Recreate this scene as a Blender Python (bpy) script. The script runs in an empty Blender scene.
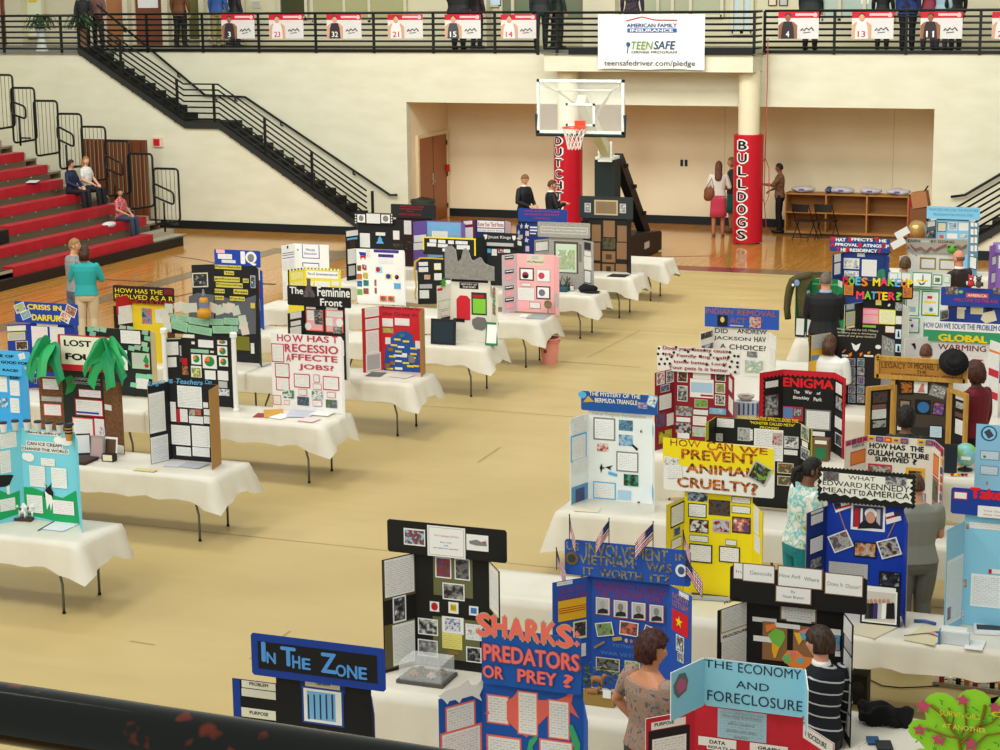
import bpy, bmesh, math, random
from math import sin, cos, pi, radians as R
from mathutils import Vector, Matrix, noise
random.seed(7)
V = Vector
# ---------------------------------------------------------------- camera, world, lights, exposure
F, YAW, PIT, ROL, CH = 1946.95, .3726, .2007, -.0115, 5.94
fw = V((-sin(YAW)*cos(PIT), cos(YAW)*cos(PIT), -sin(PIT)))
r0 = V((cos(YAW), sin(YAW), 0)); u0 = r0.cross(fw)
rt = r0*cos(ROL)+u0*sin(ROL); up = -r0*sin(ROL)+u0*cos(ROL)
CAM = V((0, 0, CH))
cd = bpy.data.cameras.new('camera'); cam = bpy.data.objects.new('camera', cd)
bpy.context.scene.collection.objects.link(cam)
m = Matrix((rt, up, -fw)).transposed().to_4x4(); m.translation = CAM
cam.matrix_world = m
cd.sensor_width = 36; cd.lens = F/1000*36; cd.clip_start = .05; cd.clip_end = 300
sc = bpy.context.scene; sc.camera = cam
w = bpy.data.worlds.new('gym_light'); sc.world = w; w.use_nodes = True
w.node_tree.nodes['Background'].inputs[0].default_value = (.97, 1.0, .93, 1)
w.node_tree.nodes['Background'].inputs[1].default_value = .50
def area(loc, sx, sy, p, col, rot=(0, 0, 0)):
    l = bpy.data.lights.new('gym_or_fill_light', 'AREA'); l.shape = 'RECTANGLE'; l.size = sx; l.size_y = sy; l.energy = p; l.color = col
    o = bpy.data.objects.new('gym_or_fill_light', l); o.location = loc; o.rotation_euler = rot; sc.collection.objects.link(o); return o
for lx in (-22, -13, -4):
    for ly in (12, 24, 35):
        area((lx, ly-3, 11.5), 3.5, 3.5, 450, (1, .99, .93), (R(42), 0, 0))
area((-13, 34, 9.5), 14, 2, 330, (1, .99, .93), (R(66), 0, 0))  # added fill light, no fixture: brightens the far wall and its recess
area((-12, 1, 10), 18, 3, 500, (1, .99, .95), (R(62), 0, R(8)))  # added frontal fill from the camera end, lifts the upright surfaces
sc.view_settings.view_transform = 'Standard'; sc.view_settings.look = 'None'
sc.view_settings.gamma = 1; sc.view_settings.use_curve_mapping = False
sc.view_settings.exposure = 0.16
# ---------------------------------------------------------------- pixel -> place
def ray(x, y): return fw + rt*((x-500)/F) - up*((y-375)/F)
def atZ(x, y, z=0): d = ray(x, y); return CAM + d*((z-CH)/d.z)
def atY(x, y, Y): d = ray(x, y); return CAM + d*(Y/d.y)
def atX(x, y, X): d = ray(x, y); return CAM + d*(X/d.x)
def pj(p):
    q = V(p)-CAM; d = q.dot(fw); return (500+F*q.dot(rt)/d, 375-F*q.dot(up)/d)
# ---------------------------------------------------------------- materials
def lin(c): return tuple((v/255/12.92 if v/255 <= .04045 else ((v/255+.055)/1.055)**2.4) for v in c)
MC = {}
def bsdf(name, col=(.5, .5, .5), rough=.6, metal=0, spec=.3):
    m = bpy.data.materials.new(name); m.use_nodes = True; b = m.node_tree.nodes['Principled BSDF']
    b.inputs['Base Color'].default_value = (*col, 1); b.inputs['Roughness'].default_value = rough
    b.inputs['Metallic'].default_value = metal; b.inputs['Specular IOR Level'].default_value = spec
    return m, m.node_tree, b
def M(c, rough=.6, metal=0, spec=.3):
    if not isinstance(c, (tuple, str)): return c
    if isinstance(c, str): c = COL[c]
    k = (c, rough, metal, spec)
    if k not in MC: MC[k] = bsdf('paint_%d_%d_%d' % c, lin(c), rough, metal, spec)[0]
    return MC[k]
COL = dict(w=(236, 236, 232), k=(20, 20, 22), r=(190, 22, 36), b=(20, 62, 165), B=(88, 175, 225), g=(30, 140, 80), y=(240, 215, 30), o=(235, 130, 30),
  p=(245, 180, 185), v=(120, 70, 160), n=(90, 55, 30), N=(165, 125, 75), e=(130, 130, 128), E=(190, 190, 186), c=(225, 215, 185), m=(120, 25, 40), G=(130, 200, 60),
  a=(120, 210, 235), d=(45, 48, 52), l=(200, 225, 240), s=(240, 110, 95), t=(150, 200, 165), q=(95, 85, 50), j=(200, 165, 70), P=(250, 120, 170), z=(60, 60, 70))
def nn(nt, t, **k):
    n = nt.nodes.new(t)
    for a, v in k.items(): setattr(n, a, v)
    return n
def page_mat(c, ink):
    k = ('pg', c, ink)
    if k in MC: return MC[k]
    m, nt, b = bsdf('printed_page', (1, 1, 1), .7); uv = nn(nt, 'ShaderNodeUVMap'); br = nn(nt, 'ShaderNodeTexBrick'); oi = nn(nt, 'ShaderNodeObjectInfo')
    va = nn(nt, 'ShaderNodeVectorMath', operation='ADD'); nt.links.new(uv.outputs[0], va.inputs[0]); nt.links.new(oi.outputs['Random'], va.inputs[1])
    nt.links.new(va.outputs[0], br.inputs['Vector']); br.inputs['Scale'].default_value = 1
    br.inputs['Brick Width'].default_value = .045; br.inputs['Row Height'].default_value = .017; br.inputs['Mortar Size'].default_value = .0042; br.inputs['Mortar Smooth'].default_value = .3
    pc = lin(COL[c] if isinstance(c, str) else c); ic = lin(COL[ink])
    mx = [p*.62+i*.38 for p, i in zip(pc, ic)]; m2 = [p*.8+i*.2 for p, i in zip(pc, ic)]
    br.inputs['Color1'].default_value = (*mx, 1); br.inputs['Color2'].default_value = (*m2, 1); br.inputs['Mortar'].default_value = (*pc, 1)
    nt.links.new(br.outputs[0], b.inputs['Base Color']); MC[k] = m; return m
def pic_mat(pal, sc_=9):
    k = ('pic', pal, sc_)
    if k in MC: return MC[k]
    m, nt, b = bsdf('printed_picture', (1, 1, 1), .45); uv = nn(nt, 'ShaderNodeUVMap'); no = nn(nt, 'ShaderNodeTexNoise'); oi = nn(nt, 'ShaderNodeObjectInfo')
    mu = nn(nt, 'ShaderNodeMath', operation='MULTIPLY'); mu.inputs[1].default_value = 37; nt.links.new(oi.outputs['Random'], mu.inputs[0])
    va = nn(nt, 'ShaderNodeVectorMath', operation='ADD'); nt.links.new(uv.outputs[0], va.inputs[0]); nt.links.new(mu.outputs[0], va.inputs[1])
    nt.links.new(va.outputs[0], no.inputs['Vector']); no.inputs['Scale'].default_value = sc_; no.inputs['Detail'].default_value = 4
    cr = nn(nt, 'ShaderNodeValToRGB'); el = cr.color_ramp.elements; cr.color_ramp.interpolation = 'CONSTANT' if len(pal) > 5 else 'LINEAR'
    cols = [lin(tuple(v*.76+105*.24 for v in COL[q])) if q not in 'wkE' else lin(COL[q]) for q in pal]; n = len(cols)
    el[0].position = .3; el[0].color = (*cols[0], 1); el[1].position = .7; el[1].color = (*cols[-1], 1)
    for i in range(1, n-1):
        e = el.new(.3+.4*i/(n-1)); e.color = (*cols[i], 1)
    nt.links.new(no.outputs[0], cr.inputs[0]); nt.links.new(cr.outputs[0], b.inputs['Base Color']); MC[k] = m; return m
def noisy(name, c1, c2, scale=3, rough=.6, bump=0, metal=0, spec=.3, stretch=(1, 1, 1), detail=4):
    m, nt, b = bsdf(name, (1, 1, 1), rough, metal, spec); tc = nn(nt, 'ShaderNodeTexCoord'); mp = nn(nt, 'ShaderNodeMapping'); mp.inputs['Scale'].default_value = stretch
    no = nn(nt, 'ShaderNodeTexNoise'); no.inputs['Scale'].default_value = scale; no.inputs['Detail'].default_value = detail
    cr = nn(nt, 'ShaderNodeValToRGB'); cr.color_ramp.elements[0].position = .35; cr.color_ramp.elements[1].position = .65
    cr.color_ramp.elements[0].color = (*lin(c1), 1); cr.color_ramp.elements[1].color = (*lin(c2), 1)
    nt.links.new(tc.outputs['Object'], mp.inputs[0]); nt.links.new(mp.outputs[0], no.inputs['Vector']); nt.links.new(no.outputs[0], cr.inputs[0]); nt.links.new(cr.outputs[0], b.inputs['Base Color'])
    if bump:
        bp = nn(nt, 'ShaderNodeBump'); bp.inputs['Strength'].default_value = bump; bp.inputs['Distance'].default_value = .02
        nt.links.new(no.outputs[0], bp.inputs['Height']); nt.links.new(bp.outputs[0], b.inputs['Normal'])
    return m
def clothm(name, pal, scale):                        # printed fabric in object space
    if (name, str(pal)) in MC: return MC[(name, str(pal))]
    m, nt, b = bsdf(name, (1, 1, 1), .8); tc = nn(nt, 'ShaderNodeTexCoord'); no = nn(nt, 'ShaderNodeTexNoise'); no.inputs['Scale'].default_value = scale; no.inputs['Detail'].default_value = 2; cr = nn(nt, 'ShaderNodeValToRGB'); el = cr.color_ramp.elements
    cs = [lin(COL[q] if isinstance(q, str) else q) for q in pal]; n = len(cs); el[0].position = .32; el[0].color = (*cs[0], 1); el[1].position = .68; el[1].color = (*cs[-1], 1)
    for i in range(1, n-1): e = el.new(.32+.36*i/(n-1)); e.color = (*cs[i], 1)
    nt.links.new(tc.outputs['Object'], no.inputs[0]); nt.links.new(no.outputs[0], cr.inputs[0]); nt.links.new(cr.outputs[0], b.inputs['Base Color']); MC[(name, str(pal))] = m; return m
# ---------------------------------------------------------------- meshes
ORG = {}
COLL = sc.collection
class MB:
    def __init__(s): s.v = []; s.f = []; s.mi = []; s.uv = {}; s.m = 0
    def add(s, vs, fs, mi=None):
        b = len(s.v); s.v += [tuple(v) for v in vs]; mi = s.m if mi is None else mi
        for f in fs: s.f.append([b+i for i in f]); s.mi.append(mi)
        return b
    def quad(s, a, b, c, d, mi=None, uv=None):
        s.add([a, b, c, d], [(0, 1, 2, 3)], mi)
        if uv: s.uv[len(s.f)-1] = uv
    def box(s, lo, hi, mi=None):
        x0, y0, z0 = lo; x1, y1, z1 = hi
        s.add([(x0, y0, z0), (x1, y0, z0), (x1, y1, z0), (x0, y1, z0), (x0, y0, z1), (x1, y0, z1), (x1, y1, z1), (x0, y1, z1)],
              [(0, 3, 2, 1), (4, 5, 6, 7), (0, 1, 5, 4), (1, 2, 6, 5), (2, 3, 7, 6), (3, 0, 4, 7)], mi)
    def obox(s, c, ax, ay, az, mi=None):
        c, ax, ay, az = V(c), V(ax), V(ay), V(az)
        vs = [c+ax*i+ay*j+az*k for k in (-1, 1) for j in (-1, 1) for i in (-1, 1)]
        s.add(vs, [(0, 2, 3, 1), (4, 5, 7, 6), (0, 1, 5, 4), (1, 3, 7, 5), (3, 2, 6, 7), (2, 0, 4, 6)], mi)
    def prism(s, pts, n, mi=None, side=None):      # pts: planar outline (3D), n: extrusion vector
        pts = [V(p) for p in pts]; n = V(n); k = len(pts)
        s.add(pts+[p+n for p in pts], [tuple(range(k-1, -1, -1)), tuple(range(k, 2*k))], mi)
        s.add(pts+[p+n for p in pts], [(i, (i+1) % k, k+(i+1) % k, k+i) for i in range(k)], side if side is not None else mi)
    def tube(s, pts, r, n=8, mi=None, cap=True, closed=False):
        pts = [V(p) for p in pts]; k = len(pts); rs = r if isinstance(r, (list, tuple)) else [r]*k
        ref = None; vs = []
        for i, p in enumerate(pts):
            if closed: t = pts[(i+1) % k]-pts[i-1]
            else: t = pts[min(i+1, k-1)]-pts[max(i-1, 0)]
            t.normalize()
            if ref is None: ref = V((0, 0, 1)) if abs(t.z) < .9 else V((1, 0, 0))
            a = ref.cross(t).normalized(); b = t.cross(a).normalized(); ref = b
            rr = rs[i]; ra, rb = rr if isinstance(rr, tuple) else (rr, rr)
            vs += [p+a*ra*cos(2*pi*j/n)+b*rb*sin(2*pi*j/n) for j in range(n)]
        fs = [(i*n+j, i*n+(j+1) % n, (i+1)*n+(j+1) % n, (i+1)*n+j) for i in range(k-1) for j in range(n)]
        if closed: fs += [((k-1)*n+j, (k-1)*n+(j+1) % n, (j+1) % n, j) for j in range(n)]
        elif cap: fs += [tuple(range(n-1, -1, -1)), tuple(range((k-1)*n, k*n))]
        s.add(vs, fs, mi)
    def lathe(s, c, prof, n=20, mi=None, ax=None):   # prof: (r,z)
        c = V(c); vs = []; k = len(prof)
        for r, z in prof: vs += [c+V((r*cos(2*pi*j/n), r*sin(2*pi*j/n), z)) for j in range(n)]
        fs = [(i*n+j, i*n+(j+1) % n, (i+1)*n+(j+1) % n, (i+1)*n+j) for i in range(k-1) for j in range(n)]
        fs += [tuple(range(n-1, -1, -1)), tuple(range((k-1)*n, k*n))]
        s.add(vs, fs, mi)
    def ball(s, c, r, n=12, mi=None, f=None):
        c = V(c); r = V(r) if isinstance(r, (tuple, Vector)) else V((r, r, r)); vs = [c+V((0, 0, -r.z))]; 
        for i in range(1, n):
            ph = -pi/2+pi*i/n
            for j in range(2*n):
                th = pi*j/n; vs.append(c+V((r.x*cos(ph)*cos(th), r.y*cos(ph)*sin(th), r.z*sin(ph))))
        vs.append(c+V((0, 0, r.z))); L = len(vs)-1; q = 2*n
        fs = [(0, 1+(j+1) % q, 1+j) for j in range(q)]
        for i in range(n-2): fs += [(1+i*q+j, 1+i*q+(j+1) % q, 1+(i+1)*q+(j+1) % q, 1+(i+1)*q+j) for j in range(q)]
        fs += [(1+(n-2)*q+j, 1+(n-2)*q+(j+1) % q, L) for j in range(q)]
        if f: vs = [f(v) for v in vs]
        s.add(vs, fs, mi)
    def build(s, name, mats, parent=None, smooth=False, fix=True):
        o = ORG.get(parent.name, V()) if parent else V()
        me = bpy.data.meshes.new(name); me.from_pydata([tuple(V(v)-o) for v in s.v], [], s.f)
        if not isinstance(mats, (list, tuple)) or (isinstance(mats, tuple) and isinstance(mats[0], int)): mats = [mats]
        for q in mats: me.materials.append(M(q) if not isinstance(q, bpy.types.Material) else q)
        me.polygons.foreach_set('material_index', s.mi)
        if s.uv:
            l = me.uv_layers.new(name='UVMap')
            for fi, uvs in s.uv.items():
                p = me.polygons[fi]
                for li, q in zip(p.loop_indices, uvs): l.data[li].uv = q
        if smooth: me.polygons.foreach_set('use_smooth', [True]*len(me.polygons))
        if fix:
            bm = bmesh.new(); bm.from_mesh(me); bmesh.ops.recalc_face_normals(bm, faces=bm.faces); bm.to_mesh(me); bm.free()
        me.update(); ob = bpy.data.objects.new(name, me); COLL.objects.link(ob)
        if parent: ob.parent = parent
        ORG[ob.name] = o
        return ob
def tag(o, label=None, cat=None, group=None, kind=None):
    if label: o['label'] = label
    if cat: o['category'] = cat
    if group: o['group'] = group
    if kind: o['kind'] = kind
    return o
def thing(name, loc, label, cat, group=None):
    o = bpy.data.objects.new(name, None); o.empty_display_size = .2; o.location = loc; COLL.objects.link(o); ORG[o.name] = V(loc)
    return tag(o, label, cat, group)
def copy_tree(o, parent=None):
    c = o.copy(); COLL.objects.link(c); c.parent = parent
    for ch in list(o.children): copy_tree(ch, c)
    return c
def struct(mb, name, mats, **k):
    o = mb.build(name, mats, **k); o['kind'] = 'structure'; return o
TC = {}
def text_geo(body, bold=0.0, shear=0, space=1.0):
    k = (body, bold, shear, space)
    if k in TC: return TC[k]
    cu = bpy.data.curves.new('t', 'FONT'); cu.body = body; cu.shear = shear; cu.resolution_u = 3; cu.space_character = space; cu.fill_mode = 'FRONT'
    ob = bpy.data.objects.new('t', cu); me = ob.to_mesh()
    v0 = [v.co.copy() for v in me.vertices]; f0 = [tuple(p.vertices) for p in me.polygons]; ob.to_mesh_clear(); bpy.data.objects.remove(ob); bpy.data.curves.remove(cu)
    vs, fs = [], []
    for q, (dx, dy) in enumerate([(0, 0)] if bold < .005 else [(bold*.8, 0), (-bold*.8, 0), (0, bold*.6), (0, -bold*.6)]):
        b = len(vs); vs += [V((v.x+dx, v.y+dy, q*.00025)) for v in v0]; fs += [tuple(i+b for i in f) for f in f0]
    x0 = min(v.x for v in vs); x1 = max(v.x for v in vs); y0 = min(v.y for v in vs); y1 = max(v.y for v in vs)
    r = ([((v.x-x0)/(x1-x0), (v.y-y0)/(y1-y0), v.z) for v in vs], fs); TC[k] = r; return r
def slice_x(mb_vs, fs, n):                  # cut flat glyphs into upright strips so that they can wrap a column
    bm = bmesh.new(); vv = [bm.verts.new(q) for q in mb_vs]
    for f in fs:
        try: bm.faces.new([vv[i] for i in f])
        except ValueError: pass
    for i in range(1, n): bmesh.ops.bisect_plane(bm, geom=bm.verts[:]+bm.edges[:]+bm.faces[:], plane_co=(i/n, 0, 0), plane_no=(1, 0, 0))
    bm.verts.index_update(); r = ([tuple(v.co) for v in bm.verts], [tuple(v.index for v in f.verts) for f in bm.faces]); bm.free(); return r
# ================================================================ the setting
YM, YL, YP, YR = 43.34, 41.70, 42.46, 45.9      # main wall, low wall under the stairs, protruding balcony, recess back wall
ZB, ZT, ZO, ZP = 4.258, 5.172, 3.05, 3.854      # balcony floor, rail top, opening top, underside of the protrusion
OX0, OX1 = -19.29, -6.68
PX0, PX1 = -15.42, -10.53
XL, XR = -34.0, 4.0
wall_m = noisy('painted_block_wall', (214, 212, 186), (222, 220, 198), 1.2, .75, .05, stretch=(1, 1, 3))
wall2_m = noisy('painted_recess_wall', (232, 218, 184), (238, 226, 194), .8, .7)
black_m = M((16, 20, 20), .35); base_m = M((22, 28, 30), .5)
# floor: varnished maple boards
def wood_floor():
    m, nt, b = bsdf('varnished_maple', (1, 1, 1), .12, 0, .5); tc = nn(nt, 'ShaderNodeTexCoord'); mp = nn(nt, 'ShaderNodeMapping')
    br = nn(nt, 'ShaderNodeTexBrick'); br.inputs['Scale'].default_value = 1; br.inputs['Brick Width'].default_value = 1.1; br.inputs['Row Height'].default_value = .057
    br.inputs['Mortar Size'].default_value = .0015; mp.inputs['Rotation'].default_value = (0, 0, pi/2)
    br.inputs['Color1'].default_value = (*lin((192, 138, 66)), 1); br.inputs['Color2'].default_value = (*lin((176, 118, 48)), 1); br.inputs['Mortar'].default_value = (*lin((150, 104, 52)), 1)
    nt.links.new(tc.outputs['Object'], mp.inputs[0]); nt.links.new(mp.outputs[0], br.inputs['Vector']); nt.links.new(br.outputs[0], b.inputs['Base Color']); return m
fm = wood_floor(); fb = MB(); fb.quad((-40, -2, 0), (8, -2, 0), (8, 52, 0), (-40, 52, 0)); struct(fb, 'floor', fm)
# painted court lines and the tan covering laid over most of the court
ln = MB()
def band(x0, y0, x1, y1, z=.003, mi=0): ln.quad((x0, y0, z), (x1, y0, z), (x1, y1, z), (x0, y1, z), mi)
band(-20.75, 8, -20.3, 39.1); band(-20.3, 38.35, -11.25, 39.1); band(-9.75, 38.35, 3, 39.1); band(-11.25, 38.35, -9.75, 39.1, .003, 1)
band(-20.75, 38.35, -20.3, 39.1, .0035)
def arc(cx, cy, r, a0, a1, wd=.05, mi=2, z=.004):
    n = 40
    for i in range(n):
        a, b = a0+(a1-a0)*i/n, a0+(a1-a0)*(i+1)/n
        ln.quad((cx+r*cos(a), cy+r*sin(a), z), (cx+r*cos(b), cy+r*sin(b), z), (cx+(r-wd)*cos(b), cy+(r-wd)*sin(b), z), (cx+(r-wd)*cos(a), cy+(r-wd)*sin(a), z), mi)
arc(-23.3, 33.3, 4.1, R(-25), R(75)); band(-21.9, 33.78, -20.75, 33.84, .004, 2); band(-21.25, 30.5, -21.19, 33.3, .004, 3)
band(-18.75, 34.2, -18.2, 34.35, .004, 2); band(-18.9, 36.9, -18.5, 38.4, .004, 0); ln.quad((-12.6, 39.9, .004), (-10.9, 40.7, .004), (-10.9, 40.76, .004), (-12.6, 39.96, .004), 3)
band(-19.6, 28.0, -16.2, 28.08, .004, 3)
struct(ln, 'floor_court_lines', [M((118, 98, 72), .25), M((120, 28, 44), .25), M((58, 50, 40), .3), M((150, 60, 44), .3)])
def tarp_mat():
    m, nt, b = bsdf('tan_floor_cover', (1, 1, 1), .38, 0, .35); tc = nn(nt, 'ShaderNodeTexCoord'); no = nn(nt, 'ShaderNodeTexNoise'); no.inputs['Scale'].default_value = .45; no.inputs['Detail'].default_value = 6
    cr = nn(nt, 'ShaderNodeValToRGB'); cr.color_ramp.elements[0].position = .3; cr.color_ramp.elements[1].position = .7
    cr.color_ramp.elements[0].color = (*lin((184, 161, 105)), 1); cr.color_ramp.elements[1].color = (*lin((197, 174, 118)), 1)
    mp = nn(nt, 'ShaderNodeMapping'); mp.inputs['Scale'].default_value = (.3, .9, 1); mp.inputs['Rotation'].default_value = (0, 0, .12); n2 = nn(nt, 'ShaderNodeTexNoise'); n2.inputs['Scale'].default_value = 1.3; n2.inputs['Detail'].default_value = 2
    bp = nn(nt, 'ShaderNodeBump'); bp.inputs['Strength'].default_value = .45; bp.inputs['Distance'].default_value = .12
    L = nt.links.new; L(tc.outputs['Object'], no.inputs['Vector']); L(no.outputs[0], cr.inputs[0]); L(cr.outputs[0], b.inputs['Base Color'])
    L(tc.outputs['Object'], mp.inputs[0]); L(mp.outputs[0], n2.inputs['Vector']); L(n2.outputs[0], bp.inputs['Height']); L(bp.outputs[0], b.inputs['Normal']); return m
tm = tarp_mat(); tb = MB(); edges = [9-2.6*3, ]; y = 1.4; k = 0
while y < 38.4:
    y1 = min(y+3.35, 38.42); z = .008+.0015*(k % 2); tb.quad((-15.7, y-.08, z), (3.5, y-.08, z), (3.5, y1, z), (-15.7, y1, z)); 
    tb.quad((-15.7, y-.085, z+.001), (3.5, y-.085, z+.001), (3.5, y-.07, z+.001), (-15.7, y-.07, z+.001), 1); y = y1; k += 1
for a, b in [((500, 448), (478, 463)), ((640, 331), (588, 358)), ((524, 300), (505, 310)), ((130, 642), (155, 646)), ((560, 362), (640, 368)), ((600, 437), (640, 470)), ((250, 660), (290, 632))]:
    p, q = atZ(*a), atZ(*b); n = (q-p).cross(V((0, 0, 1))).normalized()*.012; tb.quad(p+n+V((0, 0, .012)), q+n+V((0, 0, .012)), q-n+V((0, 0, .012)), p-n+V((0, 0, .012)), 1)
struct(tb, 'floor_covering', [tm, M((170, 146, 96), .6)])
# walls
wb = MB(); T = .25
def wall_rect(mb, x0, x1, z0, z1, y, th=T): mb.box((x0, y, z0), (x1, y+th, z1))
wall_rect(wb, XL, OX0, 0, ZB-.02, YM); wall_rect(wb, OX1, XR, 0, ZB-.02, YM); wall_rect(wb, OX0, OX1, ZO, ZB-.02, YM)
struct(wb, 'wall_back', wall_m)
lw = MB(); SX0, SX1, SX2, SX3 = -27.35, -24.45, -23.5, -19.62
lw.prism([(XL, YL, 0), (SX3, YL, 0), (SX2, YL, 2.46), (SX1, YL, 2.46), (SX0, YL, ZB-.03), (XL, YL, ZB-.03)], (0, .12, 0))
struct(lw, 'wall_stair_left', wall_m)
rw = MB(); RX0 = -5.95; sl = .64
rw.prism([(RX0, YL, 0), (XR, YL, 0), (XR, YL, 4.1), (RX0+4.1/sl, YL, 4.1)], (0, .12, 0)); struct(rw, 'wall_stair_right', wall_m)
rb = MB()
rb.box((OX0-3, YR, 0), (OX1+2, YR+.2, ZB-.1)); rb.box((OX0-.2, YM+T, 0), (OX0, YR, ZB-.1)); rb.box((OX1, YM+T, 0), (OX1+.2, YR, ZB-.1))
rb.box((OX0-.1, YM+T, ZO+.02), (OX1+.1, YR, ZO+.12)); struct(rb, 'wall_recess', wall2_m)
lf = MB(); lf.box((-30.9, 8, 0), (-30.6, YL, 9)); struct(lf, 'wall_left', wall_m)
bb = MB()
bb.box((OX0+.02, YR-.03, 0), (OX1, YR, .2)); bb.box((XL, YL-.03, 0), (SX3+.15, YL, .2)); bb.box((RX0+.2, YL-.03, 0), (XR, YL, .2)); bb.box((OX0-.6, YM-.03, 0), (OX0, YM, .2)); bb.box((OX1, YM-.03, 0), (RX0+.2, YM, .2))
struct(bb, 'baseboard_back', base_m)
sm_ = MB()                                                     # vertical joints of the wall panels
for x in (-12.05, -8.0): sm_.box((x, YR-.004, .2), (x+.012, YR, ZO))
for x in (-31, -28.2, -5.2, -2.4, .2): sm_.box((x, YM-.004, ZO*0+.0), (x+.012, YM, ZB-.03))
struct(sm_, 'trim_1', M((196, 188, 160)))
# protruding balcony and the two columns under it
pb = MB(); pb.box((PX0, YP, ZP), (PX1, YM-.001, ZB-.02)); struct(pb, 'wall_balcony_front', wall_m)
slab = MB(); slab.box((XL, YM-.04, ZB-.02), (XR, 48.2, ZB)); slab.box((PX0-.06, YP-.06, ZB-.02), (PX1+.06, YM-.04, ZB+.0)); slab.box((XL, YL-.05, ZB-.03), (SX0, YM-.04, ZB))
struct(slab, 'floor_balcony', M((120, 118, 108), .5))
def column(cx, word, label):
    cy = 42.98; t = thing('column', (cx, cy, 0), label, 'column', None); t['kind'] = 'structure'
    c = MB(); c.lathe((cx, cy, 0), [(.24, 0), (.24, ZP+.005)], 32); c.build('shaft', M((226, 218, 186), .5), t, smooth=False)
    p = MB(); p.lathe((cx, cy, 0), [(.30, .02), (.335, .03), (.335, 2.44), (.30, 2.46)], 40); pad = p.build('padding', M((186, 20, 38), .35), t)
    n = len(word); h = 2.30/n
    ca = -pi/2+(.10 if cx < -13 else -.18)                                                   # the word faces the floor
    if cx < -13: ca = -pi/2-.42
    for i, ch in enumerate(word):
        g = MB()
        for bold, rr, mi in ((.13, .340, 1), (.04, .345, 0)):
            vs, fs = slice_x(*text_geo(ch, bold), 8); s_ = .29 if bold > .1 else .215; hh = h*(.92 if bold > .1 else .70); zc = 2.38-h*(i+.5)
            g.add([(cx+(rr+e)*cos(ca+(u-.5)*s_/rr), cy+(rr+e)*sin(ca+(u-.5)*s_/rr), zc+(v-.5)*hh) for u, v, e in vs], fs, mi)
        g.build('letter', [M((14, 14, 16)), M('w')], pad)
column(-10.73, 'BULLDOGS', 'white column in red padding lettered BULLDOGS')
column(-15.03, 'DUTCHTOWN', 'white column in red padding lettered DUTCHTOWN behind the basketball hoop')
# balcony back wall with doors, glass and pillars
YB = 47.3
bw = MB(); bw.box((XL, YB, ZB), (XR, YB+.2, 9)); struct(bw, 'wall_balcony', M((216, 208, 176), .7))
def bx_(x): return atY(x, 8, YB-.1).x
glass = M((150, 160, 130), .15, 0, .6); bright = M((238, 240, 225), .3)
def bwin(n, x0, x1, gm, mull, sill=4.75):
    a, b = bx_(x0), bx_(x1); g = MB(); g.box((a, YB-.06, sill), (b, YB-.001, 7.4), 0); f = MB()
    for q in [a, b]+[a+(b-a)*t for t in mull]: f.box((q-.04, YB-.12, sill-.04), (q+.04, YB-.0605, 7.4))
    f.box((a, YB-.12, sill-.06), (b, YB-.0605, sill+.02)); o = struct(g, 'window_%d' % n, gm); f.build('window_frame', M((214, 206, 176), .5), o)
bwin(1, 25, 43, M((236, 238, 205), .3), [], 4.5); bwin(2, 172, 202, M((112, 108, 62), .3), [.5], 4.4); bwin(3, 279, 306, M((70, 74, 48), .25), [], 5.0); bwin(4, 312, 405, M((176, 172, 128), .25), [.35, .62], 4.9)
bwin(5, 484, 500, M((222, 232, 236), .25), [], 5.3); bwin(6, 501, 586, M((118, 126, 100), .25), [.14, .5], 4.9); bwin(7, 640, 722, M((178, 182, 150), .25), [.22, .4, .62], 5.0); bwin(8, 822, 893, M((182, 198, 186), .25), [.25, .6], 4.9)
bwin(9, 732, 752, M((196, 212, 214), .25), [.5], 4.6); bwin(10, 208, 243, M((150, 140, 92), .3), [.6], 4.4)
for n, x0, x1, c in ((1, -2, 8, (140, 72, 44)), (2, 104, 128, (176, 118, 74)), (3, 133, 166, (128, 70, 46)), (4, 222, 241, (60, 52, 44))):
    a, b = bx_(x0), bx_(x1); g = MB(); g.box((a, YB-.05, ZB+.01), (b, YB-.001, 6.9)); o = struct(g, 'door_%d' % n, M(c, .45)); f = MB()
    for q in (a, b): f.box((q-.05, YB-.1, ZB+.01), (q+.05, YB-.0505, 6.95))
    f.box((a, YB-.1, 6.88), (b, YB-.0505, 6.98)); f.build('door_frame', M((216, 208, 178)), o); h = MB(); h.tube([(b-.12, YB-.1, 5.2), (b-.12, YB-.1, 5.45)], .015); h.build('door_handle', M((170, 170, 165), .3, 1), o)
kb = MB(); kb.box((XL, YB-.03, ZB), (XR, YB, ZB+.14)); struct(kb, 'baseboard_balcony', M((206, 196, 160)))
for x0, x1 in ((10, 26), (127, 132), (166, 172), (203, 208), (586, 618), (486, 490)):
    a, b = bx_(x0), bx_(x1); g = MB(); g.box((a, YB-.35, ZB), (b, YB, 7.6)); struct(g, 'wall_pillar', M((222, 214, 184)))
def flat_thing(name, x0, y0, x1, y1, Y, c, label, cat, th=.02, frame=None):
    p, q = atY(x0, y1, Y), atY(x1, y0, Y); g = MB(); g.box((p.x, Y, p.z), (q.x, Y+th, q.z)); o = g.build(name, M(c)); tag(o, label, cat)
    if frame: f = MB(); s = .02; [f.box(a, b) for a, b in (((p.x-s, Y-.01, p.z-s), (q.x+s, Y+th, p.z)), ((p.x-s, Y-.01, q.z), (q.x+s, Y+th, q.z+s)), ((p.x-s, Y-.01, p.z), (p.x, Y+th, q.z)), ((q.x, Y-.01, p.z), (q.x+s, Y+th, q.z)))]; f.build('frame', M(frame), o)
    return o
flat_thing('paper_notice', 138, -6, 157.5, 8, YB-.08, 'w', 'white paper notice taped to the brown balcony door', 'paper', .01)
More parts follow.
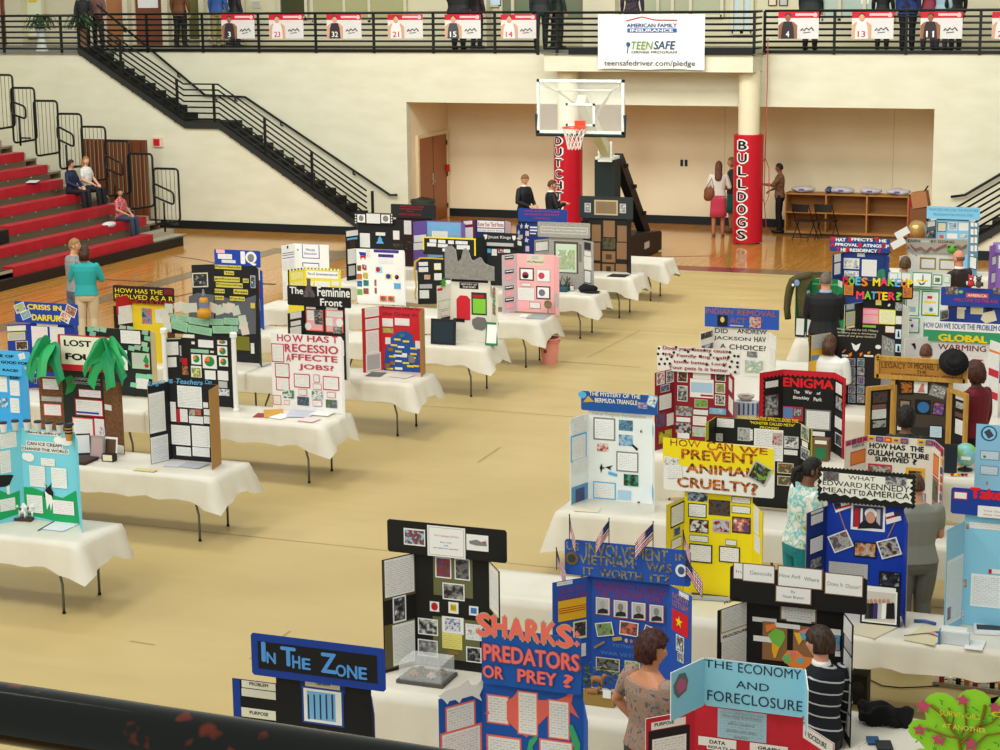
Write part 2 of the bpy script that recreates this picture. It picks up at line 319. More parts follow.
flat_thing('yellow_sign', 28, -8, 36, 1.5, YB-.1, 'y', 'yellow sign in the bright balcony window', 'sign', .01)
flat_thing('wall_sign', 252.5, 1.5, 259.5, 7, YB-.03, 'E', 'small grey sign on the cream balcony wall beside the greenery window', 'sign', .02, 'c')
flat_thing('framed_notice', 769, -6, 776, 5, YB-.04, 'c', 'small framed notice on the upper cream wall, left of a pair', 'frame', .02, 'n')
flat_thing('framed_notice', 780, -6, 787, 5, YB-.04, 'E', 'small framed notice on the upper cream wall, right of a pair', 'frame', .02, 'n')
flat_thing('paper_notice', 861, -6, 869.5, 4, YB-.08, 'w', 'white paper taped on the right balcony window', 'paper', .01)
flat_thing('paper_notice', 490, -6, 500, 5, YB-.14, (200, 222, 240), 'pale blue poster in the bright balcony window', 'poster', .01)
# ---------------------------------------------------------------- balcony railing
def railing(name, label, segs, posts, Y, nb=7):
    """segs: list of polylines (x,z of floor line); posts: x,z pairs"""
    t = thing(name, (segs[0][0], Y, segs[0][1]), label, 'railing', 'black balcony and stair railings')
    H = ZT-ZB
    for i in range(nb):
        g = MB(); h = H*(1-i/(nb-1)*.92); h = H if i == 0 else H*(1-i*.147)
        g.tube([(x, y_, z+h) for x, z, y_ in [(q[0], q[1], q[2] if len(q) > 2 else Y) for q in segs]], .024 if i else .03, 8); g.build('rail', black_m, t, smooth=True)
    for q in posts:
        x, z = q[:2]; y_ = q[2] if len(q) > 2 else Y
        g = MB(); g.box((x-.03, y_-.02, z-.04), (x+.03, y_+.02, z+H)); g.build('post', black_m, t)
    return t
P1 = [atY(x, 45, YM-.02).x for x in (95.5, 147.5, 203, 259, 316, 374, 433.5, 495, 537)]; P2 = [atY(x, 45, YM-.02).x for x in (764.5, 834.2, 906, 980)]+[-3.2, -1.6, 0, 1.6]
railing('balcony_railing', 'black balcony railing hung with player posters, from the stair head to the sponsor banner', [(P1[0], ZB), (P1[-1], ZB)], [(x, ZB) for x in P1], YM-.02)
PP = [atY(x, 45, YP).x for x in (538, 557, 620, 690)]+[PX1+.02]
railing('balcony_railing', 'black railing of the jutting balcony that carries the insurance banner', [(PX0+.02, ZB, YM-.05), (PX0+.02, ZB), (PX1-.02, ZB), (PX1-.02, ZB, YM-.05)], [(x, ZB) for x in PP], YP)
railing('balcony_railing', 'black balcony railing to the right of the sponsor banner', [(P2[0], ZB), (P2[-1], ZB)], [(x, ZB) for x in P2], YM-.02)
b = MB(); b.box((P1[0], YM-.05, ZB-.02), (P1[-1], YM-.035, ZB+.05)); b.box((P2[0], YM-.05, ZB-.02), (P2[-1], YM-.035, ZB+.05)); b.box((PP[1]+.3, YP-.075, ZB-.02), (PP[-1], YP-.061, ZB+.14)); struct(b, 'trim_2', black_m)
# ---------------------------------------------------------------- stairs
def stairs(pts, label, zoff, name, posts, wallrail, sgn):
    t = thing(name, (pts[-1][0], YL, 0), label, 'staircase'); st = MB(); tr = MB()
    for (x0, z0), (x1, z1) in zip(pts, pts[1:]):
        st.prism([(x0, YL-.06, z0), (x1, YL-.06, z1), (x1, YL-.06, z1+.16), (x0, YL-.06, z0+.16)], (0, .07, 0))
        if abs(z1-z0) > .1:
            n = max(1, round(abs(z1-z0)/.17)); dx = (x1-x0)/n; dz = (z1-z0)/n
            for i in range(n):
                a = x0+dx*i; zz = z0+dz*i+.17; tr.box((min(a, a+dx), YL-.04, min(zz, zz+dz)-.03), (max(a, a+dx), YL+.62, max(zz, zz+dz)+.0))
        else: tr.box((min(x0, x1), YL-.04, z0+.05), (max(x0, x1), YL+.62, z0+.17))
    st.build('stringer', M((44, 46, 44), .5), t); tr.build('steps', M((22, 24, 22), .8), t)
    H = .95
    for i in range(7):
        g = MB(); h = .12+H*(1-i*.147); g.tube([(x, YL-.03, z+h) for x, z in pts], .022, 8); g.build('rail', black_m, t, smooth=True)
    for x, z in posts:
        g = MB(); g.box((x-.03, YL-.05, z), (x+.03, YL-.01, z+H+.12)); g.build('post', black_m, t)
    g = MB(); g.tube([(x, YM-.1, z) for x, z in wallrail], .03, 8); wr = g.build('wall_rail', black_m, t, smooth=True)
    for (x0, z0), (x1, z1) in zip(wallrail, wallrail[1:]):
        if abs(x1-x0) > .8:
            for f in (.25, .75):
                g = MB(); x = x0+(x1-x0)*f; z = z0+(z1-z0)*f; g.tube([(x, YM-.1, z-.02), (x, YM-.1, z-.1), (x, YM-.001, z-.12)], .02, 6); g.build('bracket', black_m, wr)
    return t
def zst(x):
    if x < SX0: return ZB-.03
    if x < SX1: return ZB-.03+(2.46-ZB+.03)*(x-SX0)/(SX1-SX0)
    if x < SX2: return 2.46
    return max(0, 2.46*(1-(x-SX2)/(SX3-SX2)))
px_ = [SX0, atY(123, 90, YL).x, atY(178, 100, YL).x, atY(214.5, 100, YL).x, atY(266, 145, YL).x, atY(313, 180, YL).x, atY(373, 200, YL).x]
hr = [(97, 5), (205, 95), (245, 97), (390, 195), (397, 195)]
stairs([(SX0, ZB-.03), (SX1, 2.46), (SX2, 2.46), (SX3, 0)], 'black open-railed staircase descending the left part of the far wall', 0, 'staircase', [(x, zst(x)) for x in px_], [(atY(x, y, YM-.1).x, atY(x, y, YM-.1).z) for x, y in hr], 1)
stairs([(RX0+4.1/sl, 4.1), (RX0, 0)], 'black staircase railing climbing to the right behind the boards', 0, 'staircase', [(RX0+.15, .05), (RX0+2.2, 2.2*sl), (RX0+4.2, 4.2*sl)], [(RX0-.3, 1.15), (RX0, 1.2), (RX0+4.4, 1.2+4.4*sl)], -1)
railing('balcony_railing', 'black railing of the upper landing with potted plants, at the head of the stairs', [(XL, ZB, YL-.02), (SX0, ZB, YL-.02)], [(atY(x, 45, YL).x, ZB, YL-.02) for x in (4.5, 62)]+[(-31.5, ZB, YL-.02)], YL-.02)
# recess door, wall fittings
dp = [atX(417, 141, OX0+.001), atX(444.5, 135.3, OX0+.001)]; d = MB(); d.box((OX0, dp[0].y, .01), (OX0+.05, dp[1].y, 2.12)); do = struct(d, 'door_5', M((150, 88, 50), .4))
f = MB(); y0, y1 = dp[0].y, dp[1].y; f.box((OX0, y0-.09, 0), (OX0+.07, y0, 2.21)); f.box((OX0, y1, 0), (OX0+.07, y1+.09, 2.21)); f.box((OX0, y0, 2.12), (OX0+.07, y1, 2.21)); f.box((OX0+.05, (y0+y1)/2-.008, .01), (OX0+.055, (y0+y1)/2+.008, 2.12), 1); f.build('door_frame', [M((222, 205, 165)), M((70, 36, 20))], do)
h = MB(); h.tube([(OX0+.1, (y0+y1)/2-.12, 1.0), (OX0+.1, (y0+y1)/2+.0, 1.0)], .015); h.box((OX0+.05, (y0+y1)/2-.1, .92), (OX0+.07, (y0+y1)/2-.04, 1.2)); h.build('door_handle', M('E', .3, 1), do)
for z in (.3, 1.1, 1.9): h = MB(); h.box((OX0+.05, y1-.03, z-.06), (OX0+.08, y1, z+.06)); h.build('hinge', M((60, 50, 40)), do)
g = MB(); a = atX(447, 168, OX0+.07); g.box((OX0+.07, a.y-.06, a.z-.09), (OX0+.12, a.y+.06, a.z+.09)); o = g.build('fire_alarm_pull', M('r')); tag(o, 'small red fire alarm pull beside the brown recess door', 'alarm')
def alarm(px, py, Y, label):
    a = atY(px, py, Y); t = thing('alarm_box', a, label, 'alarm'); g = MB(); g.box((a.x-.14, Y-.05, a.z-.12), (a.x+.14, Y, a.z+.12)); g.build('plate', M((222, 200, 180)), t); g = MB(); g.box((a.x-.1, Y-.08, a.z-.08), (a.x+.06, Y-.05, a.z+.08)); g.build('strobe', M('r'), t)
alarm(158.5, 142, YL, 'red and cream alarm box on the wall below the stairs')
a = atY(684, 163, YR); g = MB(); g.box((a.x-.09, YR-.01, a.z-.08), (a.x-.02, YR, a.z+.08)); g.box((a.x+.02, YR-.01, a.z-.08), (a.x+.09, YR, a.z+.08)); o = g.build('outlet_plate', M('d')); tag(o, 'small dark outlet pair on the recess wall left of the women', 'outlet')
# the near guard rail of the camera's balcony
t = thing('guard_rail', (-.6, 1.2, 4.4), 'thick glossy black guard rail pipe across the lower left corner', 'railing')
g = MB(); y0 = 1.08; zc = 5.94-.464*1.08
g.tube([(-2.2, y0-.05, 5.94-.4625*(y0-.05)), (-.8, y0, 5.94-.4655*y0), (.9, y0+.12, 5.94-.477*(y0+.12))], .0215, 24)
pm, nt, b = bsdf('chipped_black_enamel', lin((14, 17, 13)), .12, 0, .35); tc = nn(nt, 'ShaderNodeTexCoord'); no = nn(nt, 'ShaderNodeTexNoise'); no.inputs['Scale'].default_value = 38; cr = nn(nt, 'ShaderNodeValToRGB')
cr.color_ramp.elements[0].position = .64; cr.color_ramp.elements[0].color = (*lin((12, 17, 11)), 1); cr.color_ramp.elements[1].position = .69; cr.color_ramp.elements[1].color = (*lin((120, 44, 20)), 1)
bp = nn(nt, 'ShaderNodeBump'); bp.inputs['Strength'].default_value = .25; bp.inputs['Distance'].default_value = .002
nt.links.new(tc.outputs['Object'], no.inputs[0]); nt.links.new(no.outputs[0], cr.inputs[0]); nt.links.new(cr.outputs[0], b.inputs['Base Color']); nt.links.new(no.outputs[0], bp.inputs['Height']); nt.links.new(bp.outputs[0], b.inputs['Normal'])
g.build('pipe', pm, t, smooth=True)
# ================================================================ bleachers
def bleachers():
    red = noisy('red_bench_plastic', (166, 24, 38), (178, 32, 46), 4, .4); tread = M((150, 136, 110), .7); dark = M((104, 90, 70), .7); alu = M((150, 150, 140), .35, .6)
    t = thing('bleacher_stand', (-24.5, 30, 0), 'stepped bleacher stand with red benches along the left side of the gym', 'bleachers')
    RX, RZ = .66, .28
    n = 9; x0 = -23.1; z0 = .40
    fr = MB(); fr.box((-23.5, 16, .0), (-23.0, 38.9, .2)); fr.build('kick_base', M((26, 22, 20), .5), t)
    for i in range(n):
        xf = x0-RX*i; zt = z0+RZ*i; ye = [atX(*q, xf).y for q in ((153, 233), (146.5, 221.5), (118, 208), (89, 195), (63, 180), (47.6, 165), (24, 151), (0, 140), (-20, 130))][i]
        ys = atX(14, 272, xf).y if i == 0 else (atZ(17.5, 227, zt).y if i == 2 else 16)
        g = MB(); g.box((xf-.28, ys, zt-.05), (xf, ye, zt)); g.box((xf-.03, ys, zt-.2), (xf, ye, zt-.05)); bn = g.build('bench', red, t)
        nub = MB(); y = ys+.4
        while y < ye: nub.box((xf-.10, y, zt-.25), (xf-.04, y+.05, zt-.2)); y += .9
        nub.build('bench_brackets', M('E', .4), bn)
        # tread deck behind the bench at foot level of the next one, riser
        g = MB(); zz = zt-.2 if i else zt-.2; g.box((xf-RX-.02, 16, zz-.04), (xf-.05, 39.25, zz)); g.build('tread', tread, t)
        g = MB(); g.box((xf-.08, 16, zz-RZ if i else 0), (xf-.05, 38.8, zz-.04)); g.build('riser', dark, t)
        g = MB(); g.box((xf-RX, ye+.1, zz+.001), (xf-.02, 39.24, zz+.02)); g.box((xf-RX*1.0, ye+.25, zz+.0), (xf-.33, 39.22, zz+.13)); g.build('end_step', M((166, 160, 140), .45), t)
    g = MB(); g.box((-29.3, 38.78, 0), (-23.2, 38.84, .2)); 
    for i in range(n): g.box((-29.3, 38.78+.4*(i > 0), RZ*i-.1 if i else 0), (x0-RX*i-.05, 38.84+.4*(i > 0), z0+RZ*i-.24))
    g.build('end_panel', M((110, 98, 76), .6), t)
    g = MB(); a = atZ(0, 230, .9); g.box((x0-1.35, 22, .62), (x0-1.28, atZ(17.5, 227, .96).y-.02, .9)); g.build('aisle_box', M((24, 22, 22)), t)
    return t
bleachers()
def loop(pts, r, n=3):                      # rounded closed loop
    out = []; k = len(pts)
    for i in range(k):
        p = V(pts[i]); a = V(pts[i-1]); b = V(pts[(i+1) % k]); d1 = (a-p).normalized(); d2 = (b-p).normalized()
        for j in range(n+1):
            f = j/n; out.append((p+d1*r)*(1-f)**2+p*2*f*(1-f)+(p+d2*r)*f**2)
    return out
YG = 39.0
tops = [(-12, 62), (12, 75), (34, 88), (57, 101), (81, 114), (105, 127), (129, 141), (152, 154), (178, 169)]
first = None
for i, (px, py) in enumerate(tops[1:]):
    a = atY(px, py, YG); w_ = .60; zt = a.z; zb = zt-1.30; x1 = a.x; x0 = x1-w_-.05
    t = thing('bleacher_end_rail', (x0, YG, zb), ('lowest' if i == 7 else ['topmost', 'second', 'third', 'fourth', 'fifth', 'sixth', 'seventh'][i]+' from the top')+' of the black end rails stepping down the bleacher side', 'guard rail', 'end rails of the bleachers')
    g = MB(); g.tube(loop([(x0, YG, zb), (x0, YG, zt), (x1, YG, zt), (x1, YG, zb+.1)], .09), .026, 8, closed=True); g.build('frame', black_m, t, smooth=True)
    for k in range(5): q = MB(); x = x0+(x1-x0)*(k+1)/6; q.tube([(x, YG, zb+.05), (x, YG, zt)], .008, 6); q.build('bar', M((120, 116, 96), .5), t)
for i, (c0, c1) in enumerate([((11, 101), (26, 119)), ((57, 126), (74, 147)), ((105, 155), (123, 176)), ((153, 183), (174, 205))]):
    Yh = 38.2; a, b = atY(*c0, Yh), atY(*c1, Yh); t = thing('aisle_handrail', (a.x+.15, Yh, a.z-1.0), ['upper', 'second', 'third', 'lowest'][i]+' black looped aisle handrail standing at the bleacher end', 'handrail', 'looped handrails on the bleacher steps')
    g = MB(); g.tube(loop([(a.x, Yh, a.z), (b.x, Yh, b.z+.28), (b.x, Yh, b.z), (a.x, Yh, a.z-.3)], .08), .024, 8, closed=True); g.build('grip_loop', black_m, t, smooth=True)
    g = MB(); xm = a.x*.5+b.x*.5; g.tube([(xm, Yh, b.z+.05), (xm, Yh, b.z-.62)], .024, 8); g.tube([(xm, Yh, b.z-.62+.18), (b.x+.1, Yh, b.z-.62+.18)], .02, 8); g.build('post', black_m, t, smooth=True)
a, b = atY(82, 139, 40.8), atY(145, 141, 40.8); g = MB(); g.box((a.x, 40.8, 0), (b.x, 40.9, a.z)); t = thing('wood_partition', (a.x, 40.8, 0), 'brown wooden partition standing between the bleachers and the far wall', 'partition'); g.build('panel', M((104, 58, 30), .5), t)
g = MB()
for k in range(7): x = a.x+(b.x-a.x)*(k+.5)/7; g.box((x, 40.785, .05), (x+.015, 40.8, a.z-.05))
g.build('grooves', M((80, 42, 22), .5), t)
# ================================================================ banner and posters on the railing
def rect_on(mb, x0, z0, x1, z1, Y, mi): mb.quad((x0, Y, z0), (x1, Y, z0), (x1, Y, z1), (x0, Y, z1), mi)
def text_on(parent, body, x0, z0, x1, z1, Y, c, bold=.02, shear=0, name='lettering', bend=None):
    vs, fs = text_geo(body, bold, shear); g = MB(); g.add([(x0+(x1-x0)*u, Y-e, z0+(z1-z0)*v) for u, v, e in vs], fs); return g.build(name, M(c), parent)
def banner():
    Yb = YP-.10; q = lambda x, y: atY(x, y, Yb); A, B = q(598, 69), q(705, 14); x0, x1, z0, z1 = A.x, B.x, A.z, B.z
    t = thing('sponsor_banner', (x0, Yb, z0), 'large white vinyl insurance sponsor banner hanging on the balcony rail', 'banner')
    g = MB(); nx, nz = 16, 6
    vs = [(x0+(x1-x0)*i/nx, Yb+.012*sin(i*1.1)*sin(j*.6+.4), z0+(z1-z0)*j/nz+(.012*sin(i*.7) if j == 0 else 0)) for j in range(nz+1) for i in range(nx+1)]
    g.add(vs, [(j*(nx+1)+i, j*(nx+1)+i+1, (j+1)*(nx+1)+i+1, (j+1)*(nx+1)+i) for j in range(nz) for i in range(nx)]); s = g.build('sheet', M((236, 236, 232), .4), t, smooth=True)
    W, H = x1-x0, z1-z0; Yt = Yb-.02
    U = lambda px: x0+W*(px-598)/107; Z = lambda py: z0+H*(69-py)/55
    text_on(s, 'AMERICAN FAMILY', U(627.5), Z(27), U(677.5), Z(23), Yt, (36, 70, 140), .03, name='sponsor_lettering')
    g = MB(); rect_on(g, U(628), Z(32), U(677.5), Z(28), Yt, 0); b = g.build('blue_bar', M((36, 90, 170)), s); text_on(s, 'INSURANCE', U(631), Z(31.4), U(674), Z(28.6), Yt-.005, 'w', .03, name='insurance_lettering')
    g = MB(); g.tube([(U(626.5), Yt, Z(20.5)), (U(642.5), Yt, Z(16.5)), (U(655), Yt, Z(19.5)), (U(678), Yt, Z(20))], .012, 6); g.build('red_roof_line', M((200, 40, 50)), s)
    text_on(s, 'TEEN', U(632), Z(49), U(654), Z(41), Yt, (110, 150, 80), .015, .2, 'program_lettering'); text_on(s, 'SAFE', U(654.5), Z(49), U(676.5), Z(40.5), Yt, (30, 70, 110), .03, .2, 'program_lettering')
    text_on(s, 'DRIVER PROGRAM', U(632), Z(53), U(678), Z(50.5), Yt, (60, 66, 72), .02, .2, 'program_subtitle')
    g = MB(); g.ball((U(629), Yt, Z(44)), (.05, .01, .055), 6); g.tube([(U(629), Yt, Z(45)), (U(628), Yt, Z(53))], .012, 6); g.build('key_emblem', M((40, 90, 130)), s)
    text_on(s, 'teensafedriver.com/pledge', U(604.5), Z(67), U(696), Z(60), Yt, (56, 62, 68), .005, name='web_address_lettering')
banner()
posters = [(222, 254, '3', 'k', 'white'), (269.5, 303, '23', 'w', ''), (327, 361, '32', 'k', ''), (388, 422.5, '21', 'w', ''), (445, 480.5, '15', 'd', ''), (501, 536, '14', 'w', ''), (778, 819, '4', 'k', ''), (851.5, 894, '13', 'w', ''), (920, 963, '11', 'k', ''), (991.5, 1036, '24', 'w', '')]
plab = ['dark jersey number 3, first poster after the stairs', 'white jersey number 23', 'dark jersey number 32', 'white jersey number 21', 'grey jersey number 15', 'white jersey, long-haired, beside the jutting balcony', 'dark jersey number 4, first right of the sponsor banner', 'white jersey number 13, right of the banner', 'dark jersey number 11', 'white jersey, last poster at the right edge']
for (a, b, num, jc, _), lb in zip(posters, plab):
    Yp = YM-.075; y0, y1 = (14.3, 38.6) if a < 700 else (11.6, 39.2); A, B = atY(a, y1-(a-222)*.0007, Yp), atY(b, y0, Yp); x0, x1, z0, z1 = A.x, B.x, A.z, B.z; W, H = x1-x0, z1-z0
    t = thing('player_poster', (x0, Yp, z0), 'player poster on the balcony rail, '+lb, 'poster', 'player posters on the balcony rail')
    g = MB(); g.box((x0, Yp, z0), (x1, Yp+.008, z1)); s = g.build('sheet', M((214, 214, 212), .5), t)
    g = MB(); g.box((x0, Yp-.003, z1-.23*H), (x1, Yp-.0005, z1)); g.build('red_band', M((196, 26, 46)), s)
    g = MB(); g.box((x0+.42*W, Yp-.005, z1-.15*H), (x0+.86*W, Yp-.0032, z1-.06*H)); g.ball((x1-.09*W, Yp-.004, z1-.12*H), (.05, .003, .05), 6); g.build('band_print', M((235, 190, 190)), s)
    cx = x0+.24*W; sk = (150, 100, 72) if num in '3 11 4' else (205, 160, 130); fl = MB()
    fl.ball((cx, Yp-.012, z0+.80*H), (.062, .01, .085), 8, 0); fl.box((cx-.03, Yp-.012, z0+.62*H), (cx+.03, Yp-.004, z0+.74*H), 0)
    fl.prism([(cx-.21, Yp-.004, z0+.0*H), (cx+.21, Yp-.004, z0), (cx+.21, Yp-.004, z0+.5*H), (cx+.13, Yp-.004, z0+.62*H), (cx-.13, Yp-.004, z0+.62*H), (cx-.21, Yp-.004, z0+.5*H)], (0, -.006, 0), 0)
    fl.prism([(cx-.15, Yp-.0105, z0), (cx+.15, Yp-.0105, z0), (cx+.13, Yp-.0105, z0+.42*H), (cx+.09, Yp-.0105, z0+.64*H), (cx-.09, Yp-.0105, z0+.64*H), (cx-.13, Yp-.0105, z0+.42*H)], (0, -.004, 0), 1)
    fl.ball((cx, Yp-.011, z0+.86*H), (.066, .009, .055), 6, 2); jw = jc == 'w'
    pl = fl.build('player_print', [M(sk), M((226, 222, 222) if jw else (52, 44, 50) if jc == 'k' else (70, 74, 80)), M((50, 34, 26))], s)
    text_on(pl, num, cx-.085 if len(num) > 1 else cx-.04, z0+.06*H, cx+.085 if len(num) > 1 else cx+.04, z0+.29*H, Yp-.0165, (190, 30, 50) if jw else 'w', .02, name='jersey_number')
    g = MB(); g.tube([(x0+W*f, Yp-.006, z0+H*h) for f, h in ((.56, .30), (.60, .38), (.64, .30), (.70, .40), (.76, .33), (.82, .42), (.88, .30))], .014, 5); g.tube([(x0+.62*W, Yp-.006, z0+.22*H), (x0+.8*W, Yp-.006, z0+.25*H)], .008, 5); g.build('signature_print', M((70, 50, 60)), s)
# ================================================================ basketball hoop
def hoop():
    X, Y = -12.64, 36.89; t = thing('basketball_hoop', (X, Y+2.6, 0), 'portable basketball hoop with glass backboard and orange rim', 'basketball hoop')
    gm, nt, b = bsdf('backboard_glass', (.9, .97, .93), .03); b.inputs['Alpha'].default_value = .16
    g = MB(); g.box((X-.9, Y, 2.92), (X+.9, Y+.012, 3.96)); bbd = g.build('backboard', gm, t)
    def fr(x0, z0, x1, z1, s, y0, y1, mb): [mb.box(*q) for q in (((x0, y0, z0), (x1, y1, z0+s)), ((x0, y0, z1-s), (x1, y1, z1)), ((x0, y0, z0), (x0+s, y1, z1)), ((x1-s, y0, z0), (x1, y1, z1)))]
    g = MB(); fr(X-.915, 2.9, X+.915, 3.97, .055, Y-.015, Y+.03, g); g.build('border', M((218, 226, 220), .35), bbd)
    g = MB(); fr(X-.305, 3.05, X+.305, 3.5, .045, Y-.008, Y-.001, g); g.build('target_square', M((225, 232, 226), .4), bbd)
    g = MB(); pts = [(X-.93, Y, 3.28), (X-.93, Y, 2.87), (X+.93, Y, 2.87), (X+.93, Y, 3.28)]; g.tube(pts, .036, 10); g.build('pad', M((24, 40, 42), .6), bbd, smooth=True)
    g = MB(); org = M((222, 74, 44), .4); n = 28; g.tube([(X+.229*cos(2*pi*i/n), Y-.38+.229*sin(2*pi*i/n), 3.05) for i in range(n)], .013, 8, closed=True); g.box((X-.07, Y-.17, 2.98), (X+.07, Y-.016, 3.06)); g.box((X-.11, Y-.03, 2.93), (X+.11, Y-.016, 3.16))
    rim = g.build('rim', org, t, smooth=False); g = MB()
    lev = [(.229, 3.04), (.20, 2.93), (.165, 2.82), (.14, 2.71), (.125, 2.62)]; k = 12
    for s in (1, -1):
        for i in range(k): g.tube([(X+r*cos(2*pi*(i+s*j*.5)/k), Y-.38+r*sin(2*pi*(i+s*j*.5)/k), z) for j, (r, z) in enumerate(lev)], .007, 5)
    g.build('net', M((232, 226, 218), .8), rim)
    cream = M((206, 202, 170), .45); g = MB()
    g.obox((X, Y+.9, 2.95), (.09, 0, 0), V((0, .85, -.62)), V((0, .05, .09)), 0); g.build('main_arm', cream, t)
    for s in (-1, 1):
        g = MB(); g.tube([(X+s*.8, Y+.03, 3.86), (X+s*.55, Y+.25, 3.72), (X, Y+.95, 3.15)], .028, 8); g.build('brace', cream, t, smooth=True)
    g = MB(); g.tube([(X-.6, Y+.22, 3.74), (X+.6, Y+.22, 3.74)], .022, 8); g.build('cross_bar', cream, t)
    g = MB(); g.box((X-.15, Y+1.55, 2.25), (X-.11, Y+1.6, 2.62)); g.box((X+.11, Y+1.55, 2.25), (X+.15, Y+1.6, 2.62)); g.box((X-.15, Y+1.55, 2.2), (X+.15, Y+1.6, 2.26)); g.build('hydraulic_bracket', M('w'), t)
    g = MB(); g.box((X-.24, Y+1.6, .3), (X+.2, Y+2.0, 2.24)); mast = g.build('padded_mast', M((26, 38, 38), .6), t); g = MB(); g.box((X-.22, Y+1.598, 2.24), (X+.18, Y+2.0, 2.3)); g.build('mast_cap', M((220, 226, 210)), mast)
    g = MB(); g.obox((X+.12, Y+3.1, 1.25), (.09, 0, 0), V((0, 1.05, -.98)), V((0, .09, .1)), 0); bo = g.build('rear_boom', M((20, 22, 22), .5), t)
    g = MB(); [g.box((X+.0, Y+y-.06, z-.08), (X+.26, Y+y+.06, z+.0)) for y, z in ((2.3, 2.1), (2.9, 1.6), (3.6, .95))]; g.build('boom_clamps', M((14, 14, 14)), bo)
    g = MB(); x0, x1, y0, y1 = X-.75, X+.42, Y+1.6, Y+4.3; g.prism([(x0, y0, .03), (x0, y1, .03), (x0, y1, .40), (x0, y1-.1, .46), (x0, y0+.3, .62), (x0, y0, .5)], (x1-x0, 0, 0)); bs = g.build('weighted_base', M((30, 28, 26), .5), t)
    g = MB(); [g.lathe((x, y, 0), [(.05, 0), (.05, .05)], 12) for x in (x0+.1, x1-.1) for y in (y0+.1, y1-.1)]; g.build('casters', M('k'), bs)
    g = MB(); g.box((x1, Y+3.0, .2), (x1+.006, Y+3.35, .34)); g.build('maker_mark', M('E'), bs)
hoop()
# ================================================================ folding tables and their cloths
cloth_m = noisy('white_plastic_tablecloth', (214, 208, 192), (221, 216, 202), 2.5, .45, .15)
def table_proto():
    t = thing('folding_table', (0, 0, 0), 'x', 'table')
    g = MB(); g.box((-1.22, 0, .705), (1.22, .76, .735)); g.build('tabletop', M((200, 196, 180)), t)
    steel = M((110, 112, 108), .35, .7)
    for sx in (-1, 1):
        for y in (.07, .69):
            g = MB(); x = sx*.98; iy = .05 if y < .3 else -.05
            g.tube([(x-sx*.12, y+iy, .705), (x-sx*.11, y+iy, .62), (x-sx*.03, y+iy*.3, .38), (x, y, .30), (x, y, .0)], .0135, 8); l = g.build('leg', steel, t, smooth=True)
            h = MB(); h.lathe((x, y, 0), [(.018, 0), (.018, .03)], 8); h.build('foot_cap', M('k'), l)
        g = MB(); g.tube([(sx*.90, .09, .48), (sx*.90, .67, .48)], .01, 6); g.build('cross_bar', steel, t)
    return t
def cloth(x0, x1, y0, drops, seed, label, parent_group, inner=None):
    """drops: front, right, back, left"""
    rnd = random.Random(seed); g = MB(); y1 = y0+.76; z = .742; e = .008
    x0 -= e*(inner != 3); x1 += e*(inner != 1); y0 -= e; y1 += e; x0 += .004*(inner == 3); x1 -= .004*(inner == 1); nx, ny = 26, 9
    per = [(x0+(x1-x0)*i/nx, y0) for i in range(nx)]+[(x1, y0+(y1-y0)*i/ny) for i in range(ny)]+[(x1-(x1-x0)*i/nx, y1) for i in range(nx)]+[(x0, y1-(y1-y0)*i/ny) for i in range(ny)]
    n = len(per); cx, cy = (x0+x1)/2, (y0+y1)/2
    corner = [0, nx, nx+ny, 2*nx+ny]; base = g.add([(x, y, z) for x, y in per], [])
    vs = []; lv = 6
    for L in range(1, lv+1):
        f = L/lv
        for i, (x, y) in enumerate(per):
            cd_ = min(min(abs(i-c), n-abs(i-c)) for c in corner); side = 0 if i < nx else 1 if i < nx+ny else 2 if i < 2*nx+ny else 3
            d = drops[side]; ck = max(0, 1-cd_/3.2)
            if cd_ == 0: d = max(drops[side], drops[side-1])
            nxt = (corner.index(i) if i in corner else None)
            flat = [(1, 3)[q] for q in (0, 1) if inner == (1, 3)[q]]
            ox = oy = 0
            nv = [(0, -1), (1, 0), (0, 1), (-1, 0)][side]
            if nxt is not None: c2 = [(-1, -1), (1, -1), (1, 1), (-1, 1)][nxt]; nv = c2
            amp = .03+.03*rnd.random(); end = .35 if side in (1, 3) else .10
            fl = (end*d+.13*ck*ck*d*2)*f + amp*.5*f*sin(i*1.9+seed)
            hang = d*f*(1+.38*ck)+ (.012*sin(i*1.3+seed*2) if L == lv else 0)
            near = inner and abs(x-(x1 if inner == 1 else x0)) < .35
            if near: fl = .06*d*f; hang = d*f; nv = (0, nv[1]) if abs(nv[1]) else nv
            if inner and side == inner or (near and nxt is not None): hang = min(hang, .035*f+.0) if side == inner and nxt is None else hang; fl *= .3
            ox, oy = nv[0]*fl*(0 if near else 1), nv[1]*fl
            # round the table edge
            vs.append((x+ox+(0 if near else nv[0]*.006), y+oy+nv[1]*.006, z-hang))
    g.add(vs, [])
    for L in range(lv):
        for i in range(n):
            a = base+L*n+i; b = base+L*n+(i+1) % n; g.f.append([a, b, b+n, a+n]); g.mi.append(0)
    # top grid
    tb_ = g.add([(x0+(x1-x0)*i/nx, y0+(y1-y0)*j/ny, z+.0025*noise.noise(V((x0+i*.5, y0+j*.4, seed)))) for j in range(ny+1) for i in range(nx+1)], [(j*(nx+1)+i, j*(nx+1)+i+1, (j+1)*(nx+1)+i+1, (j+1)*(nx+1)+i) for j in range(ny) for i in range(nx)])
    o = g.build('tablecloth', cloth_m, None, smooth=True, fix=True)
    bm = bmesh.new(); bm.from_mesh(o.data); bmesh.ops.remove_doubles(bm, verts=bm.verts, dist=.004); bmesh.ops.recalc_face_normals(bm, faces=bm.faces); bm.to_mesh(o.data); bm.free()
    # real thickness
    tag(o, label, 'tablecloth', parent_group); return o
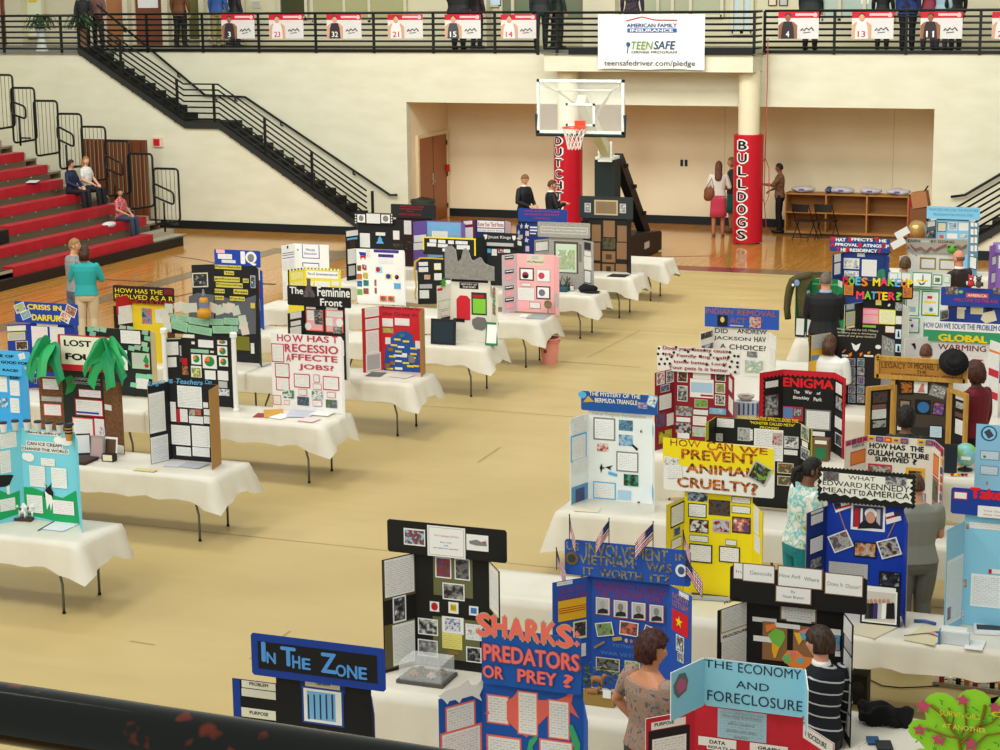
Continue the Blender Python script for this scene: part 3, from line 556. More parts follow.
LROWS = [(15.06, 'cow and ice-cream board'), (17.66, 'ringtones board'), (20.28, 'recession and jobs board'), (22.88, 'red and blue map board'), (25.48, 'grey fort board and laptop'), (27.75, 'pink board'), (30.36, 'grey map board'), (32.5, 'brown and black board'), (34.42, 'bare far corner nearest the hoop')]
RROWS = [(10.0, 'sharks board'), (12.5, 'Vietnam board'), (14.88, 'senator board'), (17.62, 'Bermuda Triangle board'), (20.2, 'Enigma board'), (22.8, 'Indian Removal board'), (25.2, 'makeup board'), (27.6, 'hanging army jacket'), (30.0, 'presidency approval board'), (31.6, 'white line-graph board'), (34.3, 'light blue board furthest right')]
LEX, REX = -10.2, -6.15
proto = table_proto(); used = [False]
def put_table(xr, yf, lab, grp):
    if not used[0]: t = proto; used[0] = True
    else: t = copy_tree(proto)
    t.location = (xr-1.22, yf, 0); t['label'] = lab; t['group'] = grp
def row(xs, yf, what, grp, drops, seed, off=(0, 0)):
    for k, x in enumerate(xs):
        wh = ['aisle-end table', 'second table'][k]; inner = None if off[0] != off[1] else (3, 1)[k] if grp[0] == 'l' else (1, 3)[k]
        put_table(x, yf+off[k], 'steel-legged folding table, %s of the row with the %s' % (wh, what), grp+' tables')
        cloth(x-2.44, x, yf+off[k], drops[k], seed+k, 'white tablecloth on the %s, row with the %s' % (wh, what), grp+' cloths', inner)
for i, (y, w_) in enumerate(LROWS):
    row((LEX, LEX-2.445), y, w_, 'left block', [(.26, .25, .26, .12), (.26, .12, .26, .24)], i*3+1)
RD = {0: .5, 1: .52, 2: .46, 3: .30, 7: .5, 6: .45, 5: .45, 4: .45}
for i, (y, w_) in enumerate(RROWS):
    d = RD.get(i, .4); xl = REX-(.15 if i == 3 else 0)
    row((xl+2.44, xl+4.885), y, w_, 'right block', [(d, .12, .3, min(d, .3)), (.24 if i == 2 else d, .2, .3, .12)], i*3+50)
# ================================================================ display boards
cardboard = M((172, 128, 72), .7)
FRM = dict(Z1=(0, 180, 3.988), Z2=(250, 180, 3.988), Z3=(500, 180, 3.988), Z4=(750, 180, 3.988), Y1=(0, 350, 3.988), Y2=(250, 350, 3.988), Y3=(500, 350, 3.988), Y4=(750, 350, 3.988),
  W2=(250, 562, 3.988), W3=(500, 562, 3.988), W4=(750, 562, 3.988), A1=(330, 190, 6.667), A2=(470, 190, 6.667), A3=(270, 230, 6.667), A4=(410, 240, 6.667), A5=(0, 280, 6.667), A6=(130, 250, 6.667),
  A7=(0, 380, 6.667), A8=(120, 340, 6.667), B1=(820, 200, 5.556), B2=(640, 290, 6.667), B3=(780, 260, 7.5), B4=(880, 260, 7.5), B5=(750, 350, 7.5), B6=(870, 350, 7.5), B7=(860, 430, 5.771), B8=(540, 510, 5),
  C1=(370, 500, 3.0), C2=(220, 610, 5.356), C4=(540, 380, 3.407), C5=(840, 560, 3.95), C6=(740, 440, 3.75), C7=(600, 620, 5), C8=(760, 620, 5.771), X=(0, 0, 1))
class Panel:
    """a flat board panel: P0 bottom-left corner, direction d (unit, horizontal), width w, height h"""
    def __init__(s, P0, d, w, h, th=.006):
        s.P0, s.d, s.w, s.h, s.th = V(P0), V(d), w, h, th; s.n = V((s.d.y, -s.d.x, 0)); s.k = 0; s.ob = None
    def uv(s, x, y):
        r = ray(x, y); t = (s.P0-CAM).dot(s.n)/r.dot(s.n); p = CAM+r*t-s.P0; return p.dot(s.d), p.z
    def at(s, u, v, o=0): return s.P0+s.d*u+V((0, 0, v))+s.n*o
    def rect(s, x0, y0, x1, y1, tx=False):
        cx, cy = (x0+x1)/2, (y0+y1)/2; u, v = s.uv(cx, cy); e = .01
        a = pj(s.at(u, v)); b = pj(s.at(u+e, v)); c = pj(s.at(u, v+e))
        if tx: sl = abs((b[1]-a[1])/max(abs(b[0]-a[0]), 1e-6))*abs(x1-x0); q = max((y1-y0)-sl, .7*(y1-y0)) ; y0, y1 = cy-q/2, cy+q/2
        return u, v, abs(x1-x0)/max(abs(b[0]-a[0])/e, 1e-3), abs(y1-y0)/max(abs(c[1]-a[1])/e, 1e-3)
    def body(s, root, c, back=None, name='panel', outline=None):
        g = MB(); pts = outline or [(0, 0), (s.w, 0), (s.w, s.h), (0, s.h)]; P = [s.at(u, v) for u, v in pts]; Q = [s.at(u, v, -s.th) for u, v in pts]; k = len(P)
        g.add(P, [tuple(range(k))], 0); g.add(Q, [tuple(range(k-1, -1, -1))], 1); g.add(P+Q, [(i, k+i, k+(i+1) % k, (i+1) % k) for i in range(k)], 2)
        fm_ = c if isinstance(c, bpy.types.Material) else M(c); s.ob = g.build(name, [fm_, M(back) if back is not None else cardboard, M(back) if back is not None else cardboard], root); return s.ob
    def poly(s, pts, mat, name='shape', lift=0, th=.002):
        s.k += 1; o = .001+s.k*.0005+lift; g = MB(); P = [s.at(u, v, o+th*.4) for u, v in pts]; g.prism(P, -s.n*(th*.4)); return g.build(name, mat, s.ob)
    def el(s, fr, e):
        ox, oy, sc_ = FRM[fr]; k = e[0]; X = lambda x: ox+x/sc_; Y = lambda y: oy+y/sc_
        if k == 'G':                                   # polygon: colour, name, points
            pts = [s.uv(X(a), Y(b)) for a, b in e[3]]; s.poly(pts, M(e[1]), e[2]); return
        x0, y0, x1, y1 = X(e[1]), Y(e[2]), X(e[3]), Y(e[4]); u, v, W, H = s.rect(x0, y0, x1, y1, k == 'T'); op = e[5:]
        rot = 0
        if op and isinstance(op[-1], float) and (k != 'T' or len(op) > 3): rot = op[-1]; op = op[:-1]
        if k != 'T' and not rot:
            a, b = u-W/2, u+W/2
            if s.ob.name.split('.')[0] != 'header' and not s.free: a, b = max(a, .004), min(b, s.w-.004)
            if b-a < .01: return
            u, W = (a+b)/2, b-a
            if v-H/2 < .005 and s.ob.name.split('.')[0] != 'header': H = v+H/2-.005; v = .005+H/2
            if v+H/2 > s.h-.003 and s.ob.name.split('.')[0] != 'header' and not s.free: b2 = v-H/2; H = s.h-.003-b2; v = b2+H/2
            if H < .003: return
        s.k += 1; o = .001+s.k*.0005; c_, s_ = cos(rot), sin(rot)
        Q = lambda a, b, lift=0: s.at(u+a*c_-b*s_, v+a*s_+b*c_, o+lift)
        def rq(g, a0, b0, a1, b1, mi, lift=0): g.quad(Q(a0, b0, lift), Q(a1, b0, lift), Q(a1, b1, lift), Q(a0, b1, lift), mi, [(a0, b0), (a1, b0), (a1, b1), (a0, b1)])
        if k == 'P':                                   # page [border, paper, ink]
            bo = op[0] if len(op) > 0 else None; pa = op[1] if len(op) > 1 else 'w'; ink = op[2] if len(op) > 2 else 'e'; g = MB(); t = min(W, H)*.07 if bo else 0
            if bo: rq(g, -W/2, -H/2, W/2, H/2, 0)
            a, b = W/2-t, H/2-t; rq(g, -a, -b, a, b, 1, .0002); mg = .1 if min(a, b) > .03 else .02
            rq(g, -a*(1-mg), -b*(1-mg), a*(1-mg), b*(1-mg), 2, .0004); g.build('sheet', [M(bo or 'w'), M(pa), page_mat(pa, ink)], s.ob, fix=False)
        elif k == 'I':                                 # picture: palette [border]
            pal = op[0] if op else 'eEz'; bo = op[1] if len(op) > 1 else 'w'; g = MB(); t = min(W, H)*.07 if bo != '-' else 0
            if t: rq(g, -W/2, -H/2, W/2, H/2, 0)
            rq(g, -W/2+t, -H/2+t, W/2-t, H/2-t, 1, .0002); g.build('picture', [M('w' if bo == '-' else bo), pic_mat(pal, 3/max(W, H)+4)], s.ob, fix=False)
        elif k == 'R':
            g = MB(); rq(g, -W/2, -H/2, W/2, H/2, 0); g.build(op[1] if len(op) > 1 else 'patch', M(op[0]), s.ob, fix=False)
        elif k == 'O':
            g = MB(); n = 20; P = [Q(W/2*cos(2*pi*i/n), H/2*sin(2*pi*i/n)) for i in range(n)]; g.add(P, [tuple(range(n))]); g.build(op[1] if len(op) > 1 else 'disc', M(op[0]), s.ob, fix=False)
        elif k == 'C':                                 # pie chart
            g = MB(); n = 16; c0 = Q(0, 0)
            for i in range(n): g.add([c0, Q(W/2*cos(2*pi*i/n), H/2*sin(2*pi*i/n)), Q(W/2*cos(2*pi*(i+1)/n), H/2*sin(2*pi*(i+1)/n))], [(0, 1, 2)], 1 if i in (4, 5, 6, 7) else 2 if i == 8 else 0)
            g.build('pie_chart', [M(q) for q in (op[0] if op else 'gor')], s.ob, fix=False)
        elif k == 'T':                                 # text, colour [bold [shadow colour]]
            body = op[0]; c = op[1]; bold = op[2] if len(op) > 2 else .02; g = MB(); vs, fs = text_geo(body, bold if bold < 1 else bold-1, .25 if bold >= 1 else 0)
            if len(op) > 3 and op[3]:
                sv, sf = text_geo(body, bold+.03); gg = MB(); gg.add([Q((a-.5)*W*1.04, (b-.5)*H*1.08, c*.4) for a, b, c in sv], sf); gg.build('lettering_outline', M(op[3]), s.ob)
                s.k += 1; o = .001+s.k*.0005
            g.add([Q((a-.5)*W, (b-.5)*H, c) for a, b, c in vs], fs); mt = clothm('camouflage_print', list(c[1:]), 22) if isinstance(c, str) and c[0] == '*' else M(c)
            g.build('lettering', mt, s.ob)
    free = False
def wing_angle(P, w, sgn, px, z):
    best = None
    for i in range(0, 111):
        A = R(i); q = P+V((sgn*w*cos(A), -w*sin(A), 0)); q.z = z; e = abs(pj(q)[0]-px)
        if best is None or e < best[0]: best = (e, A)
    return best[1]
BOARDS = {}
def board(key, label, Y, fl, fr, wl=None, wr=None, c='w', cl=None, cr=None, back=None, L=(), Cn=(), Rr=(), H=None, zb=.745, ww=.305, wwr=None, ztop=None, cat='display board', hc=None, thing_name='display_board', group=None):
    a, b = atY(*fl, Y), atY(*fr, Y); zt = ztop or (a.z+b.z)/2; zt0 = zt; h = zt-zb
    root = thing(thing_name, ((a.x+b.x)/2, Y, zb), label, cat, group); BOARDS[key] = root; pn = {}
    bk = back
    hx = h
    if H:
        f, x0, y0, x1, y1 = H[:5]; ox, oy, s_ = FRM[f]; dy = H[7] if len(H) > 7 and H[7] is not None else .045
        t = Panel((a.x, Y-dy, zt), (1, 0, 0), 1, 1); u, v, W, Hh = t.rect(ox+x0/s_, oy+y0/s_, ox+x1/s_, oy+y1/s_); hb = zt+v-Hh/2; hx = max(h, min(hb+.06, hb+Hh*.6)-zb)
    pc = Panel((a.x, Y, zb), (1, 0, 0), b.x-a.x, hx); pc.body(root, c, bk, 'centre_panel'); pn['C'] = pc
    if wl is not None:
        A = wing_angle(V((a.x, Y, zb)), ww, -1, wl, zt); d = V((cos(A), sin(A), 0)); p = Panel(V((a.x, Y, zb))-d*ww, d, ww, h); p.body(root, cl or c, bk, 'side_panel'); pn['L'] = p
    if wr is not None:
        q = wwr or ww; A = wing_angle(V((b.x, Y, zb)), q, 1, wr, zt); d = V((cos(A), -sin(A), 0)); p = Panel(V((b.x, Y, zb)), d, q, h); p.body(root, cr or c, bk, 'side_panel'); pn['R'] = p
    if H:                                             # header: frame, x0,y0,x1,y1 (left/right edges, top and bottom at mid width), colour, elements [, outline]
        f, x0, y0, x1, y1, col, els = H[:7]; ox, oy, s_ = FRM[f]; dy = H[7] if len(H) > 7 and H[7] is not None else .045; Yh = Y-dy
        t = Panel((a.x, Yh, zt), (1, 0, 0), 1, 1); u, v, W, Hh = t.rect(ox+x0/s_, oy+y0/s_, ox+x1/s_, oy+y1/s_)
        p = Panel((a.x+u-W/2, Yh, zt+v-Hh/2), (1, 0, 0), W, Hh); ol = H[8](W, Hh) if len(H) > 8 else [(0.015, 0), (W-.015, 0), (W, .015), (W, Hh-.015), (W-.015, Hh), (.015, Hh), (0, Hh-.015), (0, .015)]
        p.body(root, col, bk, 'header', ol); pn['H'] = p
        tb = MB(); za = zb+hx-.05
        for q in (.3, .7): cpt = p.at(W*q, 0); tb.box((cpt.x-.02, Yh+.0065, za), (cpt.x+.02, Y-.0005, za+.03))
        if za > p.P0.z: tb.build('header_tabs', cardboard, p.ob)
        for e in els: (p.el(e[0], e[1:]) if isinstance(e[0], str) and e[0] in FRM else p.el(f, e))
    for kk, els in (('L', L), ('C', Cn), ('R', Rr)):
        if kk in pn:
            f = None
            for e in els:
                if isinstance(e, str): f = e; continue
                pn[kk].el(f, e)
    BOARDS[key+'_p'] = pn; return root
def jag(n, dpt):
    def f(W, H):
        pts = []
        for (x0, y0, x1, y1, m_) in ((0, 0, W, 0, n), (W, 0, W, H, n//3), (W, H, 0, H, n), (0, H, 0, 0, n//3)):
            for i in range(m_):
                t = i/m_; nx, ny = (y1-y0), (x0-x1); l = (nx*nx+ny*ny)**.5; d = dpt if i % 2 else 0
                pts.append((x0+(x1-x0)*t+nx/l*d, y0+(y1-y0)*t+ny/l*d))
        return pts
    return f
def border(pn, keys, fn):
    """coloured edging along the outer rim of the panels (a side part of each panel)"""
    for k in keys: fn(pn[k], k)
# ---------------------------------------------------------------- boards of the left block
board('cow', 'sky-blue three-panel board with cows, clouds and ice-cream cups along its top', 15.66, (20, 425.5), (74.5, 435), wl=-9, wr=77, c=(120, 205, 222), back=(120, 205, 222),
 L=['Y1', ('G', (20, 160, 90), 'green_hill', [(-60, 560), (0, 560), (40, 575), (78, 560), (82, 650), (-60, 700)]), ('P', 0, 330, 65, 390), ('P', 0, 402, 42, 490), ('G', 'k', 'cow_print', [(-20, 500), (45, 497), (54, 500), (48, 512), (38, 536), (20, 545), (-20, 548)]), ('G', 'w', 'cow_print', [(25, 545), (38, 540), (38, 575), (28, 575)]), ('P', 0, 592, 60, 640)],
 Cn=['Y1', ('G', (20, 160, 90), 'green_hill', [(83, 545), (130, 548), (190, 572), (250, 590), (304, 560), (318, 705), (86, 650)]), ('P', 110, 325, 245, 341, None, 'w', 'k'), ('P', 105, 365, 250, 388, None, 'w', 'k'), ('P', 85, 388, 275, 408, None, 'w', 'k'),
  ('T', 112, 326, 242, 340, "BEN & JERRY'S", 'k', .03), ('T', 108, 367, 246, 386, 'CAN ICE CREAM', 'k', .03), ('T', 88, 390, 272, 406, 'CHANGE THE WORLD', 'k', .03),
  ('O', 215, 345, 255, 375, 'w', 'cloud_print'), ('O', 240, 350, 290, 382, 'w', 'cloud_print'), ('O', 76, 408, 112, 438, 'w', 'cloud_print'), ('O', 98, 410, 138, 445, 'w', 'cloud_print'), ('P', 165, 432, 220, 462), ('P', 120, 462, 182, 545), ('P', 207, 470, 268, 550), ('P', 110, 578, 172, 648), ('P', 213, 600, 297, 655, None, 'w', 'r'),
  ('G', 'k', 'cow_print', [(176, 525), (186, 540), (190, 548), (200, 540), (208, 528), (205, 550), (216, 570), (212, 585), (178, 585), (176, 565), (188, 550)]), ('G', 'w', 'cow_print', [(180, 560), (196, 575), (208, 580), (213, 600), (206, 640), (200, 610), (190, 636), (186, 600)])])
p = BOARDS['cow_p']
cups = [(3, 420.5), (14.8, 419), (26.7, 420.3), (37.5, 421), (48.5, 422.5), (59.5, 423.5), (70, 424.5)]
for i, (x, y) in enumerate(cups):
    P = p['L' if x < 20 else 'C']; u, v = P.uv(x, y); c = P.at(u, P.h+.0, .0); g = MB(); q = c+V((0, 0, -.015)); g.lathe(q, [(.028, 0), (.036, .085)], 14, 0); o = g.build('ice_cream_cup', pic_mat('wEwqs', 10), BOARDS['cow']); g = MB(); g.lathe(q, [(.038, .085), (.038, .10), (.03, .106)], 14); g.build('lid', M('d'), o)
for k in range(3):
    P = p['C']; c = P.at(P.w-.03, P.h-.01-.03*k, .05); g = MB(); g.lathe(c, [(.03, 0), (.037, .07)], 14, 0); o = g.build('ice_cream_cup', pic_mat('cjoy', 12), BOARDS['cow']); g = MB(); g.lathe(c, [(.039, .07), (.039, .085)], 14); g.build('lid', M('k'), o)
board('race', 'bright blue board about race, cut by the left edge', 18.5, (-32, 360), (19.5, 369), wr=27.5, c=(60, 165, 225),
 H=('A5', -110, 470, 203, 638, (72, 178, 235), [('T', -150, 488, 92, 516, 'THE USE OF', 'k', .06), ('T', 5, 538, 187, 566, 'GOOD FOR', 'k', .06), ('T', 18, 590, 122, 614, 'RACE?', 'k', .06), ('I', 125, 488, 168, 528, 'EwE', '-', .3), ('I', 165, 575, 195, 612, 'kEw', '-', .4)]),
 Cn=['Y1', ('P', -40, 100, 32, 170, 'B'), ('T', 40, 104, 76, 118, 'DA', 'k', .06), ('P', 40, 122, 78, 182), ('I', 0, 192, 32, 228, 'wBz', '-'), ('P', 42, 192, 78, 250, None, 'w', 'g')])
board('darfur', 'dark blue Darfur board with yellow title letters', 21.1, (30.5, 323), (73, 327), wl=2.5, wr=78, c=(24, 58, 148), back=(24, 58, 148),
 H=('A5', 97, 152, 520, 293, (26, 66, 160), [('T', 180, 158, 410, 208, 'CRISIS IN', 'y', .06), ('T', 212, 226, 405, 280, 'DARFUR', 'y', .06), ('I', 98, 155, 170, 215, 'yGEn', 'w', .35), ('I', 140, 205, 205, 258, 'EBy', 'w', .4), ('I', 437, 172, 508, 240, 'nsqw', 'w', -.4), ('I', 402, 215, 470, 280, 'nowq', 'w', -.45)]),
 L=['A5', ('P', 25, 305, 172, 340, 'y', 'w'), ('P', 33, 348, 168, 402, 'y', 'E'), ('I', 105, 408, 185, 465, 'cknq', 'c')],
 Cn=['A5', ('P', 245, 288, 385, 310), ('P', 212, 310, 320, 450, None, 'w', 's'), ('P', 335, 315, 432, 450), ('I', 200, 480, 240, 530, 'nyq', 'c'), ('P', 215, 555, 240, 620, 'y'), ('I', 205, 650, 245, 690, 'nkc', 'c')], Rr=['A5', ('P', 455, 300, 487, 335), ('P', 455, 340, 485, 400)])
board('evolved', 'black and red board with yellow HOW HAS THE title', 23.1, (132, 303), (166, 306), wl=113.5, wr=173.5, c=(236, 205, 40), cl=(40, 26, 22), cr=(90, 26, 34), back='k',
 H=('Z1', 450, 425, 694, 492, (42, 30, 26), [('T', 458, 431, 648, 457, 'HOW HAS THE', 'y', .01), ('T', 458, 456, 690, 482, 'EVOLVED AS A R', 'y', .01), ('T', 500, 478, 690, 500, 'THE CULTURE', 'r', .02), ('R', 655, 435, 690, 457, 'm')]),
 L=['Z1', ('G', (180, 30, 30), 'red_shape', [(460, 470), (500, 460), (530, 480), (520, 520), (465, 540)]), ('P', 470, 480, 530, 572)], Cn=['Z1', ('I', 566, 512, 606, 574, 'zBse', '-'), ('P', 620, 516, 655, 570)])
board('money_left', 'black board with mint money cut-outs behind the palm-tree board', 21.05, (85, 326), (150, 331), wr=155, c=(30, 34, 32), cr=(196, 176, 130), back=(196, 176, 130), ww=.2,
 Cn=['A5']+[('G', (120+(i*37) % 50, 200-(i*13) % 20, 160), 'banknote', [(x, y), (x+42, y+8), (x+36, y+40), (x-4, y+30)]) for i, (x, y) in enumerate([(585, 310), (625, 305), (670, 312), (600, 340), (800, 300), (850, 305), (950, 330), (965, 370), (945, 410), (900, 430), (860, 435), (955, 440)])]+
 [('P', 800, 325, 943, 430, 'k'), ('R', 882, 486, 1000, 592, (176, 205, 170), 'picture_mount'), ('O', 888, 490, 948, 560, 'E', 'compact_disc'), ('G', 'g', 'tree_print', [(955, 540), (975, 495), (995, 540), (985, 565)]), ('O', 965, 555, 995, 585, 'r', 'apple_print'), ('P', 775, 460, 858, 605, 'k'), ('T', 790, 650, 850, 690, '¿DIC', 'k', .02, .7), ('P', 905, 650, 1000, 730, 'k')]+[('G', (130, 205, 165), 'banknote', [(x, y), (x+40, y+5), (x+36, y+36), (x-4, y+30)]) for x, y in ((910, 620), (950, 625), (875, 680), (985, 625))])
# palm tree board
fur = noisy('brown_fur', (92, 56, 34), (130, 92, 60), 60, .95, .4)
board('palm', 'palm-tree board with brown trunks, green fronds and a LOST AND FOUND sign', 18.38, (62, 376), (103, 381), c=(32, 40, 34), wl=38, wr=121, cl=fur, cr=fur, back=(100, 60, 34),
 H=('A5', 388, 372, 775, 612, (196, 34, 44), [('R', 405, 380, 765, 570, (232, 230, 205), 'sign_paper'), ('T', 425, 395, 610, 450, 'LOST', 'k', .05), ('T', 622, 404, 690, 455, '&', 'k', .04), ('T', 435, 484, 690, 548, 'FOUN', 'k', .07)]),
 L=['Y1', ('P', 165, 88, 232, 108, None, 'w', 'k'), ('P', 168, 112, 236, 160, 'm'), ('P', 165, 185, 246, 205, 'e', 'E', 'k'), ('P', 175, 215, 245, 262, 's')],
 Cn=['Y1', ('G', (34, 130, 62), 'leaf_shape', [(258, 110), (285, 100), (310, 130), (290, 165), (260, 180), (268, 140)]), ('P', 296, 112, 400, 124, None, 'k', 'w'), ('P', 280, 126, 402, 138, None, 'k', 'w'), ('P', 314, 158, 404, 190, 'r', 'w', 'b'), ('P', 300, 196, 412, 264, 'r'), ('R', 304, 246, 395, 254, 'b'), ('P', 290, 270, 374, 342, 's'), ('P', 376, 272, 430, 345, 'r'), ('I', 398, 306, 430, 338, 'bwr', '-')],
 Rr=['Y1', ('P', 405, 88, 432, 104), ('P', 418, 218, 445, 240), ('P', 470, 380, 498, 430)])
def frond(parent, c, dirn, ln_, wd, col, seed):
    rnd = random.Random(seed); g = MB(); d = V(dirn).normalized(); s_ = d.cross(V((0, -1, .2))).normalized(); n = 8; P = []
    for i in range(n+1):
        t = i/n; p = V(c)+d*ln_*t+V((0, -.02*sin(t*pi), .08*sin(t*pi)*ln_-.8*ln_*t*t)); w_ = wd*sin(min(1, t*1.25+.15)*pi*.82)
        P += [p-s_*w_, p+V((0, -.02, .015)), p+s_*w_]
    g.add(P, [(3*i+j, 3*i+j+1, 3*i+j+4, 3*i+j+3) for i in range(n) for j in (0, 1)]); o = g.build('frond', M(col, .5), parent, smooth=False); md = o.modifiers.new('thickness', 'SOLIDIFY'); md.thickness = .006; return o
rt_ = BOARDS['palm']; pr = BOARDS['palm_p']
for (px, py, ds) in ((109, 348, [(-1, -.1, .1), (-.8, -.5, -.1), (-.3, -.6, .2), (.3, -.5, .3), (1, -.1, .45), (.9, -.4, .1), (.7, -.3, -.3), (.25, -.4, -.4), (-.5, -.3, -.5)]), (50, 345, [(-.7, -.2, -.2), (-.4, -.5, -.3), (.1, -.6, -.2), (.5, -.3, -.4), (-.1, -.4, .1)])):
    c = atY(px, py, 18.2)
    for i, d in enumerate(ds): frond(rt_, c, d, .29, .12, (28+8*(i % 3), 140+12*(i % 3), 92), i)
    g = MB(); b_ = atY(px+(3 if px > 100 else 0), py+26, 18.25); g.tube([c+V((0, .03, -.02)), (c+b_)/2+V((.0, .03, 0)), b_], [.035, .045, .06], 10); g.build('trunk', fur, rt_, smooth=True)
board('ringtones', 'black board with blue cursive Ringtones title and one brown folded wing', 18.28, (169, 380.5), (218, 385.5), wl=147.5, wr=208.5, c=(26, 26, 32),
 L=['A8', ('T', 180, 258, 300, 320, 'Ringto', 'B', 1.02), ('P', 193, 350, 300, 615), ('P', 198, 640, 322, 850, None, 'w', 'b')],
 Cn=['A8', ('T', 318, 258, 352, 290, 'nes', 'B', 1.02), ('T', 375, 255, 552, 302, 'Teachers', 'B', 1.02), ('T', 568, 262, 612, 296, 'Can', 'B', 1.02), ('P', 384, 308, 546, 452, None, 'w', 'z'), ('P', 335, 412, 374, 542), ('R', 380, 458, 400, 550, 'r'), ('P', 402, 460, 452, 546), ('I', 462, 462, 502, 502, 'nck', '-'), ('I', 505, 462, 542, 502, 'nsk', '-'), ('P', 462, 508, 556, 556),
  ('P', 342, 568, 470, 698), ('P', 482, 572, 600, 712), ('P', 378, 712, 475, 770), ('P', 486, 716, 600, 776), ('P', 556, 415, 590, 450), ('P', 562, 460, 600, 500), ('P', 562, 508, 600, 556)])
# money board with white pillars
board('money', 'black economy board between two white pillars with mint cards and bundles of banknotes', 20.85, (181, 336), (229, 342), wl=164, wr=234, ww=.2, c=(26, 26, 28), back='k',
 L=['A6', ('R', 245, 568, 352, 594, 't'), ('P', 245, 612, 322, 700), ('P', 332, 635, 380, 705, None, 'E'), ('P', 252, 715, 310, 780), ('I', 330, 715, 382, 745, 'nzr', '-')],
 Cn=['A6', ('R', 395, 568, 480, 592, 't'), ('R', 410, 610, 432, 628, 'w'), ('R', 455, 600, 556, 650, 'w'), ('R', 405, 662, 525, 686, 't'), ('R', 535, 672, 560, 686, 'c'), ('R', 582, 575, 648, 632, 'w'), ('C', 592, 580, 638, 625, 'gor'), ('R', 584, 642, 650, 702, 'w'), ('C', 596, 650, 640, 696, 'gor'), ('R', 410, 695, 475, 762, 'w'), ('C', 420, 700, 465, 750, 'goy'), ('R', 486, 700, 580, 790, 'w'), ('C', 498, 708, 565, 776, 'gor'), ('R', 596, 715, 655, 775, 'w'), ('C', 604, 722, 645, 768, 'gor'),
  'A8', ('R', 476, 172, 546, 248, 'w'), ('I', 480, 185, 540, 245, 'wygw', '-'), ('R', 568, 202, 640, 262, 'w'), ('R', 654, 205, 724, 268, 'w'), ('R', 660, 275, 718, 318, 'E'), ('R', 388, 118, 452, 165, 'r'), ('I', 385, 170, 458, 230, 'nozb', '-'), ('I', 650, 325, 732, 370, 'bwb', '-'), ('R', 322, 112, 380, 200, 'E')])
rt_ = BOARDS['money']
for x in (164, 233.5):
    c = atY(x, 340, 20.68); c.z = .745; g = MB(); g.lathe(c, [(.04, 0), (.04, .03), (.03, .04), (.03, .92), (.045, .93), (.045, .98), (.03, .99)], 16); g.build('pillar', M('w'), rt_)
hp = Panel((atY(170, 320, 20.78).x, 20.78, 1.655), (1, 0, 0), .85, .16); hp.body(rt_, 'k', 'k', 'header'); hp.free = True
for e in [('T', 262, 420, 318, 455, 'HAS THE', 'z', .03)]: pass
for (x0, y0, x1, y1, r_) in ((262, 425, 312, 462, -.1), (318, 432, 390, 475, -.12), (392, 455, 528, 500, -.08), (530, 458, 624, 500, .03), (626, 452, 724, 497, .02), (272, 470, 386, 535, -.2), (388, 508, 548, 560, -.1), (552, 505, 690, 555, .05), (692, 508, 720, 545, .1)):
    hp.el('A6', ('R', x0, y0, x1, y1, 't', 'title_card', float(r_))); hp.el('A6', ('P', x0+8, y0+6, x1-8, y1-6, None, 't', 'k', float(r_)))
for i, (x, y) in enumerate([(262, 385), (325, 375), (350, 372), (380, 385), (425, 380), (555, 380), (595, 395), (645, 385), (675, 380), (710, 400), (235, 420), (245, 460), (755, 462), (760, 500), (770, 530), (255, 512)]):
    hp.el('A6', ('R', x-26, y-28, x+26, y+34, ((196+i % 3*10), 205, 190), 'banknote', float(.3*sin(i*2.3))))
c = atY(204.3, 318, 20.70); t = thing('mustard_figure', c, 'mustard-yellow bottle figure with grey pointed cap on top of the money board', 'figure'); g = MB(); g.lathe(c, [(.06, 0), (.085, .02), (.088, .08), (.06, .11), (.05, .13), (.055, .2), (.05, .245), (.02, .26)], 20); g.build('body', M((200, 140, 30), .4), t, smooth=True); g = MB(); g.lathe(c, [(.025, .258), (.02, .30), (.012, .34), (.006, .36)], 12); g.build('cap', M('e'), t, smooth=True); g = MB(); g.lathe(c, [(.053, .135), (.0575, .2)], 20); g.build('label', pic_mat('wbw', 30), t)
board('farm', 'black board with yellow word strips and grey landscape, left of the IQ board', 23.5, (213.5, 262.5), (255.5, 268), wl=188.8, wr=258, c=(30, 32, 34), back=(40, 40, 42),
 L=['A6', ('I', 410, 152, 520, 248, 'Ezke', 'c'), ('G', (95, 98, 104), 'grey_hills', [(392, 310), (450, 285), (560, 300), (560, 480), (392, 480)])],
 Cn=['A6', ('G', (95, 98, 104), 'grey_hills', [(560, 300), (650, 320), (700, 345), (840, 300), (840, 560), (560, 560)])]+[('T', *q, 'n', .03, None) for q in ()]+
 sum([[('R', x0, y0, x1, y1, (214, 200, 84), 'title_strip'), ('T', x0+4, y0+5, x1-4, y1-6, s_, (70, 40, 40), .03)] for x0, y0, x1, y1, s_ in ((566, 98, 742, 128, 'Farmlands'), (628, 140, 694, 166, 'The'), (532, 178, 732, 210, 'Significance'), (754, 190, 792, 218, 'of'), (574, 218, 752, 250, 'Protecting'), (538, 258, 632, 286, 'Rural'), (692, 262, 788, 294, 'Areas'), (560, 304, 628, 332, 'with'), (668, 310, 768, 338, 'Parks'))], [])+[('I', 806, 170, 838, 252, 'Bkw', 'w'), ('R', 806, 352, 836, 388, (214, 200, 84)), ('R', 704, 575, 800, 668, (120, 118, 40)), ('P', 808, 620, 832, 690), ('P', 630, 355, 690, 380, 'k', 'y')])
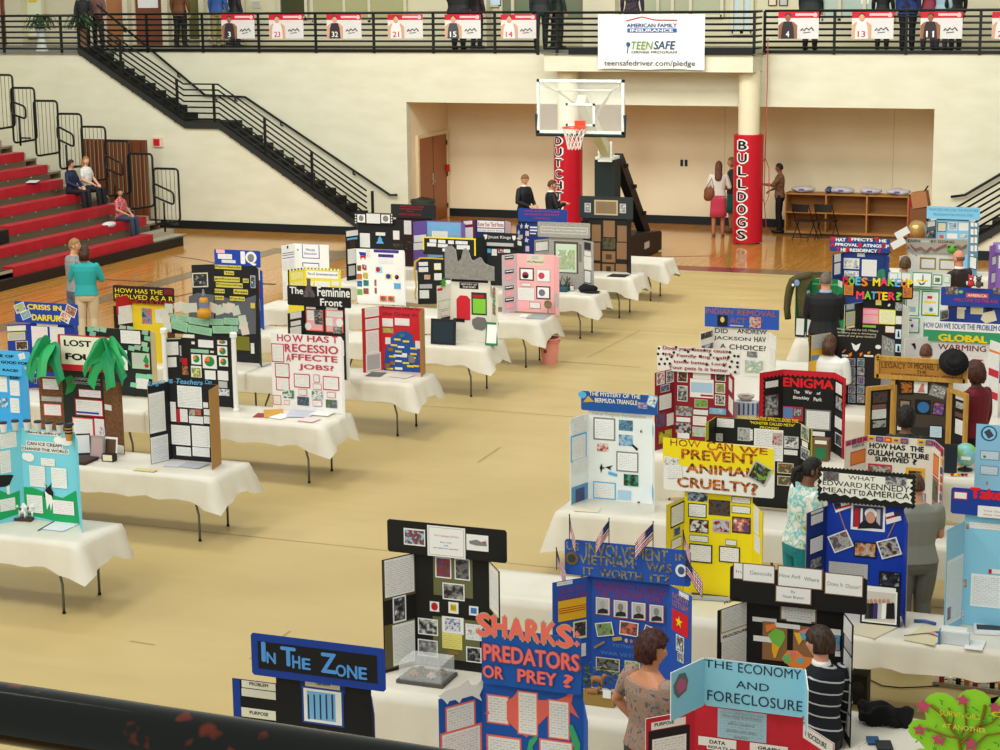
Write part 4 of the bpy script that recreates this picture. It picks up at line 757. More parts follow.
board('iq', 'blue board with white IQ letters behind the black farmland board', 26.1, (217, 266), (256.5, 269), wr=262, c=(30, 70, 165), back=(30, 70, 165),
 H=('A6', 562, 0, 868, 112, (24, 66, 168), [('R', 574, -4, 632, 20, 'p'), ('P', 586, 26, 680, 60), ('P', 612, 66, 704, 86, None, 'w', 'k'), ('T', 738, 8, 768, 94, 'I', 'w', .03), ('T', 770, 8, 845, 106, 'Q', 'w', .05), ('O', 784, 22, 828, 80, 'e', 'portrait')]),
 Rr=['A6', ('R', 850, 130, 866, 200, 'w'), ('R', 852, 210, 866, 300, 'r'), ('R', 852, 320, 868, 400, 'w')])
# recession
board('recession', 'white recession and jobs board with red hand-cut letters', 20.95, (270.5, 332), (340.5, 337.5), wr=343, c=(238, 236, 234), back='w',
 Cn=['Z2', ('T', 108, 614, 164, 646, 'HO', (196, 60, 78), .03), ('P', 84, 652, 136, 726, 'r'), 'Y2', ('P', 100, 52, 158, 110, 'r'), ('P', 104, 108, 158, 162, 'r'), ('I', 130, 158, 160, 192, 'zgwB', '-'), ('P', 92, 180, 125, 218, 'r'), ('P', 136, 200, 158, 218, 'r'),
 'Z2', ('T', 170, 617, 212, 648, 'W', (196, 60, 78), .03), ('T', 228, 619, 315, 650, 'HAS', (196, 60, 78), .03), ('T', 328, 622, 350, 652, 'T', (196, 60, 78), .03), ('T', 168, 652, 352, 696, 'ECESSIO', (196, 60, 78), .03), 'Y2', ('T', 166, 14, 350, 50, 'FFECTE', (196, 60, 78), .03), ('T', 195, 54, 335, 90, 'JOBS?', (196, 60, 78), .03),
  ('P', 176, 95, 240, 150, 'r'), ('P', 254, 98, 278, 128, 'r'), ('P', 292, 105, 356, 160, 'r'), ('P', 252, 134, 286, 158, 'r'), ('P', 195, 156, 228, 180, 'r'), ('P', 308, 168, 342, 190, 'r'), ('I', 162, 160, 176, 192, 'zgw', '-'), ('I', 190, 186, 236, 220, 'Bzq', '-'), ('I', 248, 164, 292, 196, 'zwgn', '-'), ('P', 252, 200, 288, 224, 'r'), ('I', 304, 198, 348, 230, 'Bqg', '-')])
p = BOARDS['recession_p']['C']; p.el('Z2', ('T', 140, 652, 165, 686, 'R', (196, 60, 78), .03)); p.el('Y2', ('T', 146, 14, 164, 46, 'A', (196, 60, 78), .03))
board('feminine', 'black Feminine Front board with white title and pink pages', 22.85, (304, 309), (345, 314), wl=287.5, wr=348, c=(30, 28, 28), cr='w', back='w',
 H=('Z2', 148, 425, 402, 505, (26, 24, 24), [('T', 158, 425, 212, 456, 'The', 'w', .03), ('T', 268, 424, 398, 470, 'Feminine', 'w', .03), ('T', 280, 472, 368, 506, 'Front', 'w', .03)]),
 L=['Z2', ('P', 162, 498, 202, 514), ('P', 160, 520, 204, 552), ('P', 162, 562, 202, 580), ('P', 160, 585, 204, 640)],
 Cn=['Z2', ('R', 224, 506, 262, 514, 'w'), ('R', 304, 508, 350, 518, 'w'), ('P', 224, 518, 292, 602, 's', 'p'), ('P', 228, 520, 254, 558), ('I', 256, 518, 288, 545, 'Eek', '-'), ('I', 258, 546, 290, 576, 'ekE', '-'), ('O', 220, 568, 246, 598, 'w'), ('P', 302, 518, 372, 608, 's', 'p'), ('P', 306, 522, 370, 545), ('P', 304, 550, 330, 580), ('O', 344, 552, 372, 586, 'w'), ('I', 332, 585, 368, 612, 'Eek', '-'), ('P', 352, 640, 376, 700)])
g = MB(); hp = BOARDS['feminine_p']['H']; cc = hp.uv(250+237/3.988, 180+452/3.988); hp.poly([(cc[0]+a, cc[1]+b) for a, b in ((-.03, .20), (.03, .20), (.025, .12), (.05, .06), (.09, -.02), (.085, -.05), (-.085, -.05), (-.09, -.02), (-.05, .06), (-.025, .12))], noisy('corset_print', (70, 60, 62), (110, 98, 98), 30), 'corset_cutout', .01)
board('yellow_gov', 'yellow board with black-and-white chequered edge and US Government title', 26.4, (304, 268), (340.5, 268.5), wl=287.5, c=(232, 214, 60), back='y',
 L=['A3', ('R', 112, 252, 228, 268, 'k', 'checked_edge'), ('R', 114, 268, 130, 470, 'k', 'checked_edge'), ('P', 140, 282, 218, 330, None, (240, 230, 150)), ('P', 140, 345, 222, 372, None, (240, 230, 150))],
 Cn=['A3', ('R', 230, 248, 466, 262, 'k', 'checked_edge'), ('R', 242, 275, 455, 322, 'w', 'title_paper'), ('T', 250, 284, 448, 306, 'The U.S. Government knows all', 'k', .02), ('P', 302, 342, 398, 380), ('P', 415, 340, 462, 372), ('P', 245, 342, 290, 370)])
for k in ('L', 'C'):
    P = BOARDS['yellow_gov_p'][k]; n = int(P.w/.06)
    for i in range(n): P.poly([(.03+.06*i, P.h-.028), (.06+.06*i, P.h-.028), (.06+.06*i, P.h-.002), (.03+.06*i, P.h-.002)], M('w'), 'check')
board('white_blue', 'plain white board with blue-outlined title box, farthest back on the left', 28.75, (294.5, 243.5), (328.5, 245), wl=281.5, c='w', back='w',
 L=['A3', ('R', 112, 105, 122, 124, 'k'), ('R', 82, 150, 160, 154, 'z'), ('R', 82, 164, 160, 168, 'b'), ('R', 82, 182, 160, 186, 'b'), ('P', 84, 196, 160, 265), ('P', 84, 340, 110, 460)], Cn=['A3', ('R', 214, 92, 330, 190, 'b', 'title_border'), ('R', 219, 97, 325, 185, 'w', 'title_paper'), ('T', 240, 122, 300, 142, 'Mitosis', 'b', .01), ('T', 230, 148, 312, 166, 'Education', 'b', .01), ('R', 182, 126, 190, 138, 'r'), ('R', 216, 218, 328, 245, 'b'), ('R', 222, 224, 324, 245, 'w')])
board('pies', 'white voting board with coloured squares, donkey print and pie charts', 28.58, (373.5, 249), (403.5, 250.5), wl=356, c='w', back='w', wr=404.5,
 L=['A3', ('G', 'b', 'donkey_print', [(592, 145), (640, 150), (655, 135), (660, 160), (640, 172), (600, 168)]), ('G', 'r', 'donkey_print', [(600, 170), (640, 172), (636, 200), (626, 185), (612, 185), (606, 205)]), ('I', 640, 132, 668, 185, 'rwp', '-')]+[('I', x, y, x+w_, y+38, pal, '-') for x, y, w_, pal in ((582, 235, 26, 'yko'), (614, 230, 30, 'wrk'), (580, 292, 34, 'ros'), (622, 285, 30, 'jyq'), (582, 338, 32, 'Bbg'), (624, 334, 34, 'Bgb'), (582, 394, 34, 'gGg'), (624, 388, 34, 'grg'))],
 Cn=['A3', ('R', 686, 128, 858, 152, (50, 40, 140), 'title_strip'), ('T', 700, 132, 845, 148, 'Registering people', 'v', .01), ('R', 722, 162, 824, 182, (50, 40, 140), 'title_strip'), ('T', 730, 165, 818, 179, 'to Vote', 'v', .01), ('P', 718, 190, 826, 225, None, 'w'), ('I', 666, 330, 710, 372, 'Brg', '-'), ('I', 668, 384, 712, 422, 'grg', '-'), ('R', 705, 245, 748, 285, 'a'), ('O', 706, 246, 736, 280, 'r'), ('R', 768, 292, 814, 328, 'y'), ('O', 774, 292, 806, 326, 'b'), ('R', 832, 296, 862, 335, 'w'), ('C', 832, 298, 860, 330, 'krg'), ('R', 828, 355, 872, 392, (90, 165, 215)), ('R', 734, 438, 780, 476, 's'), ('C', 742, 440, 772, 472, 'grk'), ('R', 786, 440, 832, 478, 's'), ('C', 794, 442, 824, 474, 'grk')])
board('filmstrip', 'black board with film-strip header and small blue tree, beside the stair foot', 31.0, (358.5, 228), (403, 230), wl=345.5, c=(26, 27, 30), back='k',
 H=('A1', 165, 152, 420, 226, (24, 26, 28), [('R', 182, 162, 234, 216, 'w', 'film_frame'), ('O', 192, 168, 224, 208, 'e'), ('P', 244, 158, 334, 222), ('R', 342, 164, 400, 220, 'w', 'film_frame'), ('O', 352, 170, 390, 212, 'e')]+[('R', a, b, a+8, b+9, 'w', 'film_hole') for a in (168, 408) for b in (160, 178, 196, 212)]),
 L=['A1', ('P', 108, 270, 186, 306), ('R', 114, 318, 182, 332, 'B'), ('I', 126, 330, 166, 382, 'nkn', '-'), ('P', 118, 392, 172, 490), ('P', 120, 500, 170, 575, 'k', 'E')],
 Cn=['A1', ('P', 200, 288, 266, 382), ('P', 305, 282, 368, 304), ('G', 'B', 'blue_tree', [(332, 305), (318, 330), (324, 330), (308, 356), (360, 358), (344, 332), (350, 332)]), ('I', 418, 358, 486, 385, 'nkq', '-'), ('P', 418, 268, 466, 334, 'm')])
board('redtext', 'black board with red title lines in front of the recess door', 32.65, (396, 221), (432, 223), wl=391, wr=437, ww=.1, c=(52, 26, 30), back='k',
 H=('A1', 405, 97, 706, 188, (34, 38, 40), [('T', 468, 102, 625, 118, 'WHAT REALLY MADE', 'r', .01), ('T', 462, 120, 616, 135, 'THE BIG CHANGE', 'r', .01), ('T', 512, 138, 556, 148, 'FROM', 'r', .01), ('T', 462, 155, 610, 172, 'MUSIC TO PROTEST', 'r', .01)]),
 Cn=['A1', ('P', 424, 208, 468, 240), ('P', 420, 268, 466, 334, 'm'), ('P', 490, 200, 546, 300, 'k'), ('I', 500, 340, 545, 400, 'zkq', '-')])
board('purple', 'purple-edged board with pale blue title panel, behind the gold-edged black board', 32.45, (427, 220.5), (461, 222), wl=413, wr=465, ww=.3, c=(120, 165, 210), cl=(110, 84, 160), cr=(130, 90, 170), back='v',
 L=['A1', ('R', 548, 198, 562, 560, (108, 66, 150), 'purple_edge'), ('P', 560, 300, 640, 345), ('P', 556, 352, 622, 398)],
 Cn=['A1', ('R', 556, 190, 880, 212, (120, 70, 150), 'purple_edge'), ('R', 562, 214, 870, 300, (128, 176, 220), 'title_panel'), ('P', 680, 274, 784, 322), ('T', 622, 222, 666, 256, 'Child', (100, 190, 235), .03), ('T', 692, 236, 752, 268, 'Care', (100, 190, 235), .03), ('T', 790, 238, 862, 272, 'Club', (100, 190, 235), .03)])
board('goldedge', 'black board with wavy gold edging and small blue title cards', 28.95, (443, 257), (474, 259), wl=414.5, wr=480, ww=.42, c=(28, 28, 28), back=(70, 66, 60),
 H=('A1', 620, 318, 970, 436, (28, 28, 28), [('R', 620, 316, 972, 326, 'y', 'gold_edge'), ('R', 619, 318, 628, 400, 'y', 'gold_edge'), ('R', 962, 330, 972, 438, 'y', 'gold_edge')]+[('P', *q, None, 'w', 'b') for q in ((664, 328, 710, 350), (722, 332, 770, 355), (788, 336, 826, 360), (838, 340, 918, 362), (648, 352, 708, 376), (720, 360, 786, 382), (846, 368, 932, 396), (750, 390, 800, 410))]),
 L=['A1', ('G', (214, 176, 50), 'gold_edge', [(560, 475), (600, 448), (680, 450), (760, 455), (760, 464), (680, 459), (605, 458), (572, 482), (568, 540), (575, 580), (580, 640), (572, 700), (578, 730), (568, 730), (562, 690), (570, 640), (564, 590), (556, 540)]), ('P', 592, 480, 652, 506, None, 'w', 'b'), ('P', 592, 515, 654, 546), ('I', 628, 565, 668, 596, 'co', '-'), ('P', 598, 628, 680, 656, None, 'E', 'b'), ('P', 598, 668, 660, 722), ('P', 694, 488, 740, 532, 'y'), ('P', 695, 555, 745, 600)], Cn=['A1', ('R', 762, 600, 820, 640, 'w')])
board('parties', 'maroon, white and navy board with pink dashed edge, behind the jousting board', 33.0, (475, 219), (505, 221), wl=461, wr=511, ww=.3, c=(30, 44, 100), cl=(120, 34, 52), cr=(190, 160, 165), back='m',
 L=['A1', ('P', 890, 206, 948, 230), ('P', 896, 250, 952, 325)], Cn=['A2', ('R', 2, 182, 262, 196, 'p', 'dashed_edge'), ('R', 50, 206, 228, 252, 'w', 'title_paper'), ('T', 54, 212, 224, 248, 'Know Your Third Parties', (170, 40, 60), .03), ('R', 50, 258, 228, 280, 'w'), ('T', 56, 262, 222, 276, 'of the United States', 'r', .02)])
board('joust', 'black board lettered Joust Kings with shield prints, left of the pink board', 31.0, (487, 235), (515, 238), wl=474, wr=523, ww=.3, c=(30, 34, 36), back='k',
 H=('A2', 82, 286, 318, 382, (30, 34, 36), [('T', 120, 302, 272, 332, 'Joust Kings', 'w', .01), ('G', 'w', 'shield_print', [(92, 296), (116, 298), (114, 320), (104, 330), (92, 316)]), ('G', 'w', 'shield_print', [(282, 304), (306, 306), (304, 328), (292, 338), (282, 322)]), ('R', 112, 352, 290, 374, 'E', 'strip')]),
 Cn=['A2', ('R', 98, 390, 138, 418, 'B'), ('P', 142, 390, 182, 440, 'k'), ('I', 186, 392, 220, 420, 'wrb', '-'), ('P', 224, 394, 268, 418)], Rr=['A2', ('P', 314, 300, 340, 330), ('P', 318, 340, 344, 370)], L=['A2', ('R', 24, 290, 74, 310, 'e')])
stone = noisy('grey_painted_stone', (128, 126, 120), (146, 144, 138), 20, .8)
def fort(W, H):
    return [(0, 0), (W, 0), (W, H*.42), (W*.9, H*.45), (W*.8, H*.52), (W*.74, H*.68), (W*.70, H*.68), (W*.58, H*.58), (W*.54, H*.62), (W*.49, H*.86), (W*.44, H*.95), (W*.38, H*.9), (W*.33, H*.6), (W*.26, H*.52), (W*.23, H*.88), (W*.14, H), (W*.03, H*.96), (0, H*.8)]
board('fort', 'white history board topped by a grey fortress cut-out, with red bottle and lime panels', 25.95, (450.5, 282), (490.5, 287), wl=437, wr=497.5, ww=.3, c=(226, 222, 208), back='w', H=('A4', 230, 42, 560, 265, stone, [], .05, fort),
 L=['A4', ('P', 205, 338, 262, 390), ('R', 182, 322, 215, 338, 'r'), ('P', 190, 402, 262, 462, 'G'), ('P', 206, 470, 262, 505, 'r'), ('R', 206, 512, 268, 532, 'd')],
 Cn=['A4', ('R', 276, 262, 520, 282, 'k', 'checked_strip'), ('R', 330, 284, 456, 326, 'k', 'title_strip'), ('T', 340, 287, 448, 304, 'HISTORY OF', 'w', .02), ('T', 350, 306, 440, 322, 'THE FORT', 'w', .02), ('G', (206, 36, 50), 'red_bottle', [(312, 535), (310, 395), (330, 372), (340, 368), (380, 372), (402, 395), (402, 535)]), ('R', 410, 350, 512, 500, 'd', 'dark_mount'), ('R', 420, 392, 505, 490, 'G', 'lime_page'), ('R', 418, 366, 494, 384, 'r'), ('G', (110, 112, 110), 'stone_cutout', [(416, 530), (450, 512), (500, 518), (514, 550), (505, 590), (480, 604), (430, 592), (414, 560)]), ('R', 290, 522, 365, 546, 'k')],
 Rr=['A4', ('I', 530, 300, 545, 380, 'wrgw', '-'), ('I', 550, 310, 570, 500, 'wrgw', '-')])
P = BOARDS['fort_p']['L']; cc = P.uv(410+215/6.667, 240+285/6.667); P.poly([(cc[0]+(.075 if i % 2 else .04)*cos(i*pi/8+.2), cc[1]+(.085 if i % 2 else .045)*sin(i*pi/8+.2)) for i in range(16)], M((70, 160, 50)), 'green_star', .02)
board('redmap', 'red board with blue map collage and one brown folded wing', 23.62, (380, 305), (424, 309.5), wl=361.8, wr=419.5, c=(196, 34, 42),
 L=['Z2', ('P', 458, 502, 514, 545, 'w'), ('P', 460, 552, 514, 594, 'w'), ('P', 462, 600, 514, 690, 'w'), 'Y2', ('P', 462, 12, 522, 86, 'w', 'E')],
 Cn=['Z2', ('T', 524, 500, 672, 520, 'America: Who Is', (90, 24, 60), .01), ('T', 530, 524, 665, 546, 'the Great In', (90, 24, 60), .01), ('P', 528, 552, 570, 584), ('P', 578, 552, 636, 580), ('I', 530, 590, 572, 610, 'ey', '-'),
  ('G', (34, 84, 160), 'blue_map', [(534, 760), (540, 680), (560, 630), (590, 605), (620, 600), (645, 615), (655, 650), (676, 670), (678, 850), (534, 850)]), ('P', 540, 628, 562, 655), ('P', 660, 642, 680, 672)]+[('R', x, y, x+26, y+7, q, 'word_strip') for x, y, q in ((575, 632, 'y'), (610, 640, 'y'), (562, 655, 'y'), (590, 662, 'w'), (640, 668, 'y'), (580, 680, 'y'), (556, 700, 'y'), (600, 700, 'w'), (636, 705, 'y'), (640, 690, 'y'), (580, 718, 'w'), (610, 726, 'y'), (650, 738, 'y'), (546, 748, 'y'))]+[('R', x, y, x+20, y+14, q, 'map_patch') for x, y, q in ((552, 668, (150, 100, 60)), (598, 612, (60, 120, 110)), (560, 722, (150, 100, 60)), (640, 712, 'e'), (608, 690, 'w'))]+['Y2', ('R', 575, 18, 608, 26, 'w', 'word_strip'), ('R', 580, 68, 610, 78, 'w', 'word_strip'), ('R', 540, 52, 560, 72, (150, 100, 60), 'map_patch'), ('R', 628, 60, 655, 68, 'y', 'word_strip'), ('R', 634, 20, 655, 50, 'e', 'map_patch')])
board('pink', 'pink board with round charts in black frames, above the pink bin', 28.62, (517, 253), (554, 255.5), wl=502, wr=559, c=(244, 178, 180), cl=(205, 190, 196), back=(205, 190, 196),
 L=['A4']+sum([[('R', 632, y, 690, y+24, 'k'), ('R', 636, y+6, 686, y+14, 'w'), ('R', 636, y+34, 690, y+68, (244, 170, 180), 'pink_note')] for y in (105, 198, 305, 386)], []),
 Cn=['A4', ('R', 782, 100, 892, 168, (214, 206, 180), 'title_patch'), ('T', 782, 136, 890, 160, 'of a Memory?', 'k', .02), ('R', 812, 106, 856, 128, 'E'), ('R', 730, 186, 826, 270, 'd', 'frame'), ('R', 738, 194, 818, 262, 'w'), ('O', 748, 212, 792, 256, (150, 50, 80)), ('O', 750, 232, 790, 256, 'k'), ('R', 842, 194, 938, 280, 'E', 'frame'), ('R', 850, 202, 930, 272, 'w'), ('O', 856, 216, 898, 260, (200, 60, 90)), ('R', 842, 308, 936, 394, 'd', 'frame'), ('R', 850, 316, 928, 386, 'w'), ('O', 858, 328, 902, 374, (120, 110, 130)), ('P', 742, 286, 808, 310, 'd'), ('P', 722, 320, 828, 402), ('P', 798, 414, 870, 456, 'e')],
 Rr=['A4', ('R', 962, 160, 985, 240, 'p'), ('R', 962, 360, 990, 450, 'E')])
grey_m = noisy('grey_newsprint', (150, 148, 142), (176, 172, 164), 40, .8)
board('greymap', 'grey newsprint board with a framed map and grey header', 31.02, (549, 238), (583, 240.5), wl=534.5, wr=593.5, c=grey_m, cl=grey_m, cr=grey_m, back='e',
 H=('A2', 450, 216, 800, 318, grey_m, [('R', 470, 246, 784, 292, (208, 204, 198), 'title_strip'), ('R', 476, 252, 778, 286, (168, 166, 160), 'title_strip'), ('T', 484, 258, 770, 280, 'How Has the Country Changed', 'w', .01)]),
 L=['A2', ('P', 434, 342, 522, 408, 'd'), ('R', 528, 352, 545, 400, 'E')],
 Cn=['A2', ('R', 560, 344, 722, 556, (88, 76, 64), 'map_frame'), ('R', 572, 360, 710, 548, (206, 222, 200), 'map_paper'), ('I', 585, 400, 700, 530, 'wtcGw', '-'), ('R', 726, 360, 744, 480, (120, 116, 112))], Rr=['A2', ('R', 762, 350, 806, 400, 'd'), ('P', 764, 410, 806, 440), ('P', 762, 446, 810, 530), ('P', 762, 536, 808, 622, 'd')])
board('brown', 'black board with brown kraft pages and dark header, nearest the hoop base', 33.15, (588, 219), (627, 221.5), wl=581, wr=631, ww=.25, c=(32, 30, 28), back='k',
 H=('Z3', 315, 66, 530, 154, (46, 52, 54), [('R', 376, 80, 470, 140, (200, 180, 140), 'title_border'), ('R', 382, 86, 464, 134, (140, 116, 86), 'title_paper'), ('P', 388, 90, 458, 128, None, (150, 124, 92), 'k'), ('I', 338, 92, 362, 128, 'Eew', 'w'), ('I', 478, 95, 502, 132, 'Eew', 'w')]),
 Cn=['Z3']+[('R', *q, (150, 112, 76), 'kraft_page') for q in ((366, 178, 402, 245), (412, 162, 458, 228), (468, 182, 512, 246), (366, 250, 400, 320), (466, 250, 512, 316), (408, 284, 460, 328), (366, 332, 400, 372), (408, 335, 456, 374), (462, 335, 512, 372))]+[('I', 410, 232, 460, 276, 'kqn', '-'), ('R', 422, 296, 446, 316, (90, 62, 42)), ('R', 424, 344, 442, 364, (60, 42, 34))])
board('stars', 'navy star-spangled board with red title on blue header, below the two boys in suits', 32.6, (525, 223), (560, 225), wl=516.5, wr=567, ww=.3, c=(34, 54, 120), back='b',
 H=('A2', 320, 126, 648, 214, (36, 66, 150), [('T', 362, 134, 600, 150, 'WHAT DOES HOMELAND', (200, 50, 90), .01), ('T', 364, 156, 598, 172, 'SECURITY PROTECT', (200, 50, 90), .01), ('T', 426, 182, 536, 196, 'YOU FROM?', (200, 50, 90), .01)]),
 L=['A2', ('P', 320, 300, 350, 330)], Cn=['A2', ('R', 400, 244, 448, 254, 'w', 'stripe'), ('R', 400, 264, 448, 274, 'w', 'stripe'), ('R', 400, 286, 440, 294, 'w', 'stripe'), ('P', 340, 272, 394, 306, 's'), ('P', 356, 372, 396, 410, 's')])
P = BOARDS['stars_p']['C']; PL = BOARDS['stars_p']['L']
for x, y in ((342, 242), (376, 242), (376, 334), (324, 284)):
    Q = P if x > 360 else PL; a, b = Q.uv(470+x/6.667, 190+y/6.667); Q.poly([(a+(.06 if i % 2 == 0 else .025)*cos(pi/2+i*pi/5), b+(.06 if i % 2 == 0 else .025)*sin(pi/2+i*pi/5)) for i in range(10)], M('w'), 'star')
CAMO = clothm('camouflage_print', [(84, 76, 44), (128, 116, 66), (150, 150, 128), (70, 60, 40)], 22)
# ---------------------------------------------------------------- boards of the right block
RED = (214, 30, 44)
board('zone', 'black and blue board with IN THE ZONE header, nearest the guard rail', 10.62, (276, 682), (371, 698), wl=232, wr=374, c=(14, 15, 20), back=(20, 50, 130), ww=.32,
 H=('C2', 163, 165, 880, 392, (16, 58, 150), [('R', 200, 205, 838, 352, (14, 15, 20), 'title_panel')]+[('T', *q, (80, 150, 225), .04) for q in ((222, 168, 246, 278, 'I'), (250, 222, 300, 290, 'N'), (325, 192, 408, 306, 'T'), (388, 240, 432, 316, 'H'), (440, 254, 487, 322, 'E'), (540, 224, 626, 344, 'Z'), (622, 288, 678, 360, 'O'), (682, 292, 738, 370, 'N'), (744, 302, 790, 374, 'E'))], .06),
 L=['C2', ('R', 66, 345, 110, 600, (16, 58, 150), 'blue_edge'), ('R', 66, 322, 300, 352, (16, 58, 150), 'blue_edge'), ('R', 116, 376, 300, 424, (222, 220, 200), 'label_strip'), ('T', 158, 386, 258, 412, 'PROBLEM', 'k', .03), ('R', 116, 428, 300, 470, (214, 212, 196), 'label_strip'), ('R', 116, 530, 300, 580, (222, 220, 200), 'label_strip'), ('T', 160, 540, 260, 566, 'PURPOSE', 'k', .03)],
 Cn=['C2', ('R', 430, 352, 670, 436, (18, 50, 120), 'blue_mount'), ('R', 456, 368, 642, 420, (214, 208, 180), 'label_strip'), ('T', 515, 384, 590, 408, 'GRAPH', 'k', .04), ('R', 440, 418, 664, 616, (24, 70, 150), 'blue_mount'), ('R', 450, 428, 652, 606, 'w', 'page'), ('R', 468, 440, 620, 590, (120, 180, 225), 'chart')]+[('R', x, 452, x+8, 584, (20, 50, 110), 'chart_bar') for x in (472, 504, 536, 568, 600)])
board('tuskegee', 'tall black board on Tuskegee airmen beside a clear display box', 13.1, (415, 552), (488, 561), wl=382, wr=499, c=(22, 22, 20), back='k',
 H=('C1', 50, 74, 408, 172, (22, 22, 20), [('R', 172, 80, 286, 172, 'w', 'title_paper'), ('R', 176, 84, 282, 168, 'E'), ('R', 178, 86, 280, 166, 'w'), ('T', 192, 104, 266, 114, 'The Tuskegee Airmen', 'r', .0), ('T', 210, 124, 246, 130, 'the war', 'b', .0), ('T', 222, 133, 234, 139, 'and', 'b', .0), ('T', 190, 142, 266, 149, 'the fight for equality', 'b', .0), ('R', 102, 86, 166, 136, 'w'), ('I', 105, 90, 163, 132, 'BlzrB', '-'), ('R', 290, 104, 356, 152, 'w'), ('G', 'e', 'aircraft_print', [(298, 122), (320, 118), (345, 130), (348, 120), (352, 138), (320, 136), (300, 130)]), ('R', 338, 124, 350, 132, 'r')]),
 L=['C1', ('R', 40, 165, 136, 292, (96, 78, 56), 'brown_mount'), ('P', 44, 172, 132, 284), ('R', 68, 288, 108, 366, 'w'), ('I', 72, 293, 104, 360, 'kzw', 'k'), ('R', 42, 366, 136, 498, (104, 92, 56), 'camo_mount'), ('P', 68, 368, 134, 490)],
 Cn=['C1', ('R', 190, 170, 308, 290, (104, 104, 66), 'olive_mount'), ('I', 196, 172, 244, 234, 'kvnrz', 'w'), ('I', 254, 176, 300, 240, 'kezk', 'w'), ('I', 218, 250, 284, 300, 'Eekz', 'w'), ('R', 180, 304, 208, 334, 'w'), ('O', 184, 307, 204, 331, 'r'), ('R', 236, 306, 266, 340, 'w'), ('R', 242, 312, 260, 334, 'y'), ('I', 243, 316, 259, 330, 'kyk', '-'), ('R', 298, 318, 326, 346, 'w'), ('R', 303, 323, 321, 340, (70, 120, 190)), ('R', 190, 355, 330, 480, (104, 104, 66), 'olive_mount'), ('I', 145, 355, 205, 404, 'zkEw', 'w'), ('R', 217, 350, 282, 400, 'w'), ('I', 226, 355, 272, 392, 'kwbw', '-'), ('I', 288, 372, 340, 420, 'Ewk', 'w'), ('P', 218, 400, 278, 446, None, (232, 222, 110)), ('I', 145, 418, 205, 468, 'Eek', 'w'), ('I', 290, 440, 336, 486, 'Ekz', 'w'), ('R', 234, 450, 268, 462, (140, 110, 60))],
 Rr=['C1', ('P', 358, 188, 386, 340, 'c')])
board('sharks', 'bright blue SHARKS board with coral letters and a coral shark cut-out', 10.58, (481.7, 686), (583, 703), wl=439, wr=586.5, c=(20, 84, 172), back=(20, 84, 172), ww=.32,
 H=('C1', 334, 398, 632, 568, (20, 84, 172), [('T', *q, (240, 112, 100), .07, (150, 190, 140)) for q in ((318, 336, 366, 412, 'S'), (366, 342, 412, 416, 'H'), (414, 350, 466, 424, 'A'), (466, 356, 512, 430, 'R'), (514, 362, 562, 438, 'K'), (560, 370, 612, 446, 'S'), (614, 392, 630, 440, ':'))]+
  [('T', *q, (240, 112, 100), .045, (120, 70, 110)) for q in ((340, 434, 628, 508, 'PREDATORS'), (340, 492, 402, 538, 'OR'), (444, 504, 562, 558, 'PREY'), (582, 520, 612, 564, '?'))], .05),
 L=['C1', ('P', 226, 610, 316, 690, 's'), ('P', 210, 684, 336, 780, 's', 'w', 'r')],
 Cn=['C1', ('G', (232, 104, 92), 'shark_cutout', [(343, 640), (400, 610), (430, 590), (445, 572), (470, 590), (510, 600), (560, 600), (585, 590), (614, 566), (604, 610), (628, 655), (590, 628), (540, 640), (500, 680), (470, 712), (440, 690), (400, 650)]),
  ('P', 350, 585, 418, 672, 's'), ('P', 442, 574, 504, 706, 's'), ('P', 534, 600, 600, 718, 's'), ('P', 350, 708, 455, 790, 's'), ('P', 508, 720, 610, 790, 's'), ('G', (60, 170, 110), 'seaweed', [(478, 720), (500, 704), (504, 715), (488, 740), (492, 760), (470, 760)]), ('G', (60, 170, 110), 'seaweed', [(600, 700), (596, 680), (608, 672), (620, 700), (632, 730), (630, 760), (615, 750)])])
t = BOARDS['sharks']; P = BOARDS['sharks_p']['L']; pts = [P.uv(370+x/3, 500+y/3) for x, y in ((198, 586), (225, 566), (260, 556), (288, 534), (296, 550), (312, 552), (334, 532), (332, 560), (322, 582), (330, 600), (300, 584), (270, 592), (262, 606), (250, 596), (232, 600), (226, 610), (214, 596))]
P.poly(pts, M('w'), 'paper_shark', .02)
P.el('C1', ('T', 232, 562, 300, 582, 'great white', 'e', .0))
